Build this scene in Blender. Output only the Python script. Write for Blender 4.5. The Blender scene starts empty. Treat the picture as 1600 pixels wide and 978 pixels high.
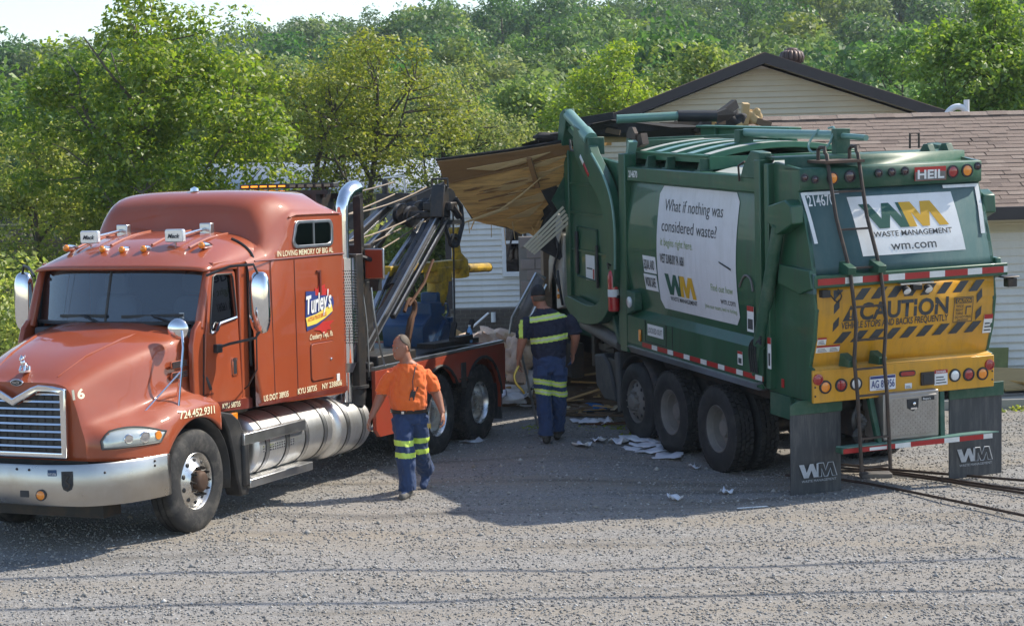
import bpy, bmesh, math, random
import numpy as np
from mathutils import Vector, Matrix
from mathutils.geometry import tessellate_polygon

# ------------------------------------------------------------------ camera, sky, sun, exposure
SC = bpy.context.scene
COL = SC.collection
cam_d = bpy.data.cameras.new("camera")
cam_d.lens = 65.82; cam_d.sensor_width = 36.0; cam_d.clip_start = 0.5; cam_d.clip_end = 4000
cam = bpy.data.objects.new("camera", cam_d); COL.objects.link(cam)
_pitch = math.radians(4.6826); _roll = math.radians(1.4804)
_f = Vector((0, math.cos(_pitch), -math.sin(_pitch))); _u = Vector((0, math.sin(_pitch), math.cos(_pitch))); _r = Vector((1, 0, 0))
_r2 = _r*math.cos(_roll) - _u*math.sin(_roll); _u2 = _u*math.cos(_roll) + _r*math.sin(_roll)
cam.matrix_world = Matrix(((_r2.x, _u2.x, -_f.x, 0), (_r2.y, _u2.y, -_f.y, 0), (_r2.z, _u2.z, -_f.z, 3.8), (0, 0, 0, 1)))
SC.camera = cam
SUN_AZ = math.atan2(0.419, 0.908); SUN_EL = math.radians(44)
sdir = Vector((math.cos(SUN_AZ)*math.cos(SUN_EL), math.sin(SUN_AZ)*math.cos(SUN_EL), math.sin(SUN_EL)))
W = bpy.data.worlds.new("World"); SC.world = W; W.use_nodes = True
nt = W.node_tree; nt.nodes.clear()
sky = nt.nodes.new("ShaderNodeTexSky"); sky.sky_type = 'NISHITA'; sky.sun_disc = False
sky.sun_elevation = SUN_EL; sky.sun_rotation = math.pi/2 - SUN_AZ
sky.air_density = 1.0; sky.dust_density = 0.5; sky.ozone_density = 1.0
bg = nt.nodes.new("ShaderNodeBackground"); bg.inputs[1].default_value = 0.122
wo = nt.nodes.new("ShaderNodeOutputWorld")
nt.links.new(sky.outputs[0], bg.inputs[0]); nt.links.new(bg.outputs[0], wo.inputs[0])
sun_d = bpy.data.lights.new("sun", 'SUN'); sun_d.energy = 3.3; sun_d.angle = math.radians(0.5); sun_d.color = (1.0, 0.93, 0.80)
sun = bpy.data.objects.new("sun", sun_d); COL.objects.link(sun)
sun.rotation_euler = sdir.to_track_quat('Z', 'Y').to_euler()
SC.view_settings.view_transform = 'Standard'; SC.view_settings.look = 'None'
SC.view_settings.exposure = 0.95; SC.view_settings.gamma = 1.0

rnd = random.Random(7)
PI = math.pi

# ------------------------------------------------------------------ materials
MATS = {}
def mat(name, col, rough=0.5, metal=0.0, var=0.12, vs=3.0, bump=0.0, bs=60.0, coat=0.0, dirt=None, da=0.35, ds=2.5, spec=0.5, rv=0.1, stretch=None, emit=0.0, sheen=0.0, streak=None, sa=0.4):
    m = bpy.data.materials.new(name); m.use_nodes = True
    t = m.node_tree; N = t.nodes; Lk = t.links
    b = N["Principled BSDF"]
    b.inputs["Metallic"].default_value = metal; b.inputs["Roughness"].default_value = rough
    b.inputs["Specular IOR Level"].default_value = spec
    if coat: b.inputs["Coat Weight"].default_value = coat; b.inputs["Coat Roughness"].default_value = 0.035
    if sheen: b.inputs["Sheen Weight"].default_value = sheen
    tc = N.new("ShaderNodeTexCoord"); src = tc.outputs["Object"]
    if stretch:
        mp = N.new("ShaderNodeMapping"); mp.inputs["Scale"].default_value = stretch; Lk.new(src, mp.inputs[0]); src = mp.outputs[0]
    n = N.new("ShaderNodeTexNoise"); n.inputs["Scale"].default_value = vs; n.inputs["Detail"].default_value = 6; n.inputs["Roughness"].default_value = 0.65
    Lk.new(src, n.inputs["Vector"])
    mx = N.new("ShaderNodeMix"); mx.data_type = 'RGBA'
    mx.inputs[6].default_value = (*[c*(1-var*1.6) for c in col], 1); mx.inputs[7].default_value = (*[min(1, c*(1+var*1.6)) for c in col], 1)
    Lk.new(n.outputs["Fac"], mx.inputs[0]); out = mx.outputs[2]
    if dirt:
        n2 = N.new("ShaderNodeTexNoise"); n2.inputs["Scale"].default_value = ds; n2.inputs["Detail"].default_value = 8; n2.inputs["Roughness"].default_value = 0.7
        Lk.new(src, n2.inputs["Vector"])
        mr = N.new("ShaderNodeMapRange"); mr.inputs[1].default_value = 0.46; mr.inputs[2].default_value = 0.72; mr.inputs[4].default_value = da
        Lk.new(n2.outputs["Fac"], mr.inputs[0])
        m2 = N.new("ShaderNodeMix"); m2.data_type = 'RGBA'; m2.inputs[7].default_value = (*dirt, 1)
        Lk.new(out, m2.inputs[6]); Lk.new(mr.outputs[0], m2.inputs[0]); out = m2.outputs[2]
    if streak:
        mp2 = N.new("ShaderNodeMapping"); mp2.inputs["Scale"].default_value = (7, 7, .55); Lk.new(tc.outputs["Object"], mp2.inputs[0])
        n3 = N.new("ShaderNodeTexNoise"); n3.inputs["Scale"].default_value = 1.6; n3.inputs["Detail"].default_value = 7; n3.inputs["Roughness"].default_value = 0.7; Lk.new(mp2.outputs[0], n3.inputs["Vector"])
        mr3 = N.new("ShaderNodeMapRange"); mr3.inputs[1].default_value = 0.50; mr3.inputs[2].default_value = 0.70; mr3.inputs[4].default_value = sa; Lk.new(n3.outputs["Fac"], mr3.inputs[0])
        m3 = N.new("ShaderNodeMix"); m3.data_type = 'RGBA'; m3.inputs[7].default_value = (*streak, 1); Lk.new(out, m3.inputs[6]); Lk.new(mr3.outputs[0], m3.inputs[0]); out = m3.outputs[2]
        n4 = N.new("ShaderNodeTexNoise"); n4.inputs["Scale"].default_value = 14; n4.inputs["Detail"].default_value = 8; n4.inputs["Roughness"].default_value = 0.75; Lk.new(tc.outputs["Object"], n4.inputs["Vector"])
        mr4 = N.new("ShaderNodeMapRange"); mr4.inputs[1].default_value = 0.66; mr4.inputs[2].default_value = 0.74; mr4.inputs[4].default_value = 0.5; Lk.new(n4.outputs["Fac"], mr4.inputs[0])
        m4 = N.new("ShaderNodeMix"); m4.data_type = 'RGBA'; m4.inputs[7].default_value = (*[min(1, c*2.2+.02) for c in streak], 1); Lk.new(out, m4.inputs[6]); Lk.new(mr4.outputs[0], m4.inputs[0]); out = m4.outputs[2]
    Lk.new(out, b.inputs["Base Color"])
    if rv:
        r = N.new("ShaderNodeMapRange"); r.inputs[3].default_value = max(0.02, rough-rv); r.inputs[4].default_value = min(1, rough+rv)
        Lk.new(n.outputs["Fac"], r.inputs[0]); Lk.new(r.outputs[0], b.inputs["Roughness"])
    if bump:
        nb = N.new("ShaderNodeTexNoise"); nb.inputs["Scale"].default_value = bs; nb.inputs["Detail"].default_value = 4
        Lk.new(src, nb.inputs["Vector"])
        bp = N.new("ShaderNodeBump"); bp.inputs["Strength"].default_value = min(1, bump); bp.inputs["Distance"].default_value = 0.02
        Lk.new(nb.outputs["Fac"], bp.inputs["Height"]); Lk.new(bp.outputs[0], b.inputs["Normal"])
    if emit:
        b.inputs["Emission Strength"].default_value = emit; b.inputs["Emission Color"].default_value = (*col, 1)
    MATS[name] = m
    return m
def glass(name, tint, rough=0.02, refl=1.0):
    m = bpy.data.materials.new(name); m.use_nodes = True; t = m.node_tree; N = t.nodes; N.clear()
    o = N.new("ShaderNodeOutputMaterial"); tr = N.new("ShaderNodeBsdfTransparent"); tr.inputs[0].default_value = (*tint, 1)
    g = N.new("ShaderNodeBsdfGlossy"); g.inputs["Roughness"].default_value = rough; g.inputs[0].default_value = (0.95, 0.97, 1, 1)
    fr = N.new("ShaderNodeFresnel"); fr.inputs[0].default_value = 1.75
    mm = N.new("ShaderNodeMath"); mm.operation = 'MULTIPLY'; mm.inputs[1].default_value = refl
    mx = N.new("ShaderNodeMixShader"); t.links.new(fr.outputs[0], mm.inputs[0]); t.links.new(mm.outputs[0], mx.inputs[0])
    t.links.new(tr.outputs[0], mx.inputs[1]); t.links.new(g.outputs[0], mx.inputs[2]); t.links.new(mx.outputs[0], o.inputs[0])
    MATS[name] = m; return m
def leafmat(name, c1, c2, c3, trans=0.45):
    m = bpy.data.materials.new(name); m.use_nodes = True; t = m.node_tree; N = t.nodes; N.clear(); Lk = t.links
    o = N.new("ShaderNodeOutputMaterial"); ge = N.new("ShaderNodeNewGeometry"); rp = N.new("ShaderNodeValToRGB")
    oi = N.new("ShaderNodeObjectInfo")
    rp.color_ramp.elements[0].color = (*c1, 1); rp.color_ramp.elements[1].color = (*c3, 1)
    e = rp.color_ramp.elements.new(0.5); e.color = (*c2, 1)
    Lk.new(ge.outputs["Random Per Island"], rp.inputs[0])
    hs = N.new("ShaderNodeHueSaturation")
    for i, (a, b_) in ((0, (0.485, 0.515)), (1, (0.85, 1.1)), (2, (0.8, 1.2))):
        r = N.new("ShaderNodeMapRange"); r.inputs[3].default_value = a; r.inputs[4].default_value = b_
        mu = N.new("ShaderNodeMath"); mu.operation = 'MULTIPLY_ADD'; mu.inputs[1].default_value = (1.0, 7.3, 3.7)[i]; mu.inputs[2].default_value = 0.13*i
        fr = N.new("ShaderNodeMath"); fr.operation = 'FRACT'
        Lk.new(oi.outputs["Random"], mu.inputs[0]); Lk.new(mu.outputs[0], fr.inputs[0]); Lk.new(fr.outputs[0], r.inputs[0]); Lk.new(r.outputs[0], hs.inputs[i])
    Lk.new(rp.outputs[0], hs.inputs["Color"])
    d = N.new("ShaderNodeBsdfDiffuse"); tl = N.new("ShaderNodeBsdfTranslucent"); gl = N.new("ShaderNodeBsdfGlossy"); gl.inputs["Roughness"].default_value = 0.5
    Lk.new(hs.outputs[0], d.inputs[0]); Lk.new(hs.outputs[0], tl.inputs[0])
    mx = N.new("ShaderNodeMixShader"); mx.inputs[0].default_value = trans; Lk.new(d.outputs[0], mx.inputs[1]); Lk.new(tl.outputs[0], mx.inputs[2])
    m2 = N.new("ShaderNodeMixShader"); m2.inputs[0].default_value = 0.05; Lk.new(mx.outputs[0], m2.inputs[1]); Lk.new(gl.outputs[0], m2.inputs[2])
    Lk.new(m2.outputs[0], o.inputs[0]); MATS[name] = m; return m

DUST = (0.30, 0.27, 0.23)
mat('red_paint', (0.33, 0.064, 0.020), 0.5, 0.0, 0.08, 2.0, spec=0.25, coat=1.0, dirt=(0.30, 0.15, 0.10), da=0.22, ds=1.9)
mat('red_panel', (0.34, 0.050, 0.022), 0.42, 0.1, 0.12, 3, coat=0.3, dirt=(0.20, 0.09, 0.05), da=0.4)
mat('maroon', (0.16, 0.028, 0.018), 0.4, 0.1, 0.1, 3, coat=0.3, dirt=DUST, da=0.2)
mat('chrome', (0.78, 0.78, 0.79), 0.07, 1.0, 0.03, 3, rv=0.04)
mat('bumper_steel', (0.50, 0.485, 0.46), 0.30, 1.0, 0.10, 4, rv=0.1, dirt=(0.42, 0.37, 0.31), da=0.55, ds=3.0, bump=0.06, bs=6)
mat('aluminium', (0.62, 0.62, 0.62), 0.34, 1.0, 0.08, 6, rv=0.12, dirt=(0.35, 0.32, 0.28), da=0.35)
mat('tank_metal', (0.80, 0.80, 0.79), 0.36, 0.92, 0.06, 3, rv=0.1, dirt=(0.40, 0.35, 0.29), da=0.45, ds=3.5)
mat('rim_metal', (0.66, 0.65, 0.63), 0.28, 1.0, 0.1, 8, rv=0.1, dirt=(0.26, 0.23, 0.2), da=0.5, ds=9)
mat('rim_dusty', (0.20, 0.185, 0.17), 0.7, 0.2, 0.2, 8, dirt=DUST, da=0.5, ds=6)
mat('tyre_rubber', (0.030, 0.030, 0.031), 0.75, 0, 0.2, 8, bump=0.15, bs=80, dirt=(0.17, 0.155, 0.135), da=0.55, ds=5, spec=0.3)
mat('tyre_clean', (0.026, 0.027, 0.029), 0.68, 0, 0.2, 8, bump=0.15, bs=80, dirt=(0.09, 0.085, 0.08), da=0.5, ds=6, spec=0.3)
mat('black_plastic', (0.02, 0.02, 0.021), 0.5, 0, 0.15, 5, dirt=DUST, da=0.18)
mat('flap_rubber', (0.050, 0.054, 0.060), 0.6, 0, 0.25, 3, stretch=(1, 6, 0.8), dirt=(0.16, 0.15, 0.14), da=0.55, ds=3)
mat('dark_steel', (0.045, 0.044, 0.044), 0.5, 0.6, 0.2, 6, dirt=(0.16, 0.10, 0.06), da=0.45, ds=5)
mat('boom_steel', (0.055, 0.057, 0.064), 0.32, 0.55, 0.3, 5, dirt=(0.20, 0.15, 0.11), da=0.5, ds=6)
mat('boom_edge', (0.50, 0.52, 0.55), 0.35, 0.8, 0.15, 8, dirt=(0.2, 0.14, 0.1), da=0.5, ds=8)
mat('rust', (0.115, 0.052, 0.026), 0.8, 0.2, 0.35, 9, bump=0.2, bs=90)
mat('hub_rust', (0.085, 0.050, 0.034), 0.7, 0.4, 0.35, 9)
mat('wire_rope', (0.24, 0.19, 0.14), 0.5, 0.6, 0.2, 30)
mat('tow_rope', (0.06, 0.040, 0.030), 0.6, 0.4, 0.3, 20)
mat('blue_steel', (0.014, 0.058, 0.145), 0.45, 0.1, 0.15, 5, dirt=(0.05, 0.06, 0.08), da=0.6, ds=4)
mat('yellow_worn', (0.50, 0.31, 0.018), 0.55, 0.0, 0.25, 9, dirt=(0.05, 0.04, 0.025), da=1.0, ds=7)
mat('chain_gold', (0.62, 0.42, 0.08), 0.4, 0.5, 0.2, 9)
mat('cream_letter', (0.80, 0.74, 0.50), 0.5, var=0.05)
mat('white_decal', (0.78, 0.78, 0.77), 0.5, 0, 0.05, 5, dirt=(0.40, 0.37, 0.33), da=0.22, ds=3)
mat('ad_white', (0.66, 0.66, 0.68), 0.45, 0, 0.05, 3, streak=(0.48, 0.48, 0.46), sa=0.4, dirt=(0.42, 0.42, 0.40), da=0.30, ds=2)
mat('ink_black', (0.022, 0.024, 0.028), 0.5, var=0.1)
mat('ink_grey', (0.045, 0.05, 0.055), 0.5, var=0.1)
mat('ink_green', (0.012, 0.085, 0.055), 0.5, var=0.05)
mat('ink_lime', (0.25, 0.33, 0.12), 0.5, var=0.05)
mat('ink_gold', (0.62, 0.35, 0.015), 0.5, var=0.05)
mat('ink_blue', (0.03, 0.05, 0.20), 0.5, var=0.05)
mat('ink_red', (0.50, 0.03, 0.025), 0.5, var=0.05)
mat('logo_yellow', (0.85, 0.62, 0.10), 0.5, var=0.05)
mat('stencil_white', (0.72, 0.72, 0.70), 0.6, 0, 0.1, 20)
mat('flap_print', (0.45, 0.47, 0.50), 0.6, 0, 0.2, 20)
mat('amber_lens', (0.85, 0.26, 0.015), 0.15, 0, 0.1, 12, coat=1.0)
mat('red_lens', (0.34, 0.012, 0.014), 0.15, 0, 0.1, 12, coat=1.0)
mat('dark_lens', (0.05, 0.012, 0.018), 0.15, 0, 0.1, 12, coat=1.0)
mat('white_lens', (0.72, 0.74, 0.76), 0.12, 0.2, 0.08, 20, coat=1.0)
mat('headlight_lens', (0.55, 0.58, 0.54), 0.16, 0.45, 0.12, 10, coat=1.0)
mat('amber_lit', (1.0, 0.30, 0.02), 0.3, emit=0.9)
mat('mirror', (0.9, 0.9, 0.9), 0.02, 1.0, 0.01, rv=0)
mat('interior', (0.075, 0.075, 0.082), 0.8, var=0.2)
mat('seat_cloth', (0.13, 0.13, 0.14), 0.9, var=0.2)
mat('green_paint', (0.014, 0.086, 0.041), 0.4, 0.0, 0.14, 2.5, coat=0.25, dirt=(0.055, 0.115, 0.075), da=0.6, ds=2.6, stretch=(1, 1, 0.35), streak=(0.030, 0.052, 0.036), sa=0.7)
mat('green_worn', (0.018, 0.085, 0.050), 0.5, 0.0, 0.2, 4, dirt=(0.16, 0.17, 0.13), da=0.45, ds=4)
mat('green_bright', (0.030, 0.145, 0.075), 0.4, 0.0, 0.12, 3, dirt=(0.12, 0.17, 0.13), da=0.35, ds=3)
mat('teal_faded', (0.045, 0.105, 0.108), 0.5, 0, 0.12, 2, streak=(0.10, 0.145, 0.14), sa=0.5, dirt=(0.12, 0.17, 0.165), da=0.45, ds=2.2, stretch=(1, 1, 0.5))
mat('pale_green', (0.16, 0.30, 0.25), 0.35, 0.1, 0.12, 5, dirt=(0.25, 0.28, 0.25), da=0.4)
mat('roof_dust_lit', (0.42, 0.44, 0.40), 0.65, 0, 0.15, 2, dirt=(0.20, 0.30, 0.25), da=0.3, ds=2)  # dusty top surfaces, their sky-lit brightness mixed into the pale colour
mat('yellow_paint', (0.66, 0.315, 0.012), 0.42, 0, 0.06, 2.5, coat=0.2, streak=(0.36, 0.19, 0.03), sa=0.45, dirt=(0.40, 0.23, 0.06), da=0.45, ds=2.2)
mat('ladder_steel', (0.060, 0.048, 0.042), 0.6, 0.4, 0.25, 9, dirt=(0.15, 0.10, 0.07), da=0.5, ds=7)
mat('grey_pipe', (0.16, 0.15, 0.145), 0.6, 0.3, 0.2, 6, dirt=DUST, da=0.4)
mat('diamond_plate', (0.38, 0.36, 0.34), 0.4, 0.7, 0.1, 6, dirt=(0.25, 0.22, 0.19), da=0.5)
mat('cab_white', (0.52, 0.50, 0.46), 0.5, 0, 0.1, 4, dirt=(0.25, 0.22, 0.18), da=0.5)
mat('plywood', (0.70, 0.40, 0.145), 0.75, 0, 0.34, 2.2, bump=0.2, bs=30, stretch=(0.6, 4, 6), dirt=(0.17, 0.09, 0.04), da=0.75, ds=3.0)
mat('plywood_dark', (0.27, 0.150, 0.060), 0.8, 0, 0.3, 2.5, bump=0.2, bs=30, stretch=(0.6, 4, 6), dirt=(0.08, 0.05, 0.03), da=0.6)
mat('lumber', (0.52, 0.36, 0.17), 0.75, 0, 0.18, 3, bump=0.1, bs=40, stretch=(0.5, 5, 5), dirt=(0.30, 0.20, 0.10), da=0.4)
mat('lumber_old', (0.16, 0.11, 0.07), 0.85, 0, 0.25, 4, stretch=(0.5, 5, 5), dirt=(0.07, 0.05, 0.035), da=0.5)
mat('felt', (0.028, 0.027, 0.028), 0.85, 0, 0.3, 4, bump=0.2, bs=40)
mat('siding', (0.78, 0.76, 0.72), 0.55, 0, 0.05, 1.5, dirt=(0.56, 0.54, 0.49), da=0.35, ds=1.2, streak=(0.60, 0.575, 0.52), sa=0.35)
mat('siding_cream', (0.62, 0.56, 0.42), 0.55, 0, 0.05, 1.5, dirt=(0.45, 0.40, 0.30), da=0.25, ds=1.2)
mat('fascia', (0.040, 0.033, 0.034), 0.5, 0, 0.12, 2)
mat('shingle', (0.215, 0.158, 0.126), 0.9, 0, 0.22, 14, bump=0.5, bs=160)
mat('shingle_b', (0.155, 0.112, 0.090), 0.9, 0, 0.22, 14, bump=0.5, bs=160)
mat('shingle_c', (0.260, 0.198, 0.160), 0.9, 0, 0.22, 14, bump=0.5, bs=160)
mat('brick_a', (0.115, 0.095, 0.080), 0.9, 0, 0.2, 8, bump=0.3, bs=60)
mat('mortar', (0.22, 0.20, 0.175), 0.9, 0, 0.15, 8)
mat('block_stone', (0.26, 0.215, 0.19), 0.9, 0, 0.15, 6, bump=0.4, bs=50)
mat('concrete', (0.36, 0.345, 0.31), 0.9, 0, 0.12, 1.5, bump=0.2, bs=40, dirt=(0.24, 0.22, 0.19), da=0.5, ds=1.5)
mat('pvc_white', (0.80, 0.80, 0.80), 0.35, var=0.04)
mat('brown_metal', (0.10, 0.065, 0.055), 0.5, 0.3, 0.2, 6)
mat('shed_roof', (0.46, 0.47, 0.49), 0.4, 0.5, 0.08, 1)
mat('shed_wall', (0.20, 0.20, 0.195), 0.7, 0, 0.15, 1)
mat('fence_wood', (0.20, 0.165, 0.14), 0.85, 0, 0.25, 2, stretch=(3, 3, 0.4))
mat('insulation', (0.78, 0.54, 0.42), 0.95, 0, 0.25, 9, bump=0.8, bs=30, dirt=(0.60, 0.42, 0.17), da=0.85, ds=4)
mat('paper', (0.80, 0.80, 0.84), 0.8, 0, 0.03, 9, bump=0.1, bs=9)
mat('blue_plastic', (0.04, 0.16, 0.42), 0.25, 0, 0.25, 14, bump=0.6, bs=22)
mat('bottle_blue', (0.20, 0.42, 0.72), 0.15, 0, 0.1, 10)
mat('bark', (0.085, 0.070, 0.055), 0.9, 0, 0.3, 8, bump=0.5, bs=25)
mat('bark_pale', (0.145, 0.125, 0.10), 0.9, 0, 0.3, 8, bump=0.5, bs=25)
mat('skin', (0.36, 0.160, 0.098), 0.55, 0, 0.1, 12, dirt=(0.33, 0.115, 0.07), da=0.5, ds=7)
mat('eye_white', (0.42, 0.38, 0.35), 0.3, var=0.05)
mat('hair_grey', (0.115, 0.085, 0.060), 0.7, 0, 0.3, 40)
mat('cap_black', (0.018, 0.019, 0.022), 0.85, 0, 0.2, 20)
mat('orange_cloth', (0.90, 0.165, 0.026), 0.85, 0, 0.10, 6, bump=0.35, bs=9, dirt=(0.52, 0.09, 0.025), da=0.35, ds=6, sheen=0.2)
mat('navy_cloth', (0.014, 0.018, 0.040), 0.85, 0, 0.2, 6, bump=0.4, bs=10)
mat('jeans_blue', (0.026, 0.052, 0.130), 0.85, 0, 0.25, 7, bump=0.45, bs=11, sheen=0.1)
mat('lime_tape', (0.62, 0.80, 0.12), 0.5, 0, 0.08, 14)
mat('silver_tape', (0.62, 0.68, 0.45), 0.4, 0, 0.08, 14)
mat('boot_black', (0.022, 0.020, 0.018), 0.6, 0, 0.3, 12, dirt=DUST, da=0.4, ds=9)
mat('boot_grey', (0.10, 0.095, 0.09), 0.7, 0, 0.3, 12, dirt=DUST, da=0.5, ds=9)
mat('leather', (0.022, 0.016, 0.013), 0.5)
mat('extinguisher_red', (0.46, 0.018, 0.022), 0.25, 0, 0.06, 5, coat=0.7)
mat('plate_white', (0.80, 0.80, 0.82), 0.4, var=0.03)
mat('ladder_grip', (0.10, 0.065, 0.045), 0.8, var=0.3)
mat('tape_red', (0.40, 0.022, 0.022), 0.35, 0, 0.1, 12)
mat('tape_white', (0.74, 0.74, 0.72), 0.35, 0, 0.08, 12, dirt=(0.42, 0.38, 0.32), da=0.3, ds=5)
glass('wind_glass', (0.60, 0.68, 0.74), 0.015, 1.6)
glass('dark_glass', (0.06, 0.07, 0.075), 0.02, 0.8)
glass('house_glass', (0.10, 0.13, 0.15), 0.02, 1.0)

# ------------------------------------------------------------------ mesh helpers
class MB:
    def __init__(s): s.v = []; s.f = []; s.m = []
    def add(s, vs, fs, mi=0):
        o = len(s.v); s.v += [tuple(p) for p in vs]; s.f += [tuple(i+o for i in f) for f in fs]; s.m += [mi]*len(fs); return s
    def box(s, x0, x1, y0, y1, z0, z1, mi=0):
        vs = [(x, y, z) for x in (x0, x1) for y in (y0, y1) for z in (z0, z1)]
        return s.add(vs, [(0, 1, 3, 2), (4, 6, 7, 5), (0, 4, 5, 1), (2, 3, 7, 6), (0, 2, 6, 4), (1, 5, 7, 3)], mi)
    def bar(s, p, q, w, h, up=(0, 0, 1), mi=0):
        p = Vector(p); q = Vector(q); d = (q-p).normalized(); u = Vector(up)
        if abs(d.dot(u)) > 0.98: u = Vector((1, 0, 0))
        a = d.cross(u).normalized(); b = a.cross(d).normalized()
        vs = [c+a*i*w/2+b*j*h/2 for c in (p, q) for i in (-1, 1) for j in (-1, 1)]
        return s.add(vs, [(0, 1, 3, 2), (4, 6, 7, 5), (0, 4, 5, 1), (2, 3, 7, 6), (0, 2, 6, 4), (1, 5, 7, 3)], mi)
    def tube(s, pts, r, n=8, mi=0, cap=True):
        pts = [Vector(p) for p in pts]; rs = r if isinstance(r, (list, tuple)) else [r]*len(pts)
        rings = []; a = None
        for i, p in enumerate(pts):
            d = (pts[min(i+1, len(pts)-1)]-pts[max(i-1, 0)]).normalized()
            if a is None:
                u = Vector((0, 0, 1)) if abs(d.z) < 0.9 else Vector((1, 0, 0)); a = d.cross(u).normalized()
            else: a = (a-d*a.dot(d)).normalized()
            b = d.cross(a)
            rings.append([p+(a*math.cos(2*PI*k/n)+b*math.sin(2*PI*k/n))*rs[i] for k in range(n)])
        return s.loft(rings, True, cap, mi)
    def cyl(s, p, q, r0, r1=None, n=16, mi=0, cap=True): return s.tube([p, q], [r0, r0 if r1 is None else r1], n, mi, cap)
    def loft(s, rings, closed=False, cap=False, mi=0):
        n = len(rings[0]); vs = [p for r in rings for p in r]; fs = []
        for i in range(len(rings)-1):
            for k in range(n if closed else n-1):
                k2 = (k+1) % n
                fs.append((i*n+k, i*n+k2, (i+1)*n+k2, (i+1)*n+k))
        if cap: fs += [tuple(range(n-1, -1, -1)), tuple(range((len(rings)-1)*n, len(rings)*n))]
        return s.add(vs, fs, mi)
    def lathe(s, prof, o, ax, n=32, mi=0, closed=False):
        o = Vector(o); ax = Vector(ax).normalized(); u = ax.orthogonal().normalized(); w = ax.cross(u)
        pr = list(prof)+([prof[0]] if closed else [])
        return s.loft([[o+ax*h+(u*math.cos(2*PI*k/n)+w*math.sin(2*PI*k/n))*r for k in range(n)] for h, r in pr], True, False, mi)
    def prism(s, outer, to3, d, holes=(), mi=0):
        """outline (2-D) extruded by vector d; to3 maps 2-D to 3-D"""
        polys = [list(outer)]+[list(h) for h in holes]
        d = Vector(d); flat = [p for pl in polys for p in pl]
        P3 = [Vector(to3(*p)) for p in flat]
        if holes: tris = tessellate_polygon([[Vector((p[0], p[1], 0)) for p in pl] for pl in polys])
        else: tris = [tuple(range(len(flat)))]
        n = len(flat); vs = P3+[p+d for p in P3]
        fs = [tuple(t) for t in tris]+[tuple(i+n for i in reversed(t)) for t in tris]
        o = 0
        for pl in polys:
            m = len(pl)
            for i in range(m): a = o+i; b = o+(i+1) % m; fs.append((a, b, b+n, a+n))
            o += m
        return s.add(vs, fs, mi)
    def sphere(s, c, r, nu=14, nv=8, mi=0, sc=(1, 1, 1)):
        rings = [[(c[0]+sc[0]*r*math.sin(PI*j/nv)*math.cos(2*PI*i/nu), c[1]+sc[1]*r*math.sin(PI*j/nv)*math.sin(2*PI*i/nu), c[2]+sc[2]*r*math.cos(PI*j/nv)) for i in range(nu)] for j in range(nv+1)]
        return s.loft(rings, True, False, mi)
    def build(s, name, mats, parent=None, bevel=0.0, ang=38, seg=2, solid=0.0):
        me = bpy.data.meshes.new(name); me.from_pydata(s.v, [], s.f)
        bm = bmesh.new(); bm.from_mesh(me); bmesh.ops.remove_doubles(bm, verts=bm.verts, dist=1e-5)
        for f, i in zip(bm.faces, s.m) if len(bm.faces) == len(s.m) else (): f.material_index = i
        bmesh.ops.recalc_face_normals(bm, faces=bm.faces); bm.to_mesh(me); bm.free()
        if len(me.polygons) == len(s.m): me.polygons.foreach_set("material_index", s.m)
        if isinstance(mats, str): mats = [mats]
        for m in mats: me.materials.append(MATS[m])
        if ang is not None:
            me.polygons.foreach_set("use_smooth", [True]*len(me.polygons)); me.set_sharp_from_angle(angle=math.radians(ang))
        o = bpy.data.objects.new(name, me); COL.objects.link(o)
        if parent: o.parent = parent
        if solid:
            md = o.modifiers.new("solid", 'SOLIDIFY'); md.thickness = solid; md.offset = -1
        if bevel:
            md = o.modifiers.new("bevel", 'BEVEL'); md.width = bevel; md.segments = seg; md.limit_method = 'ANGLE'; md.angle_limit = math.radians(40); md.harden_normals = False
        return o
def np_mesh(name, verts, faces, mats, parent=None, smooth=False, fmat=None):
    """verts Nx3, faces MxK, one array"""
    me = bpy.data.meshes.new(name); verts = np.asarray(verts, np.float32); faces = np.asarray(faces, np.int32)
    k = faces.shape[1]
    me.vertices.add(len(verts)); me.vertices.foreach_set("co", verts.ravel())
    me.loops.add(faces.size); me.loops.foreach_set("vertex_index", faces.ravel())
    me.polygons.add(len(faces)); me.polygons.foreach_set("loop_start", np.arange(0, faces.size, k, dtype=np.int32))
    if smooth: me.polygons.foreach_set("use_smooth", np.ones(len(faces), bool))
    if fmat is not None: me.polygons.foreach_set("material_index", np.asarray(fmat, np.int32))
    for m in ([mats] if isinstance(mats, str) else mats): me.materials.append(MATS[m])
    me.update(); me.validate()
    o = bpy.data.objects.new(name, me); COL.objects.link(o)
    if parent: o.parent = parent
    return o
def tag(o, label=None, cat=None, group=None, kind=None):
    if label: o['label'] = label
    if cat: o['category'] = cat
    if group: o['group'] = group
    if kind: o['kind'] = kind
    return o
def empty(name, loc=(0, 0, 0), rz=0.0, M=None):
    o = bpy.data.objects.new(name, None); COL.objects.link(o); o.empty_display_size = 0.2
    if M is not None: o.matrix_world = M
    else: o.location = loc; o.rotation_euler = (0, 0, rz)
    return o
def dup(o, loc, rz=None, label=None, group=None, scale=None):
    c = o.copy(); COL.objects.link(c); c.location = loc
    if rz is not None: c.rotation_euler = (c.rotation_euler[0], c.rotation_euler[1], rz)
    if scale: c.scale = scale
    if label: c['label'] = label
    if group: c['group'] = group
    for ch in o.children:
        k = ch.copy(); COL.objects.link(k); k.parent = c
        for g in ch.children:
            h = g.copy(); COL.objects.link(h); h.parent = k
    return c
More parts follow.
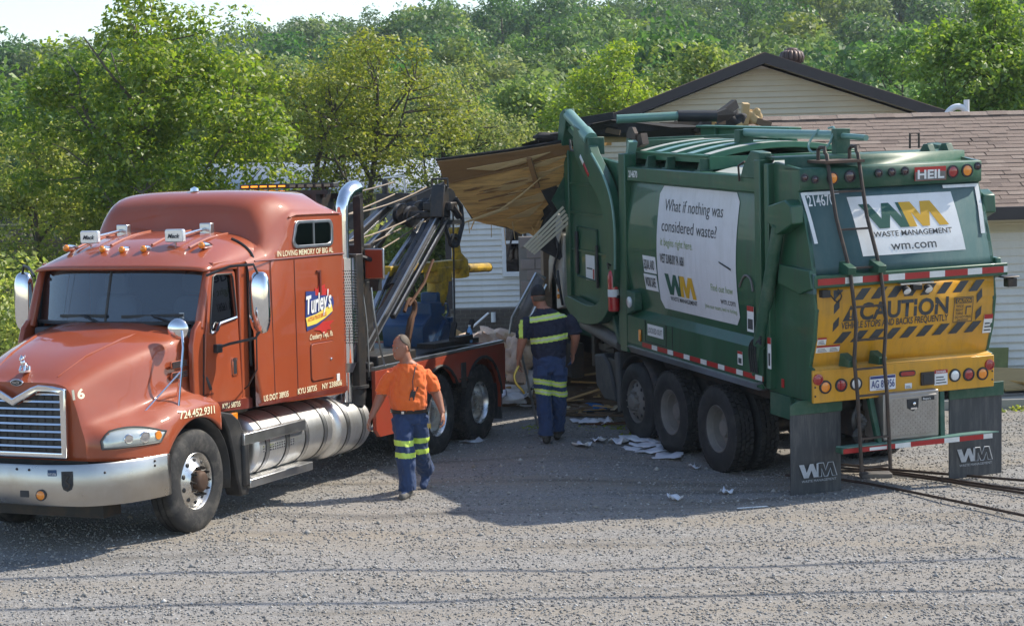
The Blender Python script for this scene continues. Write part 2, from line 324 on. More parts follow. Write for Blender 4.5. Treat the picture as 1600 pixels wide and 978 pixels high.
def hermite(xs, ys, x):
    xs = list(xs); n = len(xs); ys = [np.asarray(y, float) for y in ys]
    if xs[0] > xs[-1]: xs = xs[::-1]; ys = ys[::-1]
    if x <= xs[0]: return ys[0]
    if x >= xs[-1]: return ys[-1]
    i = max(k for k in range(n-1) if xs[k] <= x)
    h = xs[i+1]-xs[i]; t = (x-xs[i])/h
    def sl(k):
        if k == 0: return (ys[1]-ys[0])/(xs[1]-xs[0])
        if k == n-1: return (ys[-1]-ys[-2])/(xs[-1]-xs[-2])
        a = (ys[k]-ys[k-1])/(xs[k]-xs[k-1]); b = (ys[k+1]-ys[k])/(xs[k+1]-xs[k])
        return np.where(a*b <= 0, 0, 2*a*b/np.where(a+b == 0, 1, a+b))
    m0, m1 = sl(i), sl(i+1)
    return (2*t**3-3*t*t+1)*ys[i]+(t**3-2*t*t+t)*h*m0+(-2*t**3+3*t*t)*ys[i+1]+(t**3-t*t)*h*m1
def smooth_poly(pts, sub=3):
    P = [np.asarray(p, float) for p in pts]; out = []
    for i in range(len(P)-1):
        a, b, c, d = P[max(i-1, 0)], P[i], P[i+1], P[min(i+2, len(P)-1)]
        for k in range(sub):
            t = k/sub
            out.append(0.5*((2*b)+(-a+c)*t+(2*a-5*b+4*c-d)*t*t+(-a+3*b-3*c+d)*t**3))
    out.append(P[-1]); return out
def text(name, s, material, parent, o, u, v, h=None, w=None, bold=0.0, shear=0.0, warp=None, off=0.004, label=None, align='L'):
    """flat lettering as mesh; o = left end of baseline, u/v = unit vectors (reading, up), h = cap height, w = width"""
    cu = bpy.data.curves.new(name, 'FONT'); cu.body = s; cu.size = 1.0; cu.dimensions = '2D'; cu.fill_mode = 'BOTH'; cu.offset = bold; cu.shear = shear; cu.resolution_u = 3
    ob = bpy.data.objects.new(name, cu); COL.objects.link(ob)
    dg = bpy.context.evaluated_depsgraph_get(); me = bpy.data.meshes.new_from_object(ob.evaluated_get(dg))
    bpy.data.objects.remove(ob); bpy.data.curves.remove(cu)
    n = len(me.vertices); co = np.zeros(n*3, np.float32); me.vertices.foreach_get("co", co); co = co.reshape(-1, 3)
    x0, x1 = co[:, 0].min(), co[:, 0].max()
    sy = h/0.70; sx = w/(x1-x0) if w else sy
    X = (co[:, 0]-x0)*sx; Y = co[:, 1]*sy
    if align == 'C': X -= (x1-x0)*sx/2
    u = np.array(u, float); v = np.array(v, float); nn = np.cross(u, v); nn /= np.linalg.norm(nn)
    if warp is None: P = np.array(o, float)+X[:, None]*u+Y[:, None]*v+off*nn
    else: P = np.array([warp(a, b) for a, b in zip(X, Y)])
    me.vertices.foreach_set("co", P.astype(np.float32).ravel()); me.materials.clear(); me.materials.append(MATS[material]); me.update()
    me.name = name
    ob = bpy.data.objects.new(name, me); COL.objects.link(ob)
    if parent: ob.parent = parent
    if label: ob['label'] = label
    return ob
def disc(mb, c, n, r, d, seg=20, mi=0): mb.cyl(c, Vector(c)+Vector(n).normalized()*d, r, r, seg, mi)
def circ(cx, cy, r, n=12, a0=0, a1=2*PI): return [(cx+r*math.cos(a0+(a1-a0)*i/n), cy+r*math.sin(a0+(a1-a0)*i/n)) for i in range(n+(0 if abs(a1-a0-2*PI) < 1e-6 else 1))]
def rrect(x0, x1, y0, y1, r, n=4):
    out = []
    for cx, cy, a in ((x1-r, y1-r, 0), (x0+r, y1-r, PI/2), (x0+r, y0+r, PI), (x1-r, y0+r, 1.5*PI)):
        out += [(cx+r*math.cos(a+PI/2*i/n), cy+r*math.sin(a+PI/2*i/n)) for i in range(n+1)]
    return out
def pose(F, L, U, o): return Matrix(((F[0], L[0], U[0], o[0]), (F[1], L[1], U[1], o[1]), (F[2], L[2], U[2], o[2]), (0, 0, 0, 1)))
TOW_M = pose((-0.38726, -0.92180, 0.01795), (0.92196, -0.38728, 0.00226), (0.00487, 0.01743, 0.99984), (-4.35003, 19.34933, 0.08743))
GAR_M = pose((-0.34688, 0.93722, 0.03604), (-0.93790, -0.34649, -0.01669), (-0.00316, -0.03960, 0.99921), (3.59013, 23.23880, -0.08612))
# ground height: follows the wheel contacts of both trucks
_gc = []
for M_, pts in ((TOW_M, [(0, 1.1), (0, -1.1), (-5.82, 1.0), (-5.82, -1.0), (-7.2, 1.0), (-7.2, -1.0)]), (GAR_M, [(0, 1.0), (0, -1.0), (1.34, 1.0), (1.34, -1.0), (2.42, 1.0), (2.42, -1.0), (5, 1), (5, -1)])):
    for x, y in pts:
        p = M_ @ Vector((x, y, 0.012)); _gc.append((p.x, p.y, p.z))
_gc += [(0.48, 24.1, 0.10), (0.62, 24.9, 0.10), (-1.23, 21.1, 0.02)]
_gc = np.array(_gc)
def gz(X, Y):
    X = np.asarray(X, float); Y = np.asarray(Y, float)
    d2 = (X[..., None]-_gc[:, 0])**2+(Y[..., None]-_gc[:, 1])**2+0.02
    w = d2**-1.5; w0 = 0.06
    z = (w*_gc[:, 2]).sum(-1)/(w.sum(-1)+w0)
    return z
def gzf(x, y): return float(gz(np.array([x]), np.array([y]))[0])
# ================================================================== wheels (shared by both trucks)
def wheel(root, x, yf, side, R, Wd, kind, tyre='tyre_rubber', rim='rim_metal', blocks=0, z=None):
    """yf: lateral position of the outer face, side: +1 left / -1 right"""
    z = R if z is None else z
    S = lambda h: (x, yf-side*h, z)
    ax = (0, -side, 0)
    P = [(.045, .288), (.02, .31), (.006, .36), (.0, .41), (.004, .455), (.02, R-.035), (.036, R-.012)]
    if blocks: mid = [(.05, R-.030), (Wd-.05, R-.030)]
    else:
        mid = []; g = [.052, .10, .106, .114, .12, .165, .171, .179, .185]
        rr = [R-.002, R, R-.014, R-.014, R, R, R-.014, R-.014, R]
        for a, b in zip(g, rr):
            if a < Wd-.06: mid.append((a, b))
        mid.append((Wd-.05, R-.002))
    Q = [(Wd-h, r) for h, r in reversed(P)]
    m = MB(); m.lathe(P+mid+Q+[(Wd-.05, .28), (.05, .28)], (x, yf, z), ax, 64, closed=True)
    t = m.build('tyre', tyre, root, ang=30)
    if blocks:
        b = MB(); nseg = blocks
        for row, (h0, h1) in enumerate(((.022, .082), (.094, .138), (.150, .194), (.206, .266))):
            h1 = min(h1, Wd-.022)
            for k in range(nseg):
                a0 = 2*PI*(k+.5*(row % 2))/nseg; a1 = a0+2*PI/nseg*.74
                vs = []
                for a in (a0, a1):
                    for h in (h0, h1):
                        for r in (R-.045, R+.002 if row in (1, 2) else R-.003):
                            vs.append((x+r*math.cos(a), yf-side*h, z+r*math.sin(a)))
                b.add(vs, [(0, 1, 3, 2), (4, 6, 7, 5), (0, 4, 5, 1), (2, 3, 7, 6), (0, 2, 6, 4), (1, 5, 7, 3)])
        tb = b.build('tread', tyre, t, ang=30); tb['kind'] = 'stuff'
    if kind == 'steer':
        m = MB(); m.lathe([(.05, .292), (.036, .296), (.03, .288), (.05, .272), (.075, .262), (.06, .235), (.045, .20), (.02, .165), (.008, .15), (.008, .118), (.02, .112)], (x, yf, z), ax, 48)
        rm = m.build('rim', rim, t, ang=30)
        ho = MB()
        for k in range(10):
            a = 2*PI*(k+.5)/10
            ho.sphere((x+.214*math.cos(a), yf-side*.052, z+.214*math.sin(a)), .027, 10, 6, sc=(1, .45, 1))
        hh = ho.build('hand_holes', 'black_plastic', t); hh['kind'] = 'stuff'
        hb = MB(); hb.lathe([(.02, .114), (-.03, .108), (-.05, .09), (-.06, .07), (-.055, 0.0)], (x, yf, z), ax, 24); hb.build('hub', 'hub_rust' if rim == 'rim_metal' else rim, t)
        base = None
        for k in range(10):
            a = 2*PI*k/10; n = MB(); c = Vector((x+.140*math.cos(a), yf-side*.01, z+.140*math.sin(a)))
            n.cyl(c, c+Vector((0, side*.035, 0)), .019, .017, 8); n.cyl(c+Vector((0, side*.035, 0)), c+Vector((0, side*.062, 0)), .012, .009, 8)
            n.build('lug_nut', 'dark_steel' if rim == 'rim_metal' else rim, t)
    else:
        m = MB(); m.lathe([(.05, .292), (.034, .296), (.028, .288), (.05, .272), (.10, .262), (.105, .252), (.165, .246), (.20, .235), (.215, .17), (.20, .13), (.19, .125), (.14, .115), (.11, .10), (.105, 0)], (x, yf, z), ax, 48)
        m.build('rim', rim, t, ang=30)
    return t
def reflective_strip(root, pts_fn, n, mats, name='reflector'):
    for k in range(n):
        m = pts_fn(k); m.build(name, mats[k % len(mats)], root)

# ================================================================== tow truck
tow = empty('tow_truck', M=TOW_M)
tag(tow, 'orange-red wrecker truck with sleeper cab, chrome bumper and raised black boom', 'tow truck')
T = tow
# ---- hood with fenders
HX = [1.27, 1.1, .8, .5, .2, -.1, -.45]
HC = [[(0, 1.66), (.3, 1.66), (.50, 1.645), (.61, 1.585), (.69, 1.42), (.73, 1.28), (.755, 1.20), (.79, 1.08), (.80, .90)],
      [(0, 1.76), (.32, 1.755), (.55, 1.71), (.665, 1.625), (.74, 1.44), (.79, 1.29), (.87, 1.21), (.975, 1.10), (1.0, .88)],
      [(0, 1.88), (.36, 1.875), (.63, 1.81), (.75, 1.705), (.82, 1.48), (.88, 1.33), (1.0, 1.235), (1.13, 1.12), (1.15, .86)],
      [(0, 1.96), (.40, 1.955), (.71, 1.88), (.83, 1.77), (.89, 1.54), (.94, 1.38), (1.07, 1.305), (1.195, 1.18), (1.22, .83)],
      [(0, 2.03), (.43, 2.02), (.77, 1.94), (.89, 1.83), (.94, 1.58), (.98, 1.44), (1.10, 1.38), (1.215, 1.27), (1.225, 1.1)],
      [(0, 2.09), (.45, 2.08), (.82, 2.0), (.95, 1.90), (.99, 1.62), (1.02, 1.46), (1.11, 1.39), (1.215, 1.29), (1.225, 1.17)],
      [(0, 2.13), (.46, 2.12), (.85, 2.05), (.97, 1.95), (1.03, 1.62), (1.05, 1.42), (1.11, 1.33), (1.205, 1.24), (1.22, 1.1)]]
def hood_ring(x, sc=1.0):
    c = hermite(HX, HC, x); c = [np.array(p) for p in c]
    if abs(x) < .64: zb = .525+math.sqrt(.655**2-x*x)
    elif x > 0: zb = max(.80, .525+.1) if x > .72 else .66
    else: zb = .66
    if x >= .64: zb = .83+.06*min(1, (x-.64)/.6)
    c[8] = np.array((c[8][0], min(zb, c[7][1]-.02)))
    c = smooth_poly(c, 4)
    t = (1.27-x)/1.72
    half = []
    for y, z in c:
        xx = x+.3*(1-min(1, abs(y)/.95)**2)*max(0, t)**2
        half.append((xx, y*sc, 1.2+(z-1.2)*sc if sc != 1 else z))
    return [(p[0], -p[1], p[2]) for p in reversed(half[1:])]+half
rings = []
r0 = hood_ring(1.27, .975); rings.append([(p[0]+.03, p[1], p[2]) for p in r0])
for x in list(np.linspace(1.27, .66, 14))+list(np.linspace(.64, -.45, 30)): rings.append(hood_ring(x))
m = MB(); m.loft(rings); n = len(rings[0]); m.add(rings[0], [tuple(range(n))])
hood = m.build('hood', 'red_paint', T, ang=50, solid=.03)
# hood crease ridges
m = MB()
for s in (-1, 1): m.tube([(1.20, s*.40, 1.70), (.8, s*.46, 1.872), (.3, s*.55, 2.0), (-.2, s*.60, 2.085)], [.004, .012, .014, .006], 8)
m.build('hood_ridge', 'red_paint', T)
# inner wheel wells
m = MB()
for s in (-1, 1):
    ar = [(.66*math.cos(a), .525+.66*math.sin(a)) for a in np.linspace(-.1, PI+.25, 18)]
    m.loft([[(p[0], s*1.18, p[1]) for p in ar], [(p[0], s*.62, p[1]) for p in ar]])
m.build('wheel_well', 'black_plastic', T, solid=.01)
# black rear fender flare / mud guard
for s in (-1, 1):
    m = MB()
    pts = [(-.40, 1.20), (-.52, 1.10), (-.62, .95), (-.70, .70), (-.76, .45), (-.84, .24), (-1.0, .24), (-.98, .60), (-.92, .92), (-.84, 1.05), (-.70, 1.14)]
    m.prism(pts, lambda a, b: (a, s*1.0, b), (0, s*.2, 0)); m.build('mud_guard', 'black_plastic', T, bevel=.02)
# ---- grille
m = MB()
out = [(-.60, .92), (.60, .92), (.60, 1.60), (.46, 1.625), (.30, 1.635), (.22, 1.61), (.0, 1.50), (-.22, 1.61), (-.30, 1.635), (-.46, 1.625), (-.60, 1.60)]
inn = [(-.54, .98), (.54, .98), (.54, 1.555), (.40, 1.575), (.30, 1.575), (.22, 1.535), (.0, 1.425), (-.22, 1.535), (-.30, 1.575), (-.40, 1.575), (-.54, 1.555)]
GX = lambda y: 1.385-.07*abs(y)**2
m.prism(out, lambda a, b: (GX(a)-.03, a, b), (.045, 0, 0), [inn]); m.build('grille_surround', 'chrome', T, bevel=.012, seg=3)
m = MB(); m.prism(inn, lambda a, b: (1.303, a, b), (.012, 0, 0)); m.build('grille_backing', 'black_plastic', T)
for k in range(8):
    z = 1.02+k*.073
    ylim = .54
    segs = [(-ylim, ylim)] if z < 1.42 else [(-ylim, -(.22+(z-1.535)*2.0+.04) if z < 1.535 else -.27), ((.22+(z-1.535)*2.0+.04) if z < 1.535 else .27, ylim)]
    m = MB()
    for a, b in segs:
        if b-a < .05: continue
        ys = np.linspace(a, b, 7)
        m.loft([[(GX(y)-.055, y, z-.012), (GX(y)-.022, y, z+.004), (GX(y)-.03, y, z+.022), (GX(y)-.058, y, z+.012)] for y in ys], True, True)
    m.build('grille_bar', 'chrome', T)
m = MB()
for y in np.linspace(-.5, .5, 12): m.box(1.315, 1.322, y-.006, y+.006, .98, 1.42 if abs(y) < .2 else 1.55)
m.build('grille_mesh', 'dark_steel', T)
m = MB(); m.prism(circ(0, 0, 1, 24), lambda a, b: (1.30, a*.075, 1.645+b*.036), (.02, 0, 0)); e_ = m.build('emblem', 'chrome', T, bevel=.006)
m = MB(); m.prism(circ(0, 0, 1, 24), lambda a, b: (1.318, a*.062, 1.645+b*.027), (.006, 0, 0)); m.build('badge_plate', 'ink_black', e_)
text('emblem_lettering', 'MACK', 'chrome', e_, (1.326, -.045, 1.634), (0, 1, 0), (0, 0, 1), h=.026, w=.09, shear=.3)
# bulldog-like ornament on the hood
m = MB()
m.prism(rrect(-.05, .07, -.035, .035, .02), lambda a, b: (1.17+a, b, 1.735), (0, 0, .02))
for p, r, s_ in (((1.17, 0, 1.80), .034, (1.25, .75, .9)), ((1.205, 0, 1.83), .03, (.9, .85, 1.3)), ((1.215, 0, 1.872), .028, (1, .95, .9)), ((1.238, 0, 1.862), .018, (1, .9, .8)), ((1.13, 0, 1.775), .022, (1.2, .8, 1))):
    m.sphere(p, r, 12, 8, sc=s_)
for s in (-1, 1):
    m.cyl((1.205, s*.022, 1.80), (1.225, s*.026, 1.75), .011, .012, 8); m.cyl((1.135, s*.02, 1.79), (1.14, s*.024, 1.75), .012, .012, 8); m.cyl((1.205, s*.018, 1.885), (1.195, s*.024, 1.905), .010, .003, 6)
m.build('hood_ornament', 'chrome', T)
# headlights
def fender_y(x, z):
    c = smooth_poly([np.array(p) for p in hermite(HX, HC, x)], 6)
    best = max(c, key=lambda p: p[0] if abs(p[1]-z) < .06 else -1)
    zs = [p[1] for p in c[len(c)*5//9:]]; ys = [p[0] for p in c[len(c)*5//9:]]
    return float(np.interp(-z, [-q for q in zs], ys))
for s in (-1, 1):
    m = MB(); rows = []
    xs = np.linspace(1.20, .56, 15)
    for i, x in enumerate(xs):
        u = i/14; zt = 1.15+.055*math.sin(PI*min(1, u*1.05))-.035*u; zb = 1.005+.01*u+(.10*max(0, u-.86)/.14 if u > .86 else 0)
        zt -= .07*max(0, .1-u)/.1
        rows.append([(x, s*(fender_y(x, zb+(zt-zb)*v)+.004+.018*math.sin(PI*v)*math.sin(PI*max(.04, min(.96, u)))), zb+(zt-zb)*v) for v in np.linspace(0, 1, 7)])
    m.loft(rows); hl = m.build('headlight', 'headlight_lens', T, solid=.02)
    rim = MB(); per = [r[0] for r in rows]+rows[-1][1:]+[r[-1] for r in reversed(rows)][1:]+list(reversed(rows[0]))[1:-1]
    rim.tube([*per, per[0]], .010, 6); rim.build('headlight_rim', 'black_plastic', hl)
    for x, rr, mt in ((1.00, .05, 'chrome'), (.84, .062, 'chrome'), (.68, .045, 'amber_lens')):
        zc = 1.085; d = MB(); yy = fender_y(x, zc)
        nrm = Vector((fender_y(x-.05, zc)-fender_y(x+.05, zc), s*.1, 0)).normalized()
        c = Vector((x, s*(yy+.016), zc)); d.lathe([(.0, rr), (.008, rr*.85), (.006, rr*.5), (.012, .0)], c, nrm, 20); d.build('reflector_bowl', mt, hl)
# "16" and phone number
text('fleet_number', '16', 'cream_letter', T, (1.43, .725, 1.50), Vector((-.93, .36, .05)).normalized(), (0.02, -.42, .9), h=.095, w=.15, bold=.03, shear=.25, off=.02, label='number 16 painted on the hood side')
def fend_warp(a, b, x0=.33, z0=1.205, sl=-.02):
    x = x0-a; z = z0+sl*a+b; return (x, fender_y(x, min(z, 1.30))+.006, z)
text('phone_number', '724.452.9311', 'cream_letter', T, (0, 0, 0), (-1, 0, 0), (0, 0, 1), h=.075, w=.66, bold=.02, shear=.2, warp=fend_warp)
# side vents on the hood
for s in (-1, 1):
    for z in (1.72, 1.61):
        m = MB(); m.prism(rrect(-.13, .13, -.038, .038, .03), lambda a, b: (-.02+a, s*(fender_y(-.02+a, z)+.002), z+b-.06*a), (0, s*.016, 0)); v_ = m.build('hood_vent', 'red_paint', T, bevel=.004)
        for k in range(3):
            m = MB(); m.prism(rrect(-.11, .11, -.008, .008, .006), lambda a, b: (-.02+a, s*(fender_y(-.02+a, z)+.018), z-.022+.022*k+b-.06*a), (0, s*.006, 0)); m.build('vent_slot', 'ink_black', v_)
# ---- bumper
bp = [(1.58, 0), (1.575, .35), (1.53, .62), (1.42, .86), (1.22, 1.04), (.92, 1.16), (.55, 1.225)]
bp = smooth_poly(bp, 5)
path = [(p[0], -p[1]) for p in reversed(bp[1:])]+[(p[0], p[1]) for p in bp]
prof = [(-.06, .88), (0, .89), (.012, .875), (.016, .70), (.012, .49), (0, .475), (-.07, .47)]
m = MB(); rg = []
for i, p in enumerate(path):
    a = Vector(path[max(i-1, 0)]); b = Vector(path[min(i+1, len(path)-1)]); d = (b-a).normalized(); nn = Vector((d.y, -d.x))
    lift = .0
    rg.append([(p[0]+nn.x*o, p[1]+nn.y*o, z+(.03*(1-min(1, abs(p[1])/1.2)) if z < .6 else 0)) for o, z in prof])
m.loft(rg); bumper = m.build('bumper', 'bumper_steel', T, solid=.01)
def bump_at(y, off=.02):
    xs_ = np.interp(abs(y), [p[1] for p in bp], [p[0] for p in bp]); x2 = np.interp(abs(y)+.05, [p[1] for p in bp], [p[0] for p in bp])
    d = Vector((x2-xs_, .05)).normalized(); nn = Vector((d.y, -d.x)); s = 1 if y >= 0 else -1
    return Vector((xs_+nn.x*off, y+s*nn.y*off, 0)), Vector((nn.x, s*nn.y, 0)), Vector((d.x*s, d.y, 0)) if s > 0 else Vector((-d.x, d.y, 0))
for y in (-.34, .34):
    c, nn, tt = bump_at(y*1.3, .012); m = MB(); disc(m, c+Vector((0, 0, .60)), nn, .055, .02); q = m.build('marker_lamp', 'black_plastic', bumper, bevel=.005)
    m = MB(); m.lathe([(.018, .045), (.028, .035), (.033, 0)], c+Vector((0, 0, .60)), nn, 20); m.build('amber_lens', 'amber_lens', q)
c, nn, tt = bump_at(.70, .013); m = MB(); m.prism([(-.055, .83), (.055, .83), (.055, .70), (.04, .655), (0, .635), (-.04, .655), (-.055, .70)], lambda a, b: c+tt*a+Vector((0, 0, b)), nn*.012)
hk = m.build('tow_hook_pocket', 'ink_black', bumper); m = MB(); m.tube([c+nn*.012+tt*a+Vector((0, 0, z)) for a, z in ((-.02, .80), (.015, .78), (-.015, .735), (.025, .70), (0, .665), (-.03, .68))], .011, 8); m.build('tow_hook', 'dark_steel', hk)
c, nn, tt = bump_at(.56, .013); m = MB(); m.prism(rrect(-.045, .045, .785, .845, .005), lambda a, b: c+tt*a+Vector((0, 0, b)), nn*.003); st = m.build('permit_sticker', 'blue_steel', bumper)
text('sticker_number', '97378', 'white_decal', st, c+tt*-.038+Vector((0, 0, .792)), tt, (0, 0, 1), h=.022, w=.075, off=.005)
c, nn, tt = bump_at(.26, .013); m = MB(); m.prism(rrect(-.05, .05, .575, .64, .008), lambda a, b: c+tt*a+Vector((0, 0, b)), nn*.004); m.build('bumper_slot', 'ink_black', bumper)
for y, z in ((.18, .845), (.32, .842), (.98, .80), (1.19, .845), (1.19, .80)):
    c, nn, tt = bump_at(y, .014); m = MB(); m.sphere(c+Vector((0, 0, z)), .013, 8, 6); m.build('bolt_head', 'dark_steel', bumper)
# black gap between bumper and hood, radiator shroud and axle
m = MB(); m.box(.2, 1.28, -.78, .78, .62, .93); m.box(.65, .95, -.7, .7, .28, .62); m.box(-.1, .1, -.95, .95, .42, .54); m.box(-8.0, .8, -.44, -.36, .60, .90); m.box(-8.0, .8, .36, .44, .60, .90)
m.box(-.6, .4, -.42, .42, .62, 1.3)
m.build('chassis_frame', 'dark_steel', T)
# ---- wheels
wheel(T, 0, 1.21, 1, .528, .29, 'steer'); wheel(T, 0, -1.21, -1, .528, .29, 'steer')
for x in (-5.82, -7.2):
    for s in (-1, 1):
        wheel(T, x, s*1.21, s, .528, .27, 'dual', blocks=44); wheel(T, x, s*.89, s, .528, .27, 'dual', blocks=0)
m = MB()
for x in (-5.82, -7.2): m.cyl((x, -1.05, .52), (x, 1.05, .52), .1, .1, 12); m.sphere((x, 0, .52), .24)
m.build('rear_axle', 'dark_steel', T)
# ---- cab: shell, door, windscreen, roof
CZ0 = 1.16
for s in (-1, 1):
    # cab side behind and below the door, with window opening outline left to the door
    m = MB()
    m.prism([(-.14, 1.22), (-.34, 1.22), (-.37, 2.0), (-.42, 2.12), (-.30, 2.14), (-.20, 2.06), (-.14, 1.9)], lambda a, b: (a, s*1.095, b), (0, -s*.06, 0))
    m.tube([(-.33, s*1.055, 2.06), (-.46, s*1.05, 2.42), (-.56, s*1.035, 2.69)], [.055, .05, .04], 8)
    m.prism([(-1.08, CZ0), (-1.24, CZ0), (-1.24, 2.72), (-1.08, 2.72)], lambda a, b: (a, s*1.10, b), (0, -s*.05, 0))
    m.prism([(-.2, CZ0+.02), (-1.24, CZ0-.01), (-1.24, CZ0+.10), (-.2, CZ0+.14)], lambda a, b: (a, s*1.11, b), (0, -s*.06, 0))
    m.prism([(-.56, 2.64), (-1.24, 2.64), (-1.24, 2.76), (-.60, 2.73)], lambda a, b: (a, s*1.085, b), (0, -s*.07, 0))
    m.build('cab_side', 'red_paint', T, bevel=.012)
m = MB(); m.box(-.45, -.66, -1.0, 1.0, 1.2, 2.03); m.box(-1.2, -.6, -1.04, 1.04, 1.18, 1.32); m.build('firewall', 'interior', T)
def wsx(y, z):
    t = (z-2.12)/.57; return -.19-.24*(abs(y)/1.03)**2.2-.155*t
m = MB()
for s in (-1, 1):
    rows = [[(wsx(y, z), y, z+.0) for z in np.linspace(2.125, 2.685-.02*(abs(y)/1.03)**2, 8)] for y in np.linspace(s*.014, s*1.025, 10)]
    m = MB(); m.loft(rows); m.build('windscreen_pane', 'wind_glass', T)
m = MB(); m.tube([(wsx(0, z)+.004, 0, z) for z in np.linspace(2.11, 2.70, 4)], .015, 6)
per = [(wsx(y, 2.118)+.004, y, 2.118) for y in np.linspace(-1.02, 1.02, 15)]+[(wsx(1.03, z)+.004, 1.03, z) for z in np.linspace(2.15, 2.64, 5)]+[(wsx(y, 2.70)+.004, y, 2.69) for y in np.linspace(1.02, -1.02, 15)]+[(wsx(1.03, z)+.004, -1.03, z) for z in np.linspace(2.64, 2.15, 5)]
m.tube(per+[per[0]], .020, 6); m.build('windscreen_seal', 'black_plastic', T)
m = MB(); m.loft([[(wsx(y, 2.06)+.10*(1-abs(y)), y, 2.10), (wsx(y, 2.1)+.005, y, 2.125), (wsx(y, 2.1)-.1, y, 2.10)] for y in np.linspace(-1.04, 1.04, 15)]); m.build('cowl', 'black_plastic', T)
for y0, y1, ya in ((-.62, .02, -.35), (.20, .86, .50)):
    m = MB(); m.bar((wsx(y0, 2.2)+.02, y0, 2.185), (wsx(y1, 2.2)+.025, y1, 2.195), .014, .03); m.tube([(wsx(y1-.1, 2.12)+.05, y1-.06, 2.12), (wsx(ya, 2.2)+.035, ya+.05, 2.20)], .011, 6); m.build('wiper', 'ink_black', T)
# roof and visor
RX = [-.25, -.34, -.5, -.8, -1.2, -1.75]
RC = [[(0, 2.69), (.5, 2.69), (.85, 2.685), (1.0, 2.675), (1.05, 2.66), (1.06, 2.645)],
      [(0, 2.745), (.5, 2.742), (.85, 2.725), (1.02, 2.705), (1.075, 2.685), (1.085, 2.65)],
      [(0, 2.83), (.5, 2.825), (.85, 2.79), (1.02, 2.75), (1.085, 2.71), (1.095, 2.66)],
      [(0, 2.94), (.5, 2.93), (.82, 2.89), (1.0, 2.82), (1.08, 2.75), (1.10, 2.68)],
      [(0, 3.02), (.5, 3.01), (.80, 2.97), (.98, 2.89), (1.08, 2.79), (1.105, 2.70)],
      [(0, 3.07), (.5, 3.06), (.80, 3.01), (.98, 2.93), (1.08, 2.81), (1.11, 2.70)]]
def roof_ring(x):
    c = smooth_poly([np.array(p) for p in hermite(RX, RC, x)], 3); half = [(x-.19*(p[0]/1.05)**2*(1 if x > -1.0 else max(0, (x+1.75)/.75)), p[0], p[1]) for p in c]
    return [(p[0], -p[1], p[2]) for p in reversed(half[1:])]+half
m = MB(); m.loft([roof_ring(x) for x in list(np.linspace(-.25, -.5, 6))+list(np.linspace(-.55, -1.75, 14))]); m.build('cab_roof', 'red_paint', T, ang=50, solid=.03)
m = MB()
for y in (-.72, -.26, .26, .72): m.tube([(x, y, float(np.interp(abs(y), [p[0] for p in hermite(RX, RC, x)], [p[1] for p in hermite(RX, RC, x)]))+.004) for x in np.linspace(-.72, -1.5, 5)], .016, 6)
m.build('roof_rib', 'red_paint', T)
# roof gasket arch between cab and sleeper
m = MB(); rr = roof_ring(-1.235); m.tube([(p[0], p[1]*1.004, p[2]+.008) for p in rr if abs(p[1]) > .86 and p[1] > 0]+[(-1.24, 1.115, 2.62), (-1.24, 1.118, 1.6)], .016, 6); m.build('cab_gasket', 'black_plastic', T)
def roofz(x, y):
    c = hermite(RX, RC, x); return float(np.interp(abs(y), [p[0] for p in c], [p[1] for p in c]))
for y, x in ((-.84, -.72), (-.26, -.56), (.0, -.54), (.26, -.56), (.84, -.78)):
    z = roofz(x, y); m = MB(); m.lathe([(0, .040), (.05, .040), (.14, .034), (.20, .018), (.215, 0)], (x, y, z+.028), (-1, 0, -.05), 14); lp = m.build('clearance_lamp', 'chrome', T)
    m = MB(); m.sphere((x+.005, y, z+.028), .038, 12, 8, sc=(.9, 1, 1)); m.build('amber_lens', 'amber_lens', lp)
for y in (-.56, .52):
    x = -.74; z = roofz(x, y)+.10; m = MB(); m.prism(rrect(-.115, .115, -.07, .07, .025), lambda a, b: (x, y+a, z+b), (-.06, 0, 0)); wl = m.build('work_lamp', 'white_lens', T, bevel=.012)
    text('lamp_lettering', 'Mack', 'ink_black', wl, (x+.002, y-.075, z-.025), (0, 1, 0), (0, 0, 1), h=.045, w=.15, bold=.02, shear=.35)
    m = MB(); m.cyl((x-.05, y, z-.01), (x-.62, y, z+.055), .017, .017, 10); m.cyl((x-.03, y, z-.07), (x-.05, y, z-.14), .012, .012, 8); m.build('lamp_arm', 'chrome', wl)
    m = MB(); m.box(x-.70, x-.62, y-.07, y+.07, z-.03, z+.12); m.build('lamp_post', 'aluminium', wl, bevel=.01)
# interior
for y in (-.5, .5):
    m = MB(); m.prism(rrect(-.26, .26, 1.35, 2.35, .12), lambda a, b: (-1.0-.12*(b-1.35), y+a, b), (-.14, 0, 0)); m.prism(rrect(-.15, .15, 2.36, 2.60, .07), lambda a, b: (-1.12, y+a, b), (-.1, 0, 0)); m.build('seat', 'seat_cloth', T, bevel=.03)
m = MB(); m.box(-.62, -.30, -1.0, 1.0, 1.9, 2.06); m.build('dashboard', 'interior', T, bevel=.03)
m = MB(); o_ = Vector((-.66, .5, 2.10)); ax_ = Vector((-.55, 0, .83)); u_ = ax_.orthogonal().normalized(); w_ = ax_.normalized().cross(u_); m.tube([o_+(u_*math.cos(a)+w_*math.sin(a))*.22 for a in np.linspace(0, 2*PI, 25)], .017, 8, cap=False); m.build('steering_wheel', 'interior', T)
m = MB(); m.box(-1.40, -1.38, -1.02, .25, 1.3, 2.9); m.build('curtain', 'interior', T)
m = MB(); c = Vector((wsx(.86, 2.2), .83, 2.19)); m.box(c.x+.012, c.x+.015, .80, .86, 2.16, 2.22); m.build('inspection_sticker', 'white_decal', T)
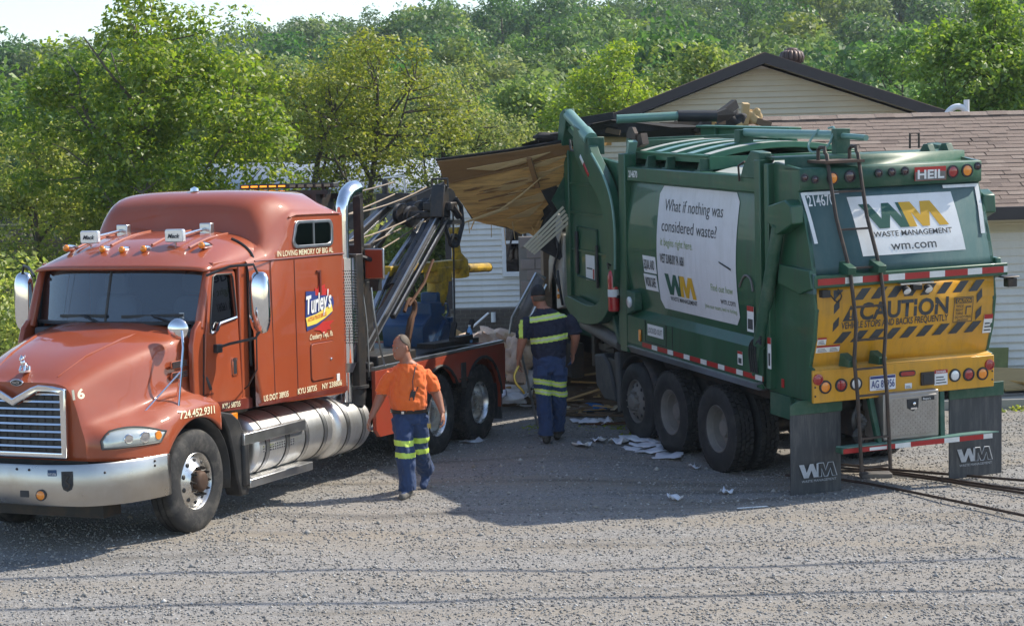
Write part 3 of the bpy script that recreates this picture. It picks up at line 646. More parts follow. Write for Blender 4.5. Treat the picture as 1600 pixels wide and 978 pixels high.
# ---- doors
for s in (-1, 1):
    out = [(-.31, 1.32), (-.36, 1.27), (-1.0, 1.235), (-1.06, 1.28), (-1.06, 2.60), (-1.02, 2.65), (-.62, 2.655), (-.56, 2.62), (-.40, 2.12), (-.36, 1.98)]
    hole = [(-.45, 2.00), (-.58, 2.02), (-.64, 2.09), (-.98, 2.13), (-1.0, 2.16), (-1.0, 2.56), (-.97, 2.595), (-.66, 2.60), (-.61, 2.58), (-.47, 2.14)]
    Y = lambda b: 1.115-.055*max(0, b-2.05)/.6
    m = MB(); m.prism(out, lambda a, b: (a, s*Y(b), b), (0, -s*.05, 0), [hole]); dr = m.build('door', 'red_paint', T, bevel=.008)
    m = MB(); m.prism(hole, lambda a, b: (a, s*(Y(b)-.028), b), (0, -s*.004, 0)); m.build('door_window', 'dark_glass' if s > 0 else 'wind_glass', dr)
    m = MB(); m.tube([(a, s*(Y(b)+.006), b) for a, b in hole[:4]], .018, 6); m.build('vent_window_trim', 'chrome', dr)
    m = MB(); m.tube([(a, s*(Y(b)+.002), b) for a, b in hole[3:]+hole[:1]], .011, 6); m.build('window_seal', 'black_plastic', dr)
    m = MB(); m.box(-.86, -.955, s*1.118, s*1.124, 1.52, 1.70); q = m.build('handle_recess', 'ink_black', dr, bevel=.003); m = MB(); m.prism(rrect(-.96, -.855, 1.515, 1.705, .02), lambda a, b: (a, s*1.117, b), (0, s*.008, 0), [rrect(-.94, -.875, 1.535, 1.685, .012)]); m.build('door_handle', 'chrome', dr)
    m = MB(); m.prism([(-.295, 1.30), (-.31, 1.30), (-.36, 2.0), (-.345, 2.0)], lambda a, b: (a, s*1.098, b), (0, s*.004, 0)); m.build('door_gap', 'ink_black', dr)
# lower maroon band along cab and sleeper with registration lettering
m = MB(); m.prism([(-.22, 1.185), (-1.24, 1.135), (-1.24, 1.245), (-.22, 1.29)], lambda a, b: (a, 1.122, b), (0, .004, 0)); m.build('sill_band', 'maroon', T)
text('axle_lettering', 'KYU 58735', 'cream_letter', T, (-.62, 1.128, 1.195), (-1, 0, -.03), (0, 0, 1), h=.055, w=.36, bold=.01)
text('door_script', 'vision', 'chrome', T, (-.30, 1.117, 1.36), (-1, 0, 0), (0, 0, 1), h=.035, w=.17, shear=.3)
# ---- mirrors
for s in (-1, 1):
    cx, cy = -.80, s*1.50
    m = MB(); m.sphere((0, 0, 0), 1, 24, 16); m.v = [(cx-.03+.085*(math.copysign(abs(p[0])**.8, p[0]) if p[0] > 0 else p[0]*.5), cy+.118*math.copysign(abs(p[1])**.6, p[1]), 2.30+.325*math.copysign(abs(p[2])**.55, p[2])) for p in m.v]; mr_ = m.build('mirror', 'chrome', T, ang=70)
    m = MB(); m.prism(rrect(-.09, .09, 2.02, 2.58, .05, 5), lambda a, b: (cx-.055, cy+a, b), (-.004, 0, 0)); m.build('mirror_glass', 'mirror', mr_)
    m = MB(); m.tube([(-.46, s*1.08, 2.60), (-.62, s*1.28, 2.69), (-.78, s*1.46, 2.70), (-.80, s*1.50, 2.60)], .015, 8); m.build('upper_arm', 'black_plastic', mr_); m = MB(); m.tube([(-.80, s*1.50, 2.0), (-.78, s*1.46, 1.93), (-.62, s*1.24, 1.88), (-.52, s*1.13, 1.84)], .015, 8); m.build('lower_arm', 'black_plastic', mr_); m = MB(); m.tube([(-.80, s*1.46, 1.98), (-.81, s*1.45, 1.60), (-1.0, s*1.22, 1.40), (-1.08, s*1.13, 1.36)], .009, 6)
    m.build('stay_rod', 'black_plastic', mr_)
    m = MB(); m.box(-.60, -.50, s*1.11, s*1.17, 1.79, 1.88); m.build('bracket_foot', 'black_plastic', mr_, bevel=.01)
# convex fender mirror on the left, on three thin legs
m = MB(); m.lathe([(-.03, .0), (-.028, .085), (-.01, .105), (.01, .11), (.03, .10), (.05, .07), (.062, 0)], (.02, 1.03, 2.08), (1, .25, 0), 24); fm = m.build('fender_mirror', 'chrome', T)
m = MB(); m.tube([(.02, 1.0, 2.08), (.06, 1.10, 2.06), (.14, 1.16, 1.9), (.27, 1.145, 1.16)], .013, 8); m.build('mirror_leg', 'chrome', fm)
m = MB(); m.tube([(.20, 1.15, 1.66), (.60, .98, 1.30)], .010, 6); m.tube([(.21, 1.15, 1.60), (.12, 1.05, 1.40)], .008, 6); m.build('mirror_stay', 'chrome', fm)
m = MB(); m.sphere((.60, .98, 1.30), .018); m.sphere((.27, 1.145, 1.15), .022); m.build('leg_foot', 'dark_steel', fm)
# hood latch
m = MB(); m.tube([(-.28, 1.05, 1.62), (-.36, 1.10, 1.54), (-.42, 1.12, 1.42)], [.02, .026, .018], 8); m.build('hood_latch', 'black_plastic', T)

# ---- sleeper
SX = [-1.22, -1.56, -1.62, -1.70, -1.88, -2.12, -2.75, -2.98, -3.14, -3.26, -3.31]
SCx = [[(0, 2.9), (.5, 2.89), (.8, 2.86), (.95, 2.80), (1.05, 2.76), (1.09, 2.73), (1.12, 2.70), (1.14, 2.60), (1.18, 1.9), (1.18, 1.15)],
       [(0, 3.06), (.5, 3.05), (.8, 3.0), (.95, 2.93), (1.06, 2.86), (1.12, 2.80), (1.155, 2.76), (1.19, 2.68), (1.2, 1.9), (1.2, 1.14)],
       [(0, 3.22), (.5, 3.215), (.84, 3.18), (.98, 3.09), (1.08, 2.95), (1.12, 2.85), (1.165, 2.78), (1.195, 2.70), (1.2, 1.9), (1.2, 1.14)],
       [(0, 3.36), (.5, 3.35), (.86, 3.31), (1.0, 3.21), (1.09, 3.05), (1.13, 2.92), (1.17, 2.82), (1.2, 2.72), (1.2, 1.9), (1.2, 1.14)],
       [(0, 3.455), (.5, 3.45), (.88, 3.41), (1.03, 3.32), (1.12, 3.17), (1.16, 3.02), (1.19, 2.90), (1.2, 2.72), (1.2, 1.9), (1.2, 1.13)],
       [(0, 3.49), (.5, 3.485), (.90, 3.45), (1.06, 3.37), (1.15, 3.275), (1.175, 3.225), (1.2, 3.19), (1.2, 2.72), (1.2, 1.9), (1.2, 1.12)],
       [(0, 3.485), (.5, 3.48), (.90, 3.45), (1.06, 3.37), (1.15, 3.275), (1.175, 3.225), (1.2, 3.19), (1.2, 2.72), (1.2, 1.9), (1.2, 1.10)],
       [(0, 3.44), (.5, 3.435), (.82, 3.40), (1.0, 3.34), (1.13, 3.265), (1.175, 3.22), (1.2, 3.19), (1.2, 2.72), (1.2, 1.9), (1.2, 1.09)],
       [(0, 3.36), (.5, 3.355), (.82, 3.33), (1.0, 3.29), (1.13, 3.24), (1.175, 3.21), (1.2, 3.19), (1.2, 2.72), (1.2, 1.9), (1.2, 1.09)],
       [(0, 3.25), (.5, 3.25), (.82, 3.235), (1.0, 3.22), (1.13, 3.205), (1.175, 3.19), (1.195, 3.17), (1.195, 2.72), (1.195, 1.9), (1.195, 1.09)],
       [(0, 3.16), (.5, 3.16), (.82, 3.16), (1.0, 3.155), (1.12, 3.15), (1.15, 3.145), (1.17, 3.14), (1.17, 2.72), (1.17, 1.9), (1.17, 1.12)]]
def slp_ring(x):
    c = [np.array(p) for p in hermite(SX, SCx, x)]; c = smooth_poly(c[:7], 4)[:-1]+c[6:]
    half = [(x, p[0], p[1]) for p in c]; return [(p[0], -p[1], p[2]) for p in reversed(half[1:])]+half
xs = [-1.22, -1.4, -1.56, -1.59, -1.62, -1.66, -1.70, -1.78, -1.88, -1.96, -2.04, -2.12, -2.3, -2.75, -2.87, -2.98, -3.06, -3.14, -3.20, -3.26, -3.29, -3.31]
m = MB(); rg = [slp_ring(x) for x in xs]; m.loft(rg); n = len(rg[-1]); m.add(rg[-1], [tuple(range(n))]); m.add([rg[0][0], rg[0][-1], rg[-1][-1], rg[-1][0]], [(0, 1, 2, 3)])
slp = m.build('sleeper', 'red_paint', T, ang=32)
m = MB(); m.tube([(x, 1.203, 2.715-.004*(x+1.2)) for x in (-1.24, -2.0, -2.7, -3.28)], .010, 6); m.tube([(-1.58, 1.2, 2.70), (-1.60, 1.202, 1.16)], .005, 4) ; m.tube([(-2.10, 1.203, 2.70), (-2.11, 1.203, 1.18)], .005, 4)
m.build('sleeper_seam', 'maroon', T)
m = MB(); m.tube([(-2.04, 1.188, 3.17), (-2.15, 1.206, 3.195), (-2.6, 1.208, 3.198), (-3.2, 1.206, 3.195)], .011, 6); m.build('roof_trim', 'red_paint', T)
# sleeper window
sw = rrect(-3.02, -2.07, 2.82, 3.13, .09, 5); sw = [(a+(.07 if (a > -2.3 and b < 2.95) else 0)*0+(-.05 if (a > -2.3 and b > 3.0) else 0), b) for a, b in sw]
inn = [(-2.545+(a+2.545)*.90, 2.975+(b-2.975)*.78) for a, b in sw]
m = MB(); m.prism(sw, lambda a, b: (a, 1.198, b), (0, .018, 0), [inn]); wf = m.build('sleeper_window', 'aluminium', T, bevel=.006)
m = MB(); m.prism(inn, lambda a, b: (a, 1.202, b), (0, .003, 0)); m.build('window_pane', 'dark_glass', wf)
m = MB(); m.prism(inn, lambda a, b: (a, 1.194, b), (0, .004, 0)); m.build('window_backing', 'interior', wf)
m = MB(); m.box(-2.575, -2.55, 1.204, 1.214, 2.86, 3.095); m.build('window_divider', 'aluminium', wf)
text('memorial_lettering', 'IN LOVING MEMORY OF BIG AL', 'cream_letter', T, (-1.73, 1.202, 2.745), (-1, 0, 0), (0, 0, 1), h=.062, w=1.29, bold=.012)
text('dot_lettering', 'US DOT 38935', 'cream_letter', T, (-1.34, 1.206, 1.195), (-1, 0, -.004), (0, 0, 1), h=.062, w=.54, bold=.02)
text('kyu_lettering', 'KYU 58735', 'cream_letter', T, (-2.09, 1.206, 1.192), (-1, 0, -.004), (0, 0, 1), h=.062, w=.44, bold=.02)
text('ny_lettering', 'NY 238806', 'cream_letter', T, (-2.66, 1.206, 1.19), (-1, 0, -.004), (0, 0, 1), h=.062, w=.48, bold=.02)
m = MB(); m.prism([(-1.24, 1.155), (-3.29, 1.105), (-3.29, 1.165), (-1.24, 1.185)], lambda a, b: (a, 1.2, b), (0, .005, 0)); m.build('sleeper_band', 'maroon', T)
# hatch door
m = MB(); m.prism(rrect(-2.99, -2.41, 1.29, 1.735, .06, 4), lambda a, b: (a, 1.202, b-.02*(a+2.4)*-.0), (0, .003, 0)); m.build('hatch_gap', 'maroon', T)
m = MB(); m.prism(rrect(-2.98, -2.42, 1.30, 1.725, .055, 4), lambda a, b: (a, 1.202, b), (0, .012, 0)); hd = m.build('side_hatch', 'red_paint', T, bevel=.005)
m = MB(); m.sphere((-2.88, 1.216, 1.52), .016); m.build('hatch_lock', 'chrome', hd)
m = MB(); m.box(-3.10, -3.03, 1.203, 1.207, 1.245, 1.33); m.build('fuel_sticker', 'white_decal', T)
# grab handle
m = MB(); m.box(-2.69, -2.655, 1.2, 1.222, 2.27, 2.55); m.box(-2.69, -2.60, 1.2, 1.222, 2.535, 2.555); m.build('grab_handle', 'maroon', T)
# company logo: white slanted name on navy, yellow swoosh, red leaves
LY = 1.206
def pl(name, pts, material, off, par=None):
    m = MB(); m.prism(pts, lambda a, b: (-2.32-a, LY+off, 1.86+b), (0, .002, 0)); return m.build(name, material, par or T)
lg = pl('company_logo', [(.02, .02), (.30, .07), (.62, .18), (.68, .30), (.66, .37), (.50, .40), (.24, .41), (.24, .46), (.02, .47), (.0, .20)], 'ink_blue', 0)
pl('leaf_print', [(.22, .40), (.24, .50), (.30, .48), (.36, .58), (.40, .51), (.48, .53), (.47, .48), (.60, .46), (.55, .41), (.68, .35), (.62, .33), (.66, .24), (.30, .20)], 'ink_red', -.0008, lg)
pl('leaf_print', [(.20, .02), (.34, .0), (.44, -.06), (.50, .0), (.60, .0), (.56, .05), (.68, .10), (.40, .10)], 'ink_red', -.0008, lg)
pl('swoosh_print', [(.0, .17), (.25, .20), (.62, .29), (.64, .21), (.45, .14), (.25, .09), (.03, .07)], 'logo_yellow', .003, lg)
text('logo_name', "Turley's", 'white_decal', lg, (-2.325, LY+.007, 2.07), Vector((-1, 0, .09)).normalized(), (0, 0, 1), h=.20, w=.60, bold=.025, shear=.15)
text('logo_service', 'AUTO & TRUCK SERVICE', 'ink_red', lg, (-2.36, LY+.007, 1.985), Vector((-1, 0, .10)).normalized(), (0, 0, 1), h=.042, w=.44, bold=.01)
text('town_lettering', 'Cranberry Twp., Pa.', 'cream_letter', T, (-2.40, LY, 1.775), (-1, 0, .02), (0, 0, 1), h=.06, w=.55, bold=.015, shear=.35)

# ---- exhaust stack (left) behind the sleeper
m = MB(); m.cyl((-3.50, 1.08, .95), (-3.50, 1.08, 3.12), .075, .075, 20); pth = smooth_poly([(-3.50, 1.08, 3.10), (-3.51, 1.08, 3.26), (-3.57, 1.08, 3.37), (-3.69, 1.08, 3.45), (-3.86, 1.08, 3.48)], 4)
stk = MB(); stk.v, stk.f, stk.m = m.v, m.f, m.m; stk.tube(pth, [.077]*4+[.082]*5+[.09]*4+[.098]*(len(pth)-13), 20, cap=False)
ex = stk.build('exhaust_stack', 'chrome', T)
m = MB(); m.cyl((-3.50, 1.10, 1.42), (-3.50, 1.10, 2.66), .125, .125, 28); m.build('heat_shield', 'chrome', ex)
hs = MB()
for i in range(26):
    for k in range(-6, 7):
        a = PI/2+k*.19+(i % 2)*.095-.2; z = 1.66+i*.034
        hs.sphere((-3.50+.126*math.cos(a), 1.10+.126*math.sin(a), z), .008, 6, 4)
hp = hs.build('perforations', 'ink_black', ex); hp['kind'] = 'stuff'
m = MB(); m.cyl((-3.50, 1.09, 1.30), (-3.50, 1.09, 1.42), .07, .12, 20); m.tube([(-3.50, 1.09, 1.32), (-3.50, 1.05, 1.15), (-3.44, .9, 1.02), (-3.2, .6, .95)], .065, 12); m.build('exhaust_elbow', 'aluminium', ex)
m = MB(); m.box(-3.86, -3.68, .78, 1.16, .95, 2.70); m.build('stack_post', 'dark_steel', T, bevel=.01)
m = MB()
for k in range(14): m.sphere((-4.0, 1.05, 1.90+k*.045), .034, 6, 5, sc=(.8 if k % 2 else 1.0, 1.0 if k % 2 else .7, 1.0))
m.build('chain', 'chain_gold', T)
m = MB(); m.box(-4.42, -4.39, .90, 1.17, 2.36, 2.74); q = m.build('rear_lamp_housing', 'aluminium', T, bevel=.01); m = MB(); m.box(-4.388, -4.375, .92, 1.15, 2.38, 2.72); m.build('red_panel', 'red_panel', q); m = MB(); m.box(-4.46, -4.36, .98, 1.1, 2.22, 2.36); m.tube([(-4.4, 1.0, 2.6), (-4.2, .9, 2.66), (-3.9, .85, 2.64)], .03, 8); m.build('lamp_bracket', 'black_plastic', q)
# air canister and hoses behind the cab
m = MB(); m.cyl((-3.75, 1.04, .88), (-3.75, 1.04, 1.08), .14, .14, 20); m.cyl((-3.75, 1.04, 1.09), (-3.75, 1.04, 1.12), .19, .19, 20); m.cyl((-3.95, .95, .80), (-3.95, .95, 1.06), .1, .1, 14); m.build('air_canister', 'black_plastic', T)
m = MB(); m.tube(smooth_poly([(-4.05, 1.16, 2.28), (-4.05, 1.20, 1.9), (-4.15, 1.22, 1.5), (-4.30, 1.22, 1.2), (-4.28, 1.22, .95)], 4), .013, 6); m.tube(smooth_poly([(-3.86, 1.1, 2.5), (-3.92, 1.15, 1.9), (-3.96, 1.15, 1.2)], 4), .012, 6); m.build('air_hose', 'aluminium', T)
# ---- fuel tanks and steps
def tank(x0, x1, y, z, r):
    m = MB(); L_ = x1-x0; m.lathe([(0, 0), (0, r*.80), (.02, r*.93), (.05, r), (L_-.05, r), (L_-.02, r*.93), (L_, r*.80), (L_, 0)], (x0, y, z), (1, 0, 0), 40); tk = m.build('fuel_tank', 'tank_metal', T, ang=30)
    for x in np.linspace(x0+.22, x1-.22, 4 if L_ > 1.2 else 2):
        s = MB(); s.lathe([(-.03, r+.001), (-.03, r+.008), (.03, r+.008), (.03, r+.001)], (x, y, z), (1, 0, 0), 40); s.build('tank_strap', 'aluminium', tk)
        s = MB(); s.lathe([(-.046, r+.001), (-.046, r+.0045), (-.03, r+.0045)], (x, y, z), (1, 0, 0), 40); s.lathe([(.03, r+.0045), (.046, r+.0045), (.046, r+.001)], (x, y, z), (1, 0, 0), 40); s.build('strap_liner', 'black_plastic', tk)
    return tk
tank(-2.94, -1.18, .86, .70, .345); tank(-3.92, -3.08, .84, .66, .36)
m = MB(); m.box(-2.20, -.86, 1.02, 1.24, .78, .90); st1 = m.build('cab_step', 'aluminium', T, bevel=.008); st1['label'] = 'upper step bar'
m = MB()
for k in range(14):
    for j in range(3): m.box(-1.98+k*.05, -1.95+k*.05, 1.195+.0, 1.2055, .70-j*.026, .714-j*.026)
m.build('step_tread', 'chrome', T)['kind'] = 'stuff'
m = MB(); m.box(-2.34, -.96, 1.0, 1.24, .31, .40); m.build('cab_step', 'aluminium', T, bevel=.008)
m = MB(); m.box(-.98, -.86, 1.0, 1.235, .33, .92); m.build('step_bracket', 'black_plastic', T, bevel=.03)
m = MB(); m.box(-.88, -.70, 1.10, 1.16, 1.05, 1.13); m.build('side_marker', 'amber_lens', T, bevel=.01)
# ---- wrecker body
def arch(cx, r, a0, a1, n=10): return [(cx+r*math.cos(a), .525+r*math.sin(a)) for a in np.linspace(a0, a1, n)]
side = [(-3.95, 1.27), (-7.92, 1.29), (-8.0, 1.20), (-7.98, .72), (-7.82, .66)]+arch(-7.2, .62, PI-.15+.35, .62, 9)+arch(-5.82, .62, PI-.62, -.05, 9)+[(-5.16, .44), (-4.05, .46), (-3.95, .55)]
for s in (-1, 1):
    m = MB(); m.prism(side, lambda a, b: (a, s*1.235, b), (0, -s*.05, 0)); sd = m.build('body_side', 'red_panel', T, bevel=.006)
    m = MB()
    for cx, a0, a1 in ((-7.2, .60, PI-.1), (-5.82, .0, PI-.6)): m.tube([(p[0], s*1.238, p[1]) for p in arch(cx, .635, a0, a1, 14)], .022, 6)
    m.build('fender_lip', 'black_plastic', sd)
    if s > 0:
        m = MB(); m.box(-6.62, -6.46, 1.237, 1.25, .80, 1.14); m.build('body_latch', 'black_plastic', sd, bevel=.01); m = MB(); m.bar((-6.4, 1.252, .93), (-6.85, 1.252, .92), .02, .02); m.build('latch_rod', 'dark_steel', sd)
m = MB(); m.box(-8.0, -3.95, -1.18, 1.18, 1.16, 1.262); m.build('deck', 'dark_steel', T)
m = MB(); m.bar((-3.95, 1.21, 1.30), (-7.95, 1.21, 1.315), .06, .03); m.build('deck_edge', 'aluminium', T)
m = MB(); m.box(-8.05, -7.98, -1.2, 1.2, .62, 1.28); m.build('tail_panel', 'red_panel', T)
for s in (-1, 1):
    m = MB(); m.box(-7.93, -7.90, s*.75, s*1.2, .22, .72); m.build('mud_flap', 'flap_rubber', T)
m = MB(); m.box(-4.2, -4.05, -1.1, 1.1, 1.28, 1.36); m.box(-5.3, -4.3, -.95, -.35, 1.26, 1.55); m.box(-5.6, -4.5, .40, 1.0, 1.26, 1.40); m.build('deck_boxes', 'dark_steel', T, bevel=.02)
# amber light bar on its pylon
m = MB(); m.box(-4.12, -3.98, -.60, .72, 3.50, 3.56); lb = m.build('light_bar', 'black_plastic', T, bevel=.01)
for k in range(5): m = MB(); m.box(-3.978, -3.965, -.56+k*.13, -.47+k*.13, 3.520, 3.540); m.build('amber_lamp', 'amber_lit', lb)
for k in range(5): m = MB(); m.box(-3.978, -3.965, .12+k*.12, .20+k*.12, 3.512, 3.545); m.build('amber_lamp', 'dark_lens', lb)
m = MB(); m.box(-4.1, -4.0, -.45, .62, 3.42, 3.475); m.cyl((-4.05, -.40, 3.38), (-4.05, -.40, 3.5), .03, .03, 8); m.cyl((-4.05, .55, 3.38), (-4.05, .55, 3.5), .03, .03, 8); m.box(-4.35, -3.9, .45, .52, 2.9, 3.42); m.box(-4.35, -3.9, -.62, -.55, 2.7, 3.42); m.box(-4.4, -4.3, -.7, .9, 3.36, 3.43); m.box(-4.40, -4.32, .80, .9, 1.3, 3.4); m.box(-4.40, -4.32, -.72, -.62, 1.3, 3.4)
m.build('light_bar_frame', 'dark_steel', T)
m = MB(); m.lathe([(0, .05), (.03, .045), (.05, .0)], (-2.0, 0, 3.485), (0, 0, 1), 16); m.build('antenna_dome', 'chrome', T)
# winch turret
m = MB(); m.box(-5.3, -4.6, -.55, .55, 1.26, 2.3); m.box(-5.15, -4.75, -.5, .62, 2.3, 2.78); m.build('winch_turret', 'dark_steel', T, bevel=.02)
for y in (-.28, .30):
    m = MB(); m.lathe([(-.22, .0), (-.22, .16), (-.19, .16), (-.19, .10), (.19, .10), (.19, .16), (.22, .16), (.22, 0)], (-5.3, y, 2.60), (0, 1, 0), 20); w_ = m.build('winch_drum', 'boom_steel', T)
# main boom: two light-edged rails with dark gussets and an inner ram
def rail(p, q, w, h): 
    m = MB(); m.bar(p, q, w, h, up=(0, 1, 0)); return m
Atop, Abot = Vector((-7.84, .15, 3.11)), Vector((-5.60, .15, 1.43)); Btop, Bbot = Vector((-7.45, .55, 3.20)), Vector((-5.02, .55, 1.45)); Ct, Cb = Vector((-7.44, .62, 3.02)), Vector((-5.70, .62, 1.80))
Akn = Vector((-6.62, .15, 2.41)); Atop = Vector((-7.63, .15, 3.0))
for a, b, w in ((Atop, Akn, .05), (Akn, Abot, .05), (Btop, Bbot, .10), (Ct, Cb, .07)):
    bm_ = rail(a, b, .085 if w > .08 else .06, w).build('boom_rail', 'boom_edge' if w == .05 else 'boom_steel', T, bevel=.006)
    e = MB(); d = (b-a).normalized(); nrm = d.cross(Vector((0, 1, 0))).normalized()
    for sg in ((1,) if w == .07 else (-1, 1)): e.bar(a+Vector((0, .045, 0))+nrm*sg*.05, b+Vector((0, .045, 0))+nrm*sg*.05, .016, .02, up=(0, 1, 0))
    e.build('rail_edge', 'boom_edge', bm_)
for t in (.24, .50, .74):
    a = Vector((-7.2, .15, 2.76)).lerp(Vector((-5.9, .15, 1.72)), (t-.24)*2); b = Btop.lerp(Bbot, t-.02); d = (Abot-Atop).normalized()
    m = MB(); q1, q2 = a-d*.17, a+d*.17; q3, q4 = b+d*.17, b-d*.17; c1 = (a+b)/2-d*.05; c2 = (a+b)/2+d*.07
    vs = [q1, c1, q4, q3, c2, q2]; up = Vector((0, 0, .03)); m.add([v-up for v in vs]+[v+up for v in vs], [(0, 1, 2, 3, 4, 5), (11, 10, 9, 8, 7, 6)]+[(i, (i+1) % 6, (i+1) % 6+6, i+6) for i in range(6)])
    m.build('boom_gusset', 'ink_black', T)
m = MB(); m.cyl((-7.35, .36, 2.95), (-6.3, .36, 2.16), .075, .075, 16); r1 = m.build('boom_ram', 'boom_steel', T); m = MB(); m.cyl((-6.3, .36, 2.16), (-5.2, .36, 1.36), .055, .055, 14); m.build('ram_rod', 'rust', r1)
# boom head with sheaves and hook bail
m = MB(); m.prism([(-8.36, 3.05), (-8.08, 3.05), (-8.12, 3.30), (-8.18, 3.50), (-8.30, 3.50)], lambda a, b: (a, .22, b), (0, .2, 0)); m.box(-8.42, -8.2, .06, .50, 3.14, 3.26); m.box(-8.45, -8.3, -.2, .3, 3.04, 3.14); hd_ = m.build('boom_head', 'dark_steel', T, bevel=.02); hd_.location = (.93, .28, .02)
m = MB(); m.tube([(-8.24, .20, 3.46), (-8.24, .20, 3.58), (-8.24, .44, 3.58), (-8.24, .44, 3.46)], .018, 6); m.tube([(-8.3, .47, 3.2), (-8.46, .50, 3.05)], .05, 8); m.build('cable_guide', 'dark_steel', hd_)
for y, z, x in ((.34, 3.30, -8.42), (.2, 3.26, -8.42), (-.20, 3.06, -8.40), (-.34, 3.10, -8.35)):
    m = MB(); m.lathe([(-.04, .0), (-.04, .15), (-.03, .155), (-.012, .115), (.012, .115), (.03, .155), (.04, .15), (.04, 0)], (x, y, z), (.25, 1, 0), 24); m.build('sheave', 'boom_steel', hd_)
bl = [(-8.22, .34, 3.05), (-8.40, .38, 2.72), (-8.47, .40, 2.64), (-8.56, .42, 2.66), (-8.66, .46, 2.95), (-8.62, .46, 3.20), (-8.5, .44, 3.30)]
m = MB(); m.tube(bl, .032, 8); m.bar((-8.22, .34, 2.98), (-8.68, .45, 2.98), .06, .06); m.lathe([(-.03, .055), (-.03, .10), (.03, .10), (.03, .055)], (-8.46, .41, 2.72), (.2, 1, 0), 18, closed=True); m.build('hook_bail', 'ink_black', hd_)
# second boom of the far side
m = MB(); m.bar((-8.3, -.62, 3.30), (-5.6, -.62, 2.25), .12, .10, up=(0, 1, 0)); m.bar((-8.2, -.30, 3.24), (-5.9, -.34, 2.26), .10, .08, up=(0, 1, 0)); b2 = m.build('second_boom', 'boom_steel', T, bevel=.01)
m = MB()
for sg in (-.055, .055): m.bar((-8.3, -.57, 3.30+sg), (-5.6, -.57, 2.25+sg), .016, .02); m.bar((-8.2, -.26, 3.24+sg), (-5.9, -.30, 2.26+sg), .014, .02)
m.build('boom_edges', 'boom_edge', b2)
m = MB(); m.bar((-8.0, -.5, 3.0), (-6.2, -.5, 1.7), .07, .07); m.bar((-7.6, -.45, 2.95), (-6.5, -.45, 1.9), .05, .05); m.build('second_ram', 'dark_steel', b2)
m = MB(); m.box(-8.35, -8.0, -.75, -.25, 3.2, 3.42); m.box(-8.18, -8.1, -.7, -.62, 3.4, 3.62); m.build('second_boom_head', 'dark_steel', b2, bevel=.02)
m = MB(); m.tube([(-8.14, -.68, 3.40), (-8.14, -.68, 3.64), (-8.14, -.36, 3.66), (-8.14, -.34, 3.42)], .018, 6); m.build('cable_guide', 'boom_edge', b2)
for x, y, z in ((-6.5, -.75, 3.10), (-6.7, -.5, 3.12), (-8.05, -.12, 3.12), (-8.2, .02, 3.16)):
    m = MB(); m.lathe([(-.1, 0), (-.1, .18), (-.075, .185), (-.05, .13), (.05, .13), (.075, .185), (.1, .18), (.1, 0)], (x, y, z), (.5, 1, 0), 24); m.build('cable_sheave', 'ink_black', b2)
# wire ropes from the winches to the heads
def rope(p, q, sag, r=.012, mt='wire_rope', name='wire_rope'):
    p, q = Vector(p), Vector(q); pts = [p.lerp(q, t)-Vector((0, 0, sag*4*t*(1-t))) for t in np.linspace(0, 1, 9)]
    m = MB(); m.tube(pts, r, 6); return m.build(name, mt, T)
rope((-4.0, .2, 3.30), (-8.14, -.5, 3.58), .02); rope((-4.0, .35, 3.14), (-8.16, .0, 3.50), .11); rope((-4.5, -.2, 2.9), (-8.1, -.45, 3.42), .02); rope((-4.3, .4, 2.78), (-8.2, .2, 3.30), .10); rope((-4.7, .35, 2.58), (-8.2, -.1, 3.06), .0); rope((-4.8, .45, 2.48), (-8.25, .05, 3.08), .02); rope((-6.9, .1, 3.26), (-7.54, .54, 3.54), 0, .01, 'ink_black')
rope((-7.53, .69, 3.2), (-7.51, .68, 1.3), 0, .014, 'ink_black', 'hook_cable')
m = MB(); m.tube(smooth_poly([(-6.05, .62, 1.85), (-6.2, .62, 2.0), (-6.35, .62, 1.96), (-6.36, .62, 1.84), (-6.25, .62, 1.72), (-6.15, .62, 1.5), (-6.1, .62, 1.3)], 3), [.025]*6+[.04]*6+[.05]*7, 8); m.build('tow_hook', 'rust', T)
m = MB(); m.tube([(-6.9, .66, 2.5), (-6.6, .66, 2.2), (-6.15, .64, 1.92)], .022, 6); m.build('hook_bar', 'rust', T)
# blue outrigger housing and yellow rotator head
m = MB(); bx = [(-6.75, 1.27), (-7.85, 1.27), (-7.85, 1.62), (-7.78, 1.68), (-7.52, 1.80), (-7.52, 2.02), (-7.06, 2.04), (-7.06, 1.82), (-6.72, 1.66), (-6.70, 1.60)]
m.prism(bx, lambda a, b: (a, .62, b), (0, -.8, 0)); bh = m.build('blue_housing', 'blue_steel', T, bevel=.02); bh.location = (-2.04, -.256, .234); bh.scale = (.8, .8, .8)
m = MB(); m.bar((-7.1, .66, 1.30), (-7.55, .66, 1.66), .07, .10); m.bar((-7.3, .64, 1.28), (-7.7, .64, 1.64), .05, .06); m.box(-7.95, -7.84, .3, .64, 1.45, 1.72); m.tube(smooth_poly([(-7.85, .5, 1.95), (-8.0, .5, 1.96), (-8.03, .5, 1.80), (-7.92, .5, 1.72)], 3), .018, 6); m.build('housing_strut', 'blue_steel', bh)
m = MB(); m.box(-7.75, -7.40, .25, .58, 1.8, 2.2); m.build('rotator_base', 'blue_steel', bh, bevel=.03)
m = MB(); m.box(-8.45, -5.9, .32, .52, 2.30, 2.44); m.cyl((-9.45, .42, 2.27), (-8.2, .42, 2.30), .072, .072, 8); m.box(-7.85, -7.4, .30, .54, 2.14, 2.36); m.tube([(-7.62, .42, 2.24), (-7.60, .42, 2.0), (-7.55, .42, 1.80)], [.16, .15, .10], 14); yl = m.build('yellow_crosshead', 'yellow_worn', T, bevel=.015); yl.location = (-.58, -.30, -.01)
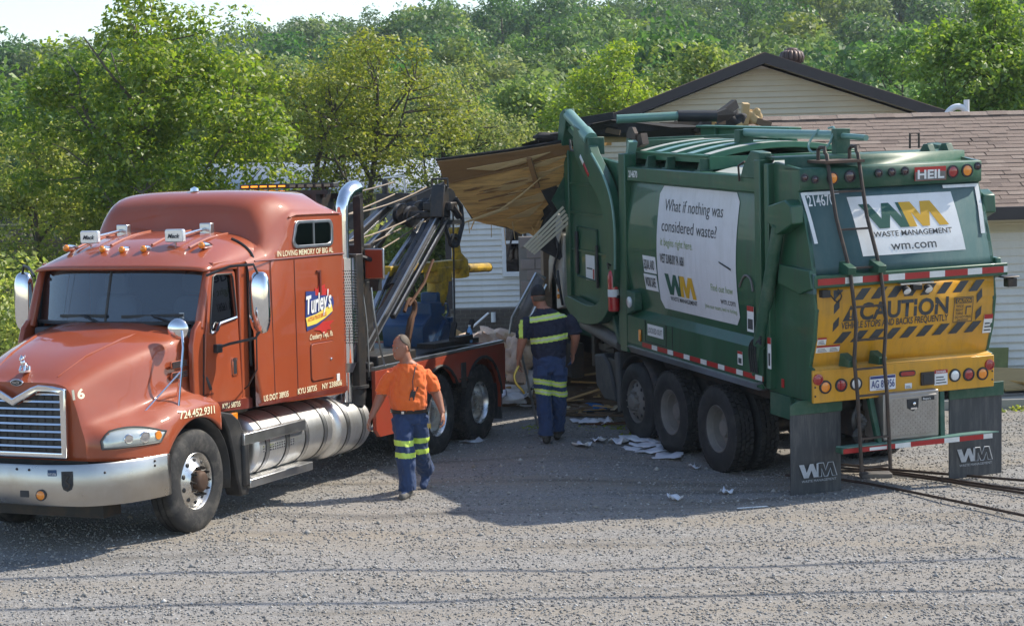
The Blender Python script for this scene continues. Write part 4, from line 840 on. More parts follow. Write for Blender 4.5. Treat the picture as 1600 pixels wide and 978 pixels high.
m = MB(); m.cyl((-9.456, .42, 2.27), (-9.44, .42, 2.27), .074, .074, 8); m.build('tube_end', 'ink_black', yl)
m = MB(); m.tube([(-8.42, .42, 2.18), (-8.38, .42, 2.40), (-8.30, .42, 2.52), (-8.22, .42, 2.80), (-8.21, .42, 2.84)], [.13, .13, .07, .055, .055], 12); m.cyl((-8.21, .36, 2.84), (-8.21, .50, 2.84), .075, .075, 12); m.build('yellow_neck', 'yellow_worn', yl)
# deck clutter: jaws, bar
m = MB(); m.bar((-7.9, .75, 1.33), (-6.4, .75, 1.36), .25, .07); m.bar((-7.15, .8, 1.38), (-7.25, .8, 1.62), .07, .05); m.bar((-7.55, .85, 1.38), (-7.75, .85, 1.62), .06, .05); m.box(-7.6, -7.1, .78, .92, 1.36, 1.43); m.build('wheel_grid', 'dark_steel', T)
# ================================================================== garbage truck
gar = empty('garbage_truck', M=GAR_M)
tag(gar, 'green refuse truck with yellow caution tailgate, nose buried in the building', 'garbage truck')
G = gar
def yb(z): return 1.175+.085*math.sin(PI*max(0, min(1, (z-1.75)/1.75)))
# wheels
wheel(G, 0, 1.21, 1, .545, .28, 'dual', 'tyre_clean', 'rim_dusty', 40); wheel(G, 0, .87, 1, .545, .28, 'dual', 'tyre_clean', 'rim_dusty', 40)
wheel(G, 0, -1.21, -1, .545, .28, 'dual', 'tyre_clean', 'rim_dusty', 40); wheel(G, 0, -.87, -1, .545, .28, 'dual', 'tyre_clean', 'rim_dusty', 40)
wheel(G, 1.34, 1.21, 1, .545, .28, 'dual', 'tyre_clean', 'rim_dusty', 40); wheel(G, 1.34, .87, 1, .545, .28, 'dual', 'tyre_clean', 'rim_dusty')
wheel(G, 1.34, -1.21, -1, .545, .28, 'dual', 'tyre_clean', 'rim_dusty')
wheel(G, 2.44, 1.20, 1, .522, .28, 'steer', 'tyre_clean', 'rim_dusty'); wheel(G, 2.44, -1.20, -1, .522, .28, 'steer', 'tyre_clean', 'rim_dusty')
wheel(G, 6.1, 1.15, 1, .522, .28, 'steer', 'tyre_clean', 'rim_dusty'); wheel(G, 6.1, -1.15, -1, .522, .28, 'steer', 'tyre_clean', 'rim_dusty')
m = MB()
for x in (0, 1.34, 2.44): m.cyl((x, -1.05, .54), (x, 1.05, .54), .1, .1, 12); m.sphere((x, 0, .54), .22)
m.box(-2.1, 6.3, -.46, -.36, .72, 1.02); m.box(-2.1, 6.3, .36, .46, .72, 1.02); m.box(-1.9, 2.6, -.9, .9, 1.02, 1.2)
m.build('chassis_frame', 'dark_steel', G)
# body shell with bulging sides and crowned roof
def body_ring(x):
    half = [(yb(z), z) for z in np.linspace(1.70, 3.50, 14)]+[(1.15, 3.56), (1.0, 3.66), (.7, 3.73), (.35, 3.765), (0, 3.775)]
    L_ = [(x, y, z) for y, z in half]; return L_+[(x, -y, z) for y, z in reversed(half[:-1])]
m = MB(); m.loft([body_ring(x) for x in np.linspace(2.55, -1.30, 8)]); m.build('body', 'green_paint', G, ang=40)
m = MB(); m.loft([[(x, y, 3.784-.105*(abs(y)/1.0)**2.2) for y in np.linspace(-1.02, 1.02, 13)] for x in np.linspace(.30, -1.45, 4)]); m.build('roof_panel', 'roof_dust_lit', G)
m = MB(); m.box(2.54, 2.56, -1.15, 1.15, 1.2, 3.7); m.build('bulkhead', 'green_worn', G)
for s in (-1, 1):
    m = MB(); m.prism([(2.42, 3.50), (-1.20, 3.50), (-1.20, 3.685), (2.42, 3.685)], lambda a, b: (a, s*1.05, b), (0, s*.20, 0)); m.build('top_rail', 'green_paint', G, bevel=.012)
    m = MB(); m.prism([(2.68, 1.20), (2.44, 1.20), (2.42, 3.86), (2.62, 3.86)], lambda a, b: (a, s*1.10, b), (0, s*.18, 0)); m.build('body_post', 'green_paint', G, bevel=.012)
    # lower locker shelf with sloped top
    m = MB(); m.loft([[(x, s*1.10, 1.88), (x, s*1.19, 1.80), (x, s*1.27, 1.70), (x, s*1.275, 1.34), (x, s*1.26, 1.30), (x, s*1.0, 1.28)] for x in (2.46, -1.40)]); m.build('locker', 'green_paint', G, ang=20)
    m = MB(); m.loft([[(x, s*1.26, 1.30+o), (x, s*1.285, 1.285+o), (x, s*1.23, 1.20+o), (x, s*1.16, 1.19+o), (x, s*1.0, 1.22+o)] for x, o in ((2.46, 0), (2.2, 0), (-1.2, 0), (-1.32, .03), (-1.38, .05))]); m.build('running_rail', 'aluminium', G)
if True:
    s = 1
    m = MB(); m.box(2.0, .985, 1.272, 1.2755, 1.333, 1.395)
    for k in range(7):
        for j, (a, b, mt) in enumerate(((.0, .30, 'tape_red'), (.30, .46, 'tape_white'))):
            x0 = 1.96-k*.478; m = MB(); m.box(x0-a, x0-b, 1.274, 1.279, 1.335, 1.395); m.build('reflector', mt, G)
    m = MB(); m.box(-1.386, -1.40, 1.274, 1.279, 1.335, 1.395); m.build('reflector', 'tape_red', G)
    m = MB(); m.box(2.04, 1.98, 1.275, 1.30, 1.40, 1.56); m.build('marker_lamp', 'amber_lens', G, bevel=.01)
    m = MB(); m.box(1.04, 1.03, 1.26, 1.277, 1.34, 1.70); m.build('locker_gap', 'ink_black', G)
    m = MB(); m.prism([(1.78, 1.51), (1.30, 1.51), (1.30, 1.66), (1.78, 1.66)], lambda a, b: (a, 1.277, b), (0, .003, 0)); q = m.build('unit_plate', 'white_decal', G)
    text('plate_print', 'LOCKED OUT', 'ink_grey', q, (1.75, 1.281, 1.55), (-1, 0, 0), (0, 0, 1), h=.07, w=.42, off=.003)
    m = MB(); m.tube([(1.86, 1.276, 1.70), (1.86, 1.276, 1.42), (1.22, 1.276, 1.42), (1.22, 1.276, 1.70)], .006, 4); m.build('locker_door_seam', 'ink_black', G)
    # light and box under the post
    m = MB(); m.prism([(2.36, 1.72), (2.10, 1.80), (2.10, 2.05), (2.36, 2.05)], lambda a, b: (a, 1.20, b), (0, .12, 0)); q = m.build('flood_lamp', 'green_worn', G, bevel=.015)
    m = MB(); m.lathe([(0, .075), (.02, .075), (.03, .06), (.03, 0)], (2.24, 1.315, 1.90), (0, 1, 0), 20); m.build('lamp_lens', 'white_lens', q)
# hopper (front) sides
for s in (-1, 1):
    hp = [(2.66, 1.45), (2.66, 3.70), (4.70, 3.86), (4.72, 1.66), (4.45, 1.50), (3.6, 1.42), (3.1, 1.35)]
    m = MB(); m.prism(hp, lambda a, b: (a, s*1.06, b), (0, s*.10, 0)); h_ = m.build('hopper_side', 'green_paint', G, bevel=.008)
    for z in (3.36, 2.95, 2.42): m = MB(); m.box(4.68, 3.0, s*1.16, s*1.18, z, z+.035); m.build('hopper_rib', 'green_paint', h_, bevel=.006)
    m = MB(); m.box(4.76, 4.60, s*1.06, s*1.20, 1.6, 3.88); m.build('hopper_post', 'green_paint', h_, bevel=.01)
    m = MB(); m.tube([(4.40, s*1.17, 2.06), (4.40, s*1.17, 2.78), (3.66, s*1.17, 2.76), (3.66, s*1.17, 2.04), (4.40, s*1.17, 2.06)], .016, 5); m.build('hopper_door_frame', 'green_worn', h_)
    m = MB(); m.box(3.68, 3.62, s*1.17, s*1.20, 1.95, 2.55); m.box(4.42, 4.34, s*1.17, s*1.20, 2.1, 2.7); m.build('door_hinge', 'ink_black', h_, bevel=.01)
m = MB(); m.box(4.68, 2.66, -1.1, 1.1, 1.5, 1.6); m.box(4.70, 4.66, -1.1, 1.1, 1.5, 3.5); m.box(2.74, 2.66, -1.1, 1.1, 1.5, 4.05); m.build('hopper_floor', 'green_worn', G)
m = MB(); m.box(4.7, 2.6, -1.16, -1.06, 3.7, 4.05); m.box(2.74, 2.6, .0, 1.06, 3.7, 4.02); m.box(2.80, 2.6, -1.1, 1.06, 3.86, 3.90); m.build('hopper_rim', 'green_paint', G, bevel=.01)
m = MB(); m.box(4.10, 3.78, 1.162, 1.168, 2.03, 2.39); q = m.build('warning_decal', 'white_decal', G)
m = MB(); m.box(3.84, 3.79, 1.168, 1.171, 2.06, 2.20); m.build('decal_mark', 'tape_red', q); m = MB(); m.box(4.06, 3.86, 1.168, 1.171, 2.19, 2.21); m.build('decal_mark', 'ink_grey', q)
# front-loader arm on the left, traced outline
arm = [(4.02, 4.22), (3.60, 4.10), (3.40, 3.84), (3.02, 3.55), (2.78, 3.25), (2.67, 2.83), (2.72, 2.13), (2.92, 1.74), (3.30, 1.50), (4.0, 1.44), (4.45, 1.60), (4.45, 1.78), (3.7, 1.72), (3.28, 1.80), (3.02, 2.13), (2.99, 2.73), (3.12, 3.15), (3.50, 3.44), (3.85, 3.66), (4.05, 3.9)]
arm = [tuple(p) for p in smooth_poly(arm+[arm[0]], 3)][:-1]
for s in (1,):
    m = MB(); m.prism(arm, lambda a, b: (a, s*1.20, b), (0, s*.14, 0)); a_ = m.build('loader_arm', 'green_paint', G, bevel=.012)
    # side flange (pale worn edge)
    m = MB(); ed = [(3.42, 3.84), (3.03, 3.555), (2.785, 3.25), (2.68, 2.85), (2.70, 2.3)]; m.tube([(p[0]-.01, s*1.33, p[1]) for p in smooth_poly(ed, 4)], .018, 6); m.build('arm_flange', 'pale_green' if s > 0 else 'green_paint', a_)
    if s > 0:
        d = Vector((3.35, 0, 3.47))-Vector((3.78, 0, 3.86)); d.normalize(); nn = Vector((d.z, 0, -d.x))
        for a, b, mt in ((.0, .16, 'tape_white'), (.16, .40, 'tape_red')):
            c = Vector((3.80, 1.343, 3.80)); m = MB(); m.add([c+d*a-nn*.03, c+d*b-nn*.03, c+d*b+nn*.03, c+d*a+nn*.03], [(0, 1, 2, 3)]); m.build('reflector', mt, a_, solid=.004)
    m = MB(); m.cyl((4.46, s*1.22, 4.36), (3.78, s*1.26, 4.12), .085, .085, 16); m.cyl((3.78, s*1.26, 4.12), (3.56, s*1.27, 4.03), .10, .10, 16); m.build('arm_cylinder', 'pale_green', a_)
    m = MB(); m.prism([(4.75, 3.95), (4.62, 4.38), (4.46, 4.45), (4.38, 4.32), (4.56, 3.92)], lambda a, b: (a, s*1.14, b), (0, s*.16, 0)); m.bar((4.5, s*1.2, 4.2), (3.9, s*1.2, 3.92), .1, .08); m.box(3.62, 3.48, s*1.1, s*1.34, 3.82, 4.06); m.build('arm_knuckle', 'green_worn', a_, bevel=.01)
    m = MB(); m.tube(smooth_poly([(4.4, s*1.1, 4.1), (4.1, s*1.24, 3.98), (3.9, s*1.22, 4.06), (3.7, s*1.2, 3.92)], 3), .02, 6); m.tube(smooth_poly([(4.5, s*1.2, 4.0), (4.2, s*1.3, 3.86), (3.9, s*1.3, 3.9)], 3), .016, 6); m.build('hydraulic_hose', 'ink_black', a_)
# grey arm ram low on the side and junk under the hopper
m = MB(); m.cyl((4.15, 1.16, 1.40), (2.86, 1.16, 1.25), .10, .10, 18); m.sphere((4.15, 1.16, 1.40), .10); m.build('lift_ram', 'grey_pipe', G)
m = MB(); m.bar((3.05, 1.18, 1.62), (2.80, 1.2, 1.30), .10, .10); m.prism([(2.80, 1.28), (2.46, 1.20), (2.46, 1.75), (2.74, 1.75)], lambda a, b: (a, 1.10, b), (0, .16, 0)); m.build('ram_bracket', 'green_worn', G, bevel=.01)
m = MB(); m.prism([(3.95, .98), (3.62, 1.02), (3.42, .88), (3.18, .40), (3.62, .38), (3.90, .55)], lambda a, b: (a, .78, b), (0, .36, 0)); m.build('front_mud_flap', 'flap_rubber', G, bevel=.03)
m = MB(); m.box(3.60, 2.98, .55, 1.1, .42, .98); m.build('battery_box', 'black_plastic', G, bevel=.02)
m = MB(); m.prism([(3.08, 1.12), (2.93, 1.14), (2.90, .30), (3.02, .28)], lambda a, b: (a, .8, b), (0, .4, 0)); m.build('tag_mud_flap', 'flap_rubber', G, bevel=.02)
m = MB(); m.loft([[(2.44+.60*math.cos(a), y, .55+.60*math.sin(a)) for a in np.linspace(.3, PI-.3, 12)] for y in (1.16, .80)]); m.build('tag_fender', 'dark_steel', G, solid=.01)
m = MB(); m.cyl((3.30, 1.05, 1.05), (3.28, 1.05, .7), .05, .05, 10); m.cyl((3.20, 1.05, 1.0), (3.16, 1.02, .62), .035, .035, 10); m.bar((3.8, 1.0, 1.1), (3.3, 1.05, 1.2), .08, .08); m.bar((4.3, .95, .75), (4.3, .95, 1.4), .1, .1); m.bar((4.5, .9, 1.05), (3.6, .95, 1.05), .06, .1); m.build('air_fittings', 'dark_steel', G)
# fire extinguisher on the body post
m = MB(); m.lathe([(0, .0), (.0, .072), (.01, .08), (.48, .08), (.54, .06), (.57, .03), (.60, .03), (.60, 0)], (2.82, 1.30, 1.72), (0, 0, 1), 20); fe = m.build('fire_extinguisher', 'extinguisher_red', G)
m = MB(); m.lathe([(.20, .081), (.30, .081)], (2.82, 1.30, 1.72), (0, 0, 1), 20); m.build('instruction_band', 'white_decal', fe)
m = MB(); m.box(2.86, 2.78, 1.28, 1.34, 2.30, 2.36); m.tube([(2.82, 1.34, 2.35), (2.78, 1.40, 2.38), (2.75, 1.40, 2.3)], .012, 6); m.box(2.74, 2.90, 1.18, 1.30, 1.9, 1.94); m.build('extinguisher_valve', 'dark_steel', fe)
# ---- lettering on the left side
text('unit_number', '214670', 'stencil_white', G, (2.34, 1.252, 3.555), (-1, 0, 0), (0, 0, 1), h=.085, w=.28, bold=.03)
def aw(x0, z0, off):
    return lambda a, b: (x0-a, yb(z0+b)+off, z0+b)
m = MB(); corners = rrect(-.73, 1.48, 1.90, 3.475, .10, 5)
cols = np.linspace(1.48, -.73, 3); zs = np.linspace(1.90, 3.475, 16)
rows = []
for i, z in enumerate(zs):
    dz = min(z-1.90, 3.475-z); ins = .10-math.sqrt(max(0, .01-(.10-min(.10, dz))**2))
    rows.append([(x, yb(z)+.006, z) for x in (1.48-ins, .4, -.73+ins)])
m.loft(rows); ad = m.build('advert_panel', 'ad_white', G)
for nm, s_, mt, x0, z0, w_, h_, bd in (('advert_headline', 'What if nothing was', 'ink_grey', 1.29, 3.165, 1.63, .15, .0), ('advert_headline', 'considered waste?', 'ink_grey', 1.34, 2.905, 1.55, .15, .0), ('advert_subline', 'it begins right here.', 'ink_lime', 1.36, 2.72, .93, .10, .0),
    ('town_lettering', 'WEST SUNBURY PA 16061', 'ink_black', 1.38, 2.50, .71, .115, .012), ('logo_caption', 'WASTE MANAGEMENT', 'ink_black', 1.16, 2.025, .77, .055, .010), ('advert_line', 'Find out how', 'ink_lime', -.04, 2.265, .58, .085, .0), ('advert_line', 'wm.com', 'ink_grey', -.27, 2.125, .39, .085, .0), ('advert_line', "Join our team, we're hiring.", 'ink_lime', .18, 2.035, .86, .055, 0)):
    text(nm, s_, mt, ad, (0, 0, 0), (-1, 0, 0), (0, 0, 1), h=h_, w=w_, bold=bd, warp=aw(x0, z0, .0095))
WMW = [(0, 1), (.13, 1), (.20, .38), (.285, 1), (.375, 1), (.46, .38), (.46, 1), (.50, 1), (.50, 0), (.385, 0), (.325, .52), (.25, 0), (.125, 0)]
WMM = [(.50, 1), (.645, 1), (.70, .45), (.77, 1), (.90, 1), (1.0, 0), (.88, 0), (.83, .58), (.755, 0), (.665, 0), (.595, .58), (.595, 0), (.50, 0)]
def wm(par, fn, m1='ink_green', m2='ink_gold', name='emblem_letter'):
    for pts, mt in ((WMW, m1), (WMM, m2)):
        ring = []
        for i in range(len(pts)):
            a, b = np.array(pts[i]), np.array(pts[(i+1) % len(pts)])
            for t in (0, 1/3, 2/3): ring.append(tuple(a+(b-a)*t))
        tr = tessellate_polygon([[Vector((p[0], p[1], 0)) for p in ring]])
        mb = MB(); mb.add([fn(*p) for p in ring], tr); mb.build(name, mt, par, ang=None)
wm(ad, lambda u, v: (1.27-.88*u, yb(2.10+.265*v)+.0095, 2.10+.265*v))
m = MB(); m.add([(-.29, yb(2.63)+.012, 2.64), (-.61, yb(2.57)+.012, 2.575), (-.61, yb(2.56)+.012, 2.55), (-.30, yb(2.6)+.012, 2.62)], [(0, 1, 2, 3)]); m.build('panel_scrape', 'ink_black', ad)
for z0, z1 in ((2.33, 2.55), (2.10, 2.31)):
    m = MB(); m.add([(1.93, yb(z1)+.006, z1), (1.53, yb(z1)+.006, z1), (1.51, yb(z0)+.006, z0), (1.90, yb(z0)+.006, z0)], [(0, 1, 2, 3)]); q = m.build('small_decal', 'white_decal', G)
    text('decal_lettering', 'EQUAL AND' if z0 > 2.2 else 'WORK SAFE', 'ink_black', q, (0, 0, 0), (-1, 0, 0), (0, 0, 1), h=.12, w=.32, bold=.02, warp=aw(1.89, z0+.05, .010))
# ---- tailgate
tp = [(-1.32, 1.22), (-1.32, 3.80), (-1.55, 3.86), (-2.10, 3.80), (-2.12, 3.56), (-2.08, 3.545), (-2.21, 3.25), (-2.31, 2.95), (-2.385, 2.66), (-2.40, 2.50), (-2.43, 2.25), (-2.38, 1.92), (-2.28, 1.62), (-2.36, 1.60), (-2.38, 1.22)]
for s in (-1, 1):
    y0 = s*1.13 if s > 0 else -1.13
    m = MB(); m.prism(tp, lambda a, b: (a, s*1.12, b), (0, s*.055, 0)); m.build('tailgate_side', 'green_paint', G, bevel=.008)
    m = MB(); m.prism([(-1.22, 1.24), (-1.22, 3.88), (-1.36, 3.88), (-1.36, 1.24)], lambda a, b: (a, s*1.10, b), (0, s*.17, 0)); m.prism([(-1.42, 1.26), (-1.42, 3.84), (-1.52, 3.84), (-1.52, 1.26)], lambda a, b: (a, s*1.12, b), (0, s*.13, 0)); m.build('tailgate_frame', 'green_paint', G, bevel=.01)
    m = MB(); m.prism([(-1.22, 3.66), (-.86, 3.66), (-.92, 3.78), (-1.12, 3.98), (-1.34, 3.96), (-1.34, 3.66)], lambda a, b: (a, s*1.10, b), (0, s*.16, 0)); m.build('hinge_bracket', 'green_worn', G, bevel=.012)
    m = MB(); m.cyl((-1.80, s*1.27, 3.16), (-1.30, s*1.27, 1.75), .075, .075, 16); m.cyl((-1.30, s*1.27, 1.75), (-1.16, s*1.25, 1.38), .045, .045, 12); m.build('lift_cylinder', 'green_worn', G)
    m = MB(); m.prism([(-1.64, 3.20), (-1.66, 3.38), (-2.05, 3.46), (-2.18, 3.40), (-2.20, 3.20), (-1.86, 3.06)], lambda a, b: (a, s*1.17, b), (0, s*.16, 0)); m.build('cylinder_mount', 'green_paint', G, bevel=.015)
    m = MB(); m.prism([(-1.70, 2.50), (-1.74, 2.72), (-2.42, 2.70), (-2.46, 2.50), (-2.2, 2.42)], lambda a, b: (a, s*1.17, b), (0, s*.07, 0)); m.build('side_gusset', 'green_paint', G, bevel=.01)
def tailx(z): return float(np.interp(z, [1.22, 1.60, 1.62, 1.92, 2.25, 2.50, 2.66, 2.95, 3.25, 3.545], [-2.38, -2.36, -2.28, -2.38, -2.43, -2.42, -2.385, -2.31, -2.21, -2.08]))
m = MB(); m.loft([[(tailx(z), y, z) for y in (1.16, 0, -1.16)] for z in np.linspace(3.55, 2.64, 12)]); m.build('tail_panel', 'teal_faded', G, solid=.03)
m = MB(); m.loft([[(x, y, z) for y in (1.175, -1.175)] for x, z in ((-2.08, 3.55), (-2.125, 3.565), (-2.13, 3.785), (-2.10, 3.80), (-1.80, 3.795), (-1.79, 3.905), (-1.35, 3.915))]); m.build('tail_header', 'green_worn', G, ang=25, solid=.02)
m = MB(); m.box(-2.47, -2.38, -1.30, 1.20, 2.50, 2.64); m.build('tail_bar', 'green_paint', G, bevel=.01)
m = MB(); m.box(-2.20, -2.46, 1.17, 1.21, 2.44, 2.66); m.build('bar_end', 'teal_faded', G)
y0 = 1.16
for k, (w_, mt) in enumerate(((.34, 'tape_red'), (.22, 'tape_white'), (.33, 'tape_red'), (.21, 'tape_white'), (.32, 'tape_red'), (.20, 'tape_white'), (.30, 'tape_red'), (.19, 'tape_white'), (.29, 'tape_red'), (.18, 'tape_white'))):
    if y0-w_ < -1.31: w_ = y0+1.29
    m = MB(); m.box(-2.475, -2.470, y0-w_, y0, 2.535, 2.605); m.build('reflector', mt, G); y0 -= w_
def tz(z, off=0.): return tailx(z)-off
m = MB(); m.loft([[(tailx(z), y, z) for y in (1.14, 0, -1.14)] for z in np.linspace(2.50, 1.62, 14)]); m.add([(tailx(1.62), 1.14, 1.62), (tailx(1.62), -1.14, 1.62), (-2.385, -1.14, 1.60), (-2.385, 1.14, 1.60)], [(0, 1, 2, 3)]); yp = m.build('caution_panel', 'yellow_paint', G, ang=50, solid=.03)
m = MB(); m.box(-2.40, -2.36, -1.165, 1.19, 1.22, 1.585); lpnl = m.build('lamp_panel', 'yellow_paint', G, bevel=.008)
# tail sign
SG = [(.59, 3.46), (-.765, 3.46), (-.82, 2.81), (.52, 2.81)]
m = MB(); rows = []
for t in np.linspace(0, 1, 10):
    z = 3.46-.65*t; rows.append([(tz(z, .007), y, z) for y in (.59-.07*t, -.765-.05*t)])
m.loft(rows); sg = m.build('tail_sign', 'white_decal', G)
wm(sg, lambda u, v: (tz(3.10+.275*v, .011), .47-.09*(1-v)-(1.03)*u, 3.10+.275*v))
def tw(y0, z0, off=.011): return lambda a, b: (tz(z0+b, off), y0-a, z0+b)
text('logo_caption', 'WASTE MANAGEMENT', 'ink_black', sg, (0, 0, 0), (0, -1, 0), (0, 0, 1), h=.058, w=1.02, bold=.012, warp=tw(.345, 3.01))
text('web_address', 'wm.com', 'ink_grey', sg, (0, 0, 0), (0, -1, 0), (0, 0, 1), h=.10, w=.59, bold=.005, warp=tw(.15, 2.86))
text('unit_number', '214670', 'stencil_white', G, (0, 0, 0), (0, -1, 0), (0, 0, 1), h=.115, w=.33, bold=.015, warp=tw(1.09, 3.385, .010))
for yA, yB, sgn in ((1.155, 1.11, 1), (-1.155, -1.10, -1)):
    m = MB(); m.loft([[(tz(z, .008), yA-sgn*.05*(3.53-z)/.55, z), (tz(z, .008), yB-sgn*.05*(3.53-z)/.55, z)] for z in np.linspace(3.53, 2.98, 8)]); m.build('reflective_tape', 'tape_white', G)
    m = MB(); m.loft([[(tz(z, .0085), yA*.99, z), (tz(z, .0085), (yA-sgn*.48), z)] for z in (3.535, 3.50)]); m.build('reflective_tape', 'tape_white', G)
# caution artwork
def yq(name, pts, mt, par, off=.006):
    ring = []
    for i in range(len(pts)):
        a, b = np.array(pts[i]), np.array(pts[(i+1) % len(pts)])
        n = max(1, int(abs(b[1]-a[1])/.06)); ring += [tuple(a+(b-a)*t/n) for t in range(n)]
    tr = tessellate_polygon([[Vector((p[0], p[1], 0)) for p in ring]])
    mb = MB(); mb.add([(tz(p[1], off), p[0], p[1]) for p in ring], tr); return mb.build(name, mt, par, ang=None)
for k in range(9):
    y = .90-k*.212
    yq('warning_stripe', [(y, 2.34), (y-.115, 2.34), (y-.225, 2.465), (y-.11, 2.465)] if k else [(.94, 2.34), (y, 2.385), (y-.09, 2.465), (.94, 2.465)], 'ink_grey', yp)
    yq('warning_stripe', [(y+.02, 1.865), (y-.095, 1.865), (y-.205, 1.99), (y-.09, 1.99)], 'ink_grey', yp)
for y, sl in ((.94, 0), (-.91, 0)):
    for z in (2.20, 2.0):
        yq('warning_stripe', [(y, z), (y-.07, z+.07), (y-.07, z+.17), (y, z+.10)], 'ink_grey', yp)
text('caution_lettering', 'CAUTION', 'ink_grey', yp, (0, 0, 0), (0, -1, 0), (0, 0, 1), h=.185, w=1.15, bold=.03, warp=tw(.61, 2.115, .006))
text('caution_line', 'VEHICLE STOPS AND BACKS FREQUENTLY', 'ink_grey', yp, (0, 0, 0), (0, -1, 0), (0, 0, 1), h=.075, w=1.38, bold=.018, warp=tw(.835, 2.025, .006))
tri = [(.825, 2.11), (.625, 2.11), (.725, 2.29)]
yq('warning_triangle', tri, 'ink_grey', yp); yq('triangle_mark', [(.735, 2.165), (.715, 2.165), (.71, 2.235), (.74, 2.235)], 'yellow_paint', yp, .008); yq('triangle_mark', [(.737, 2.13), (.713, 2.13), (.713, 2.152), (.737, 2.152)], 'yellow_paint', yp, .008)
for a, b, c, d in ((-.61, -.865, 2.285, 2.277), (-.61, -.865, 2.0, 1.992), (-.61, -.618, 2.285, 1.992), (-.857, -.865, 2.285, 1.992)): yq('notice_border', [(a, c), (b, c), (b, d), (a, d)], 'ink_grey', yp)
yq('notice_header', [(-.63, 2.27), (-.845, 2.27), (-.845, 2.21), (-.63, 2.21)], 'ink_grey', yp)
text('notice_title', 'CAUTION', 'yellow_paint', yp, (0, 0, 0), (0, -1, 0), (0, 0, 1), h=.04, w=.19, bold=.02, warp=tw(-.642, 2.22, .009))
for k, s_ in enumerate(('WIDE', 'RIGHT', 'TURNS')): text('notice_line', s_, 'ink_grey', yp, (0, 0, 0), (0, -1, 0), (0, 0, 1), h=.03, w=.10, bold=.015, warp=tw(-.64, 2.165-.042*k, .007))
for k, s_ in enumerate(('DO NOT PASS', 'ON RIGHT')): text('notice_line', s_, 'ink_grey', yp, (0, 0, 0), (0, -1, 0), (0, 0, 1), h=.026, w=.21-.06*k, bold=.015, warp=tw(-.635-.03*k, 2.04-.036*k, .007))
yq('arrow_print', [(-.77, 2.08), (-.785, 2.08), (-.785, 2.16), (-.84, 2.16), (-.84, 2.175), (-.77, 2.175)], 'ink_grey', yp)
def decal(par, y0, z0, w_, h_, head='tape_red', x=None, txt=None):
    X_ = lambda z: tz(z, .007) if x is None else x
    m = MB(); m.add([(X_(z0+h_), y0, z0+h_), (X_(z0+h_), y0-w_, z0+h_), (X_(z0), y0-w_, z0), (X_(z0), y0, z0)], [(0, 1, 2, 3)]); q = m.build('safety_decal', 'white_decal', par)
    if head: m = MB(); m.add([(X_(z0+h_)-.002, y0, z0+h_), (X_(z0+h_)-.002, y0-w_, z0+h_), (X_(z0+h_*.76)-.002, y0-w_, z0+h_*.76), (X_(z0+h_*.76)-.002, y0, z0+h_*.76)], [(0, 1, 2, 3)]); m.build('decal_header', head, q)
    for k in range(3):
        zz = z0+h_*(.12+.18*k); m = MB(); m.add([(X_(zz)-.002, y0-w_*.12, zz+h_*.07), (X_(zz)-.002, y0-w_*(.9-.1*k), zz+h_*.07), (X_(zz)-.002, y0-w_*(.9-.1*k), zz), (X_(zz)-.002, y0-w_*.12, zz)], [(0, 1, 2, 3)]); m.build('decal_print', 'ink_grey', q)
    if txt: text('decal_title', txt, 'white_decal', q, (X_(z0+h_*.8)-.003, y0-w_*.12, z0+h_*.81), (0, -1, 0), (0, 0, 1), h=h_*.13, w=w_*.75, bold=.02, off=.002)
    return q
decal(yp, 1.12, 1.86, .11, .085); decal(yp, 1.12, 1.77, .155, .08); decal(yp, .965, 1.77, .14, .08); decal(yp, -1.03, 1.84, .115, .22); decal(lpnl, -.365, 1.295, .175, .175, x=-2.403, txt='DANGER'); decal(lpnl, .02, 1.29, .09, .06, None, x=-2.403)
# lamps
def lamp(y, z, r, mt, x, par, ring=True):
    m = MB(); m.lathe([(0, r+.018), (.015, r+.016), (.018, r), (.004, r)], (x, y, z), (-1, 0, 0), 24); q = m.build('lamp_grommet', 'ink_black' if ring else mt, par)
    m = MB(); m.lathe([(.004, r), (.012, r*.96), (.018, r*.6), (.02, 0)], (x, y, z), (-1, 0, 0), 24); m.build('tail_lamp', mt, q); return q
for y, z, r, mt in ((1.04, 1.395, .058, 'amber_lens'), (.84, 1.40, .058, 'red_lens'), (.65, 1.40, .058, 'white_lens'), (-.635, 1.39, .058, 'white_lens'), (-.82, 1.385, .058, 'red_lens'), (-1.005, 1.38, .058, 'amber_lens')): lamp(y, z, r, mt, -2.40, lpnl)
for y, z in ((1.13, 1.485), (-1.10, 1.475)): lamp(y, z, .045, 'red_lens', -2.40, lpnl, False)
for y, z, r, mt in ((1.13, 3.70, .03, 'dark_lens'), (1.0, 3.675, .03, 'dark_lens'), (.78, 3.68, .058, 'amber_lens'), (.56, 3.69, .055, 'dark_lens'), (.19, 3.71, .034, 'dark_lens'), (.02, 3.715, .034, 'dark_lens'), (-.15, 3.72, .034, 'dark_lens'), (-.78, 3.685, .06, 'red_lens'), (-.97, 3.69, .06, 'amber_lens'), (-1.11, 3.735, .03, 'dark_lens')): lamp(y, z, r, mt, -2.145, G)
m = MB(); m.prism(rrect(-.115, .095, 1.43, 1.495, .03), lambda a, b: (-2.40, a, b), (-.012, 0, 0)); q = m.build('oval_lamp', 'ink_black', lpnl); m = MB(); m.prism(rrect(-.10, .08, 1.44, 1.485, .022), lambda a, b: (-2.411, a, b), (-.008, 0, 0)); m.build('lamp_lens', 'red_lens', q)
m = MB(); m.box(-2.425, -2.40, -.36, -.18, 1.31, 1.46); q = m.build('camera_recess', 'ladder_steel', lpnl, bevel=.01); m = MB(); m.box(-2.43, -2.424, -.33, -.21, 1.335, 1.435); m.build('recess_hole', 'ink_black', q)
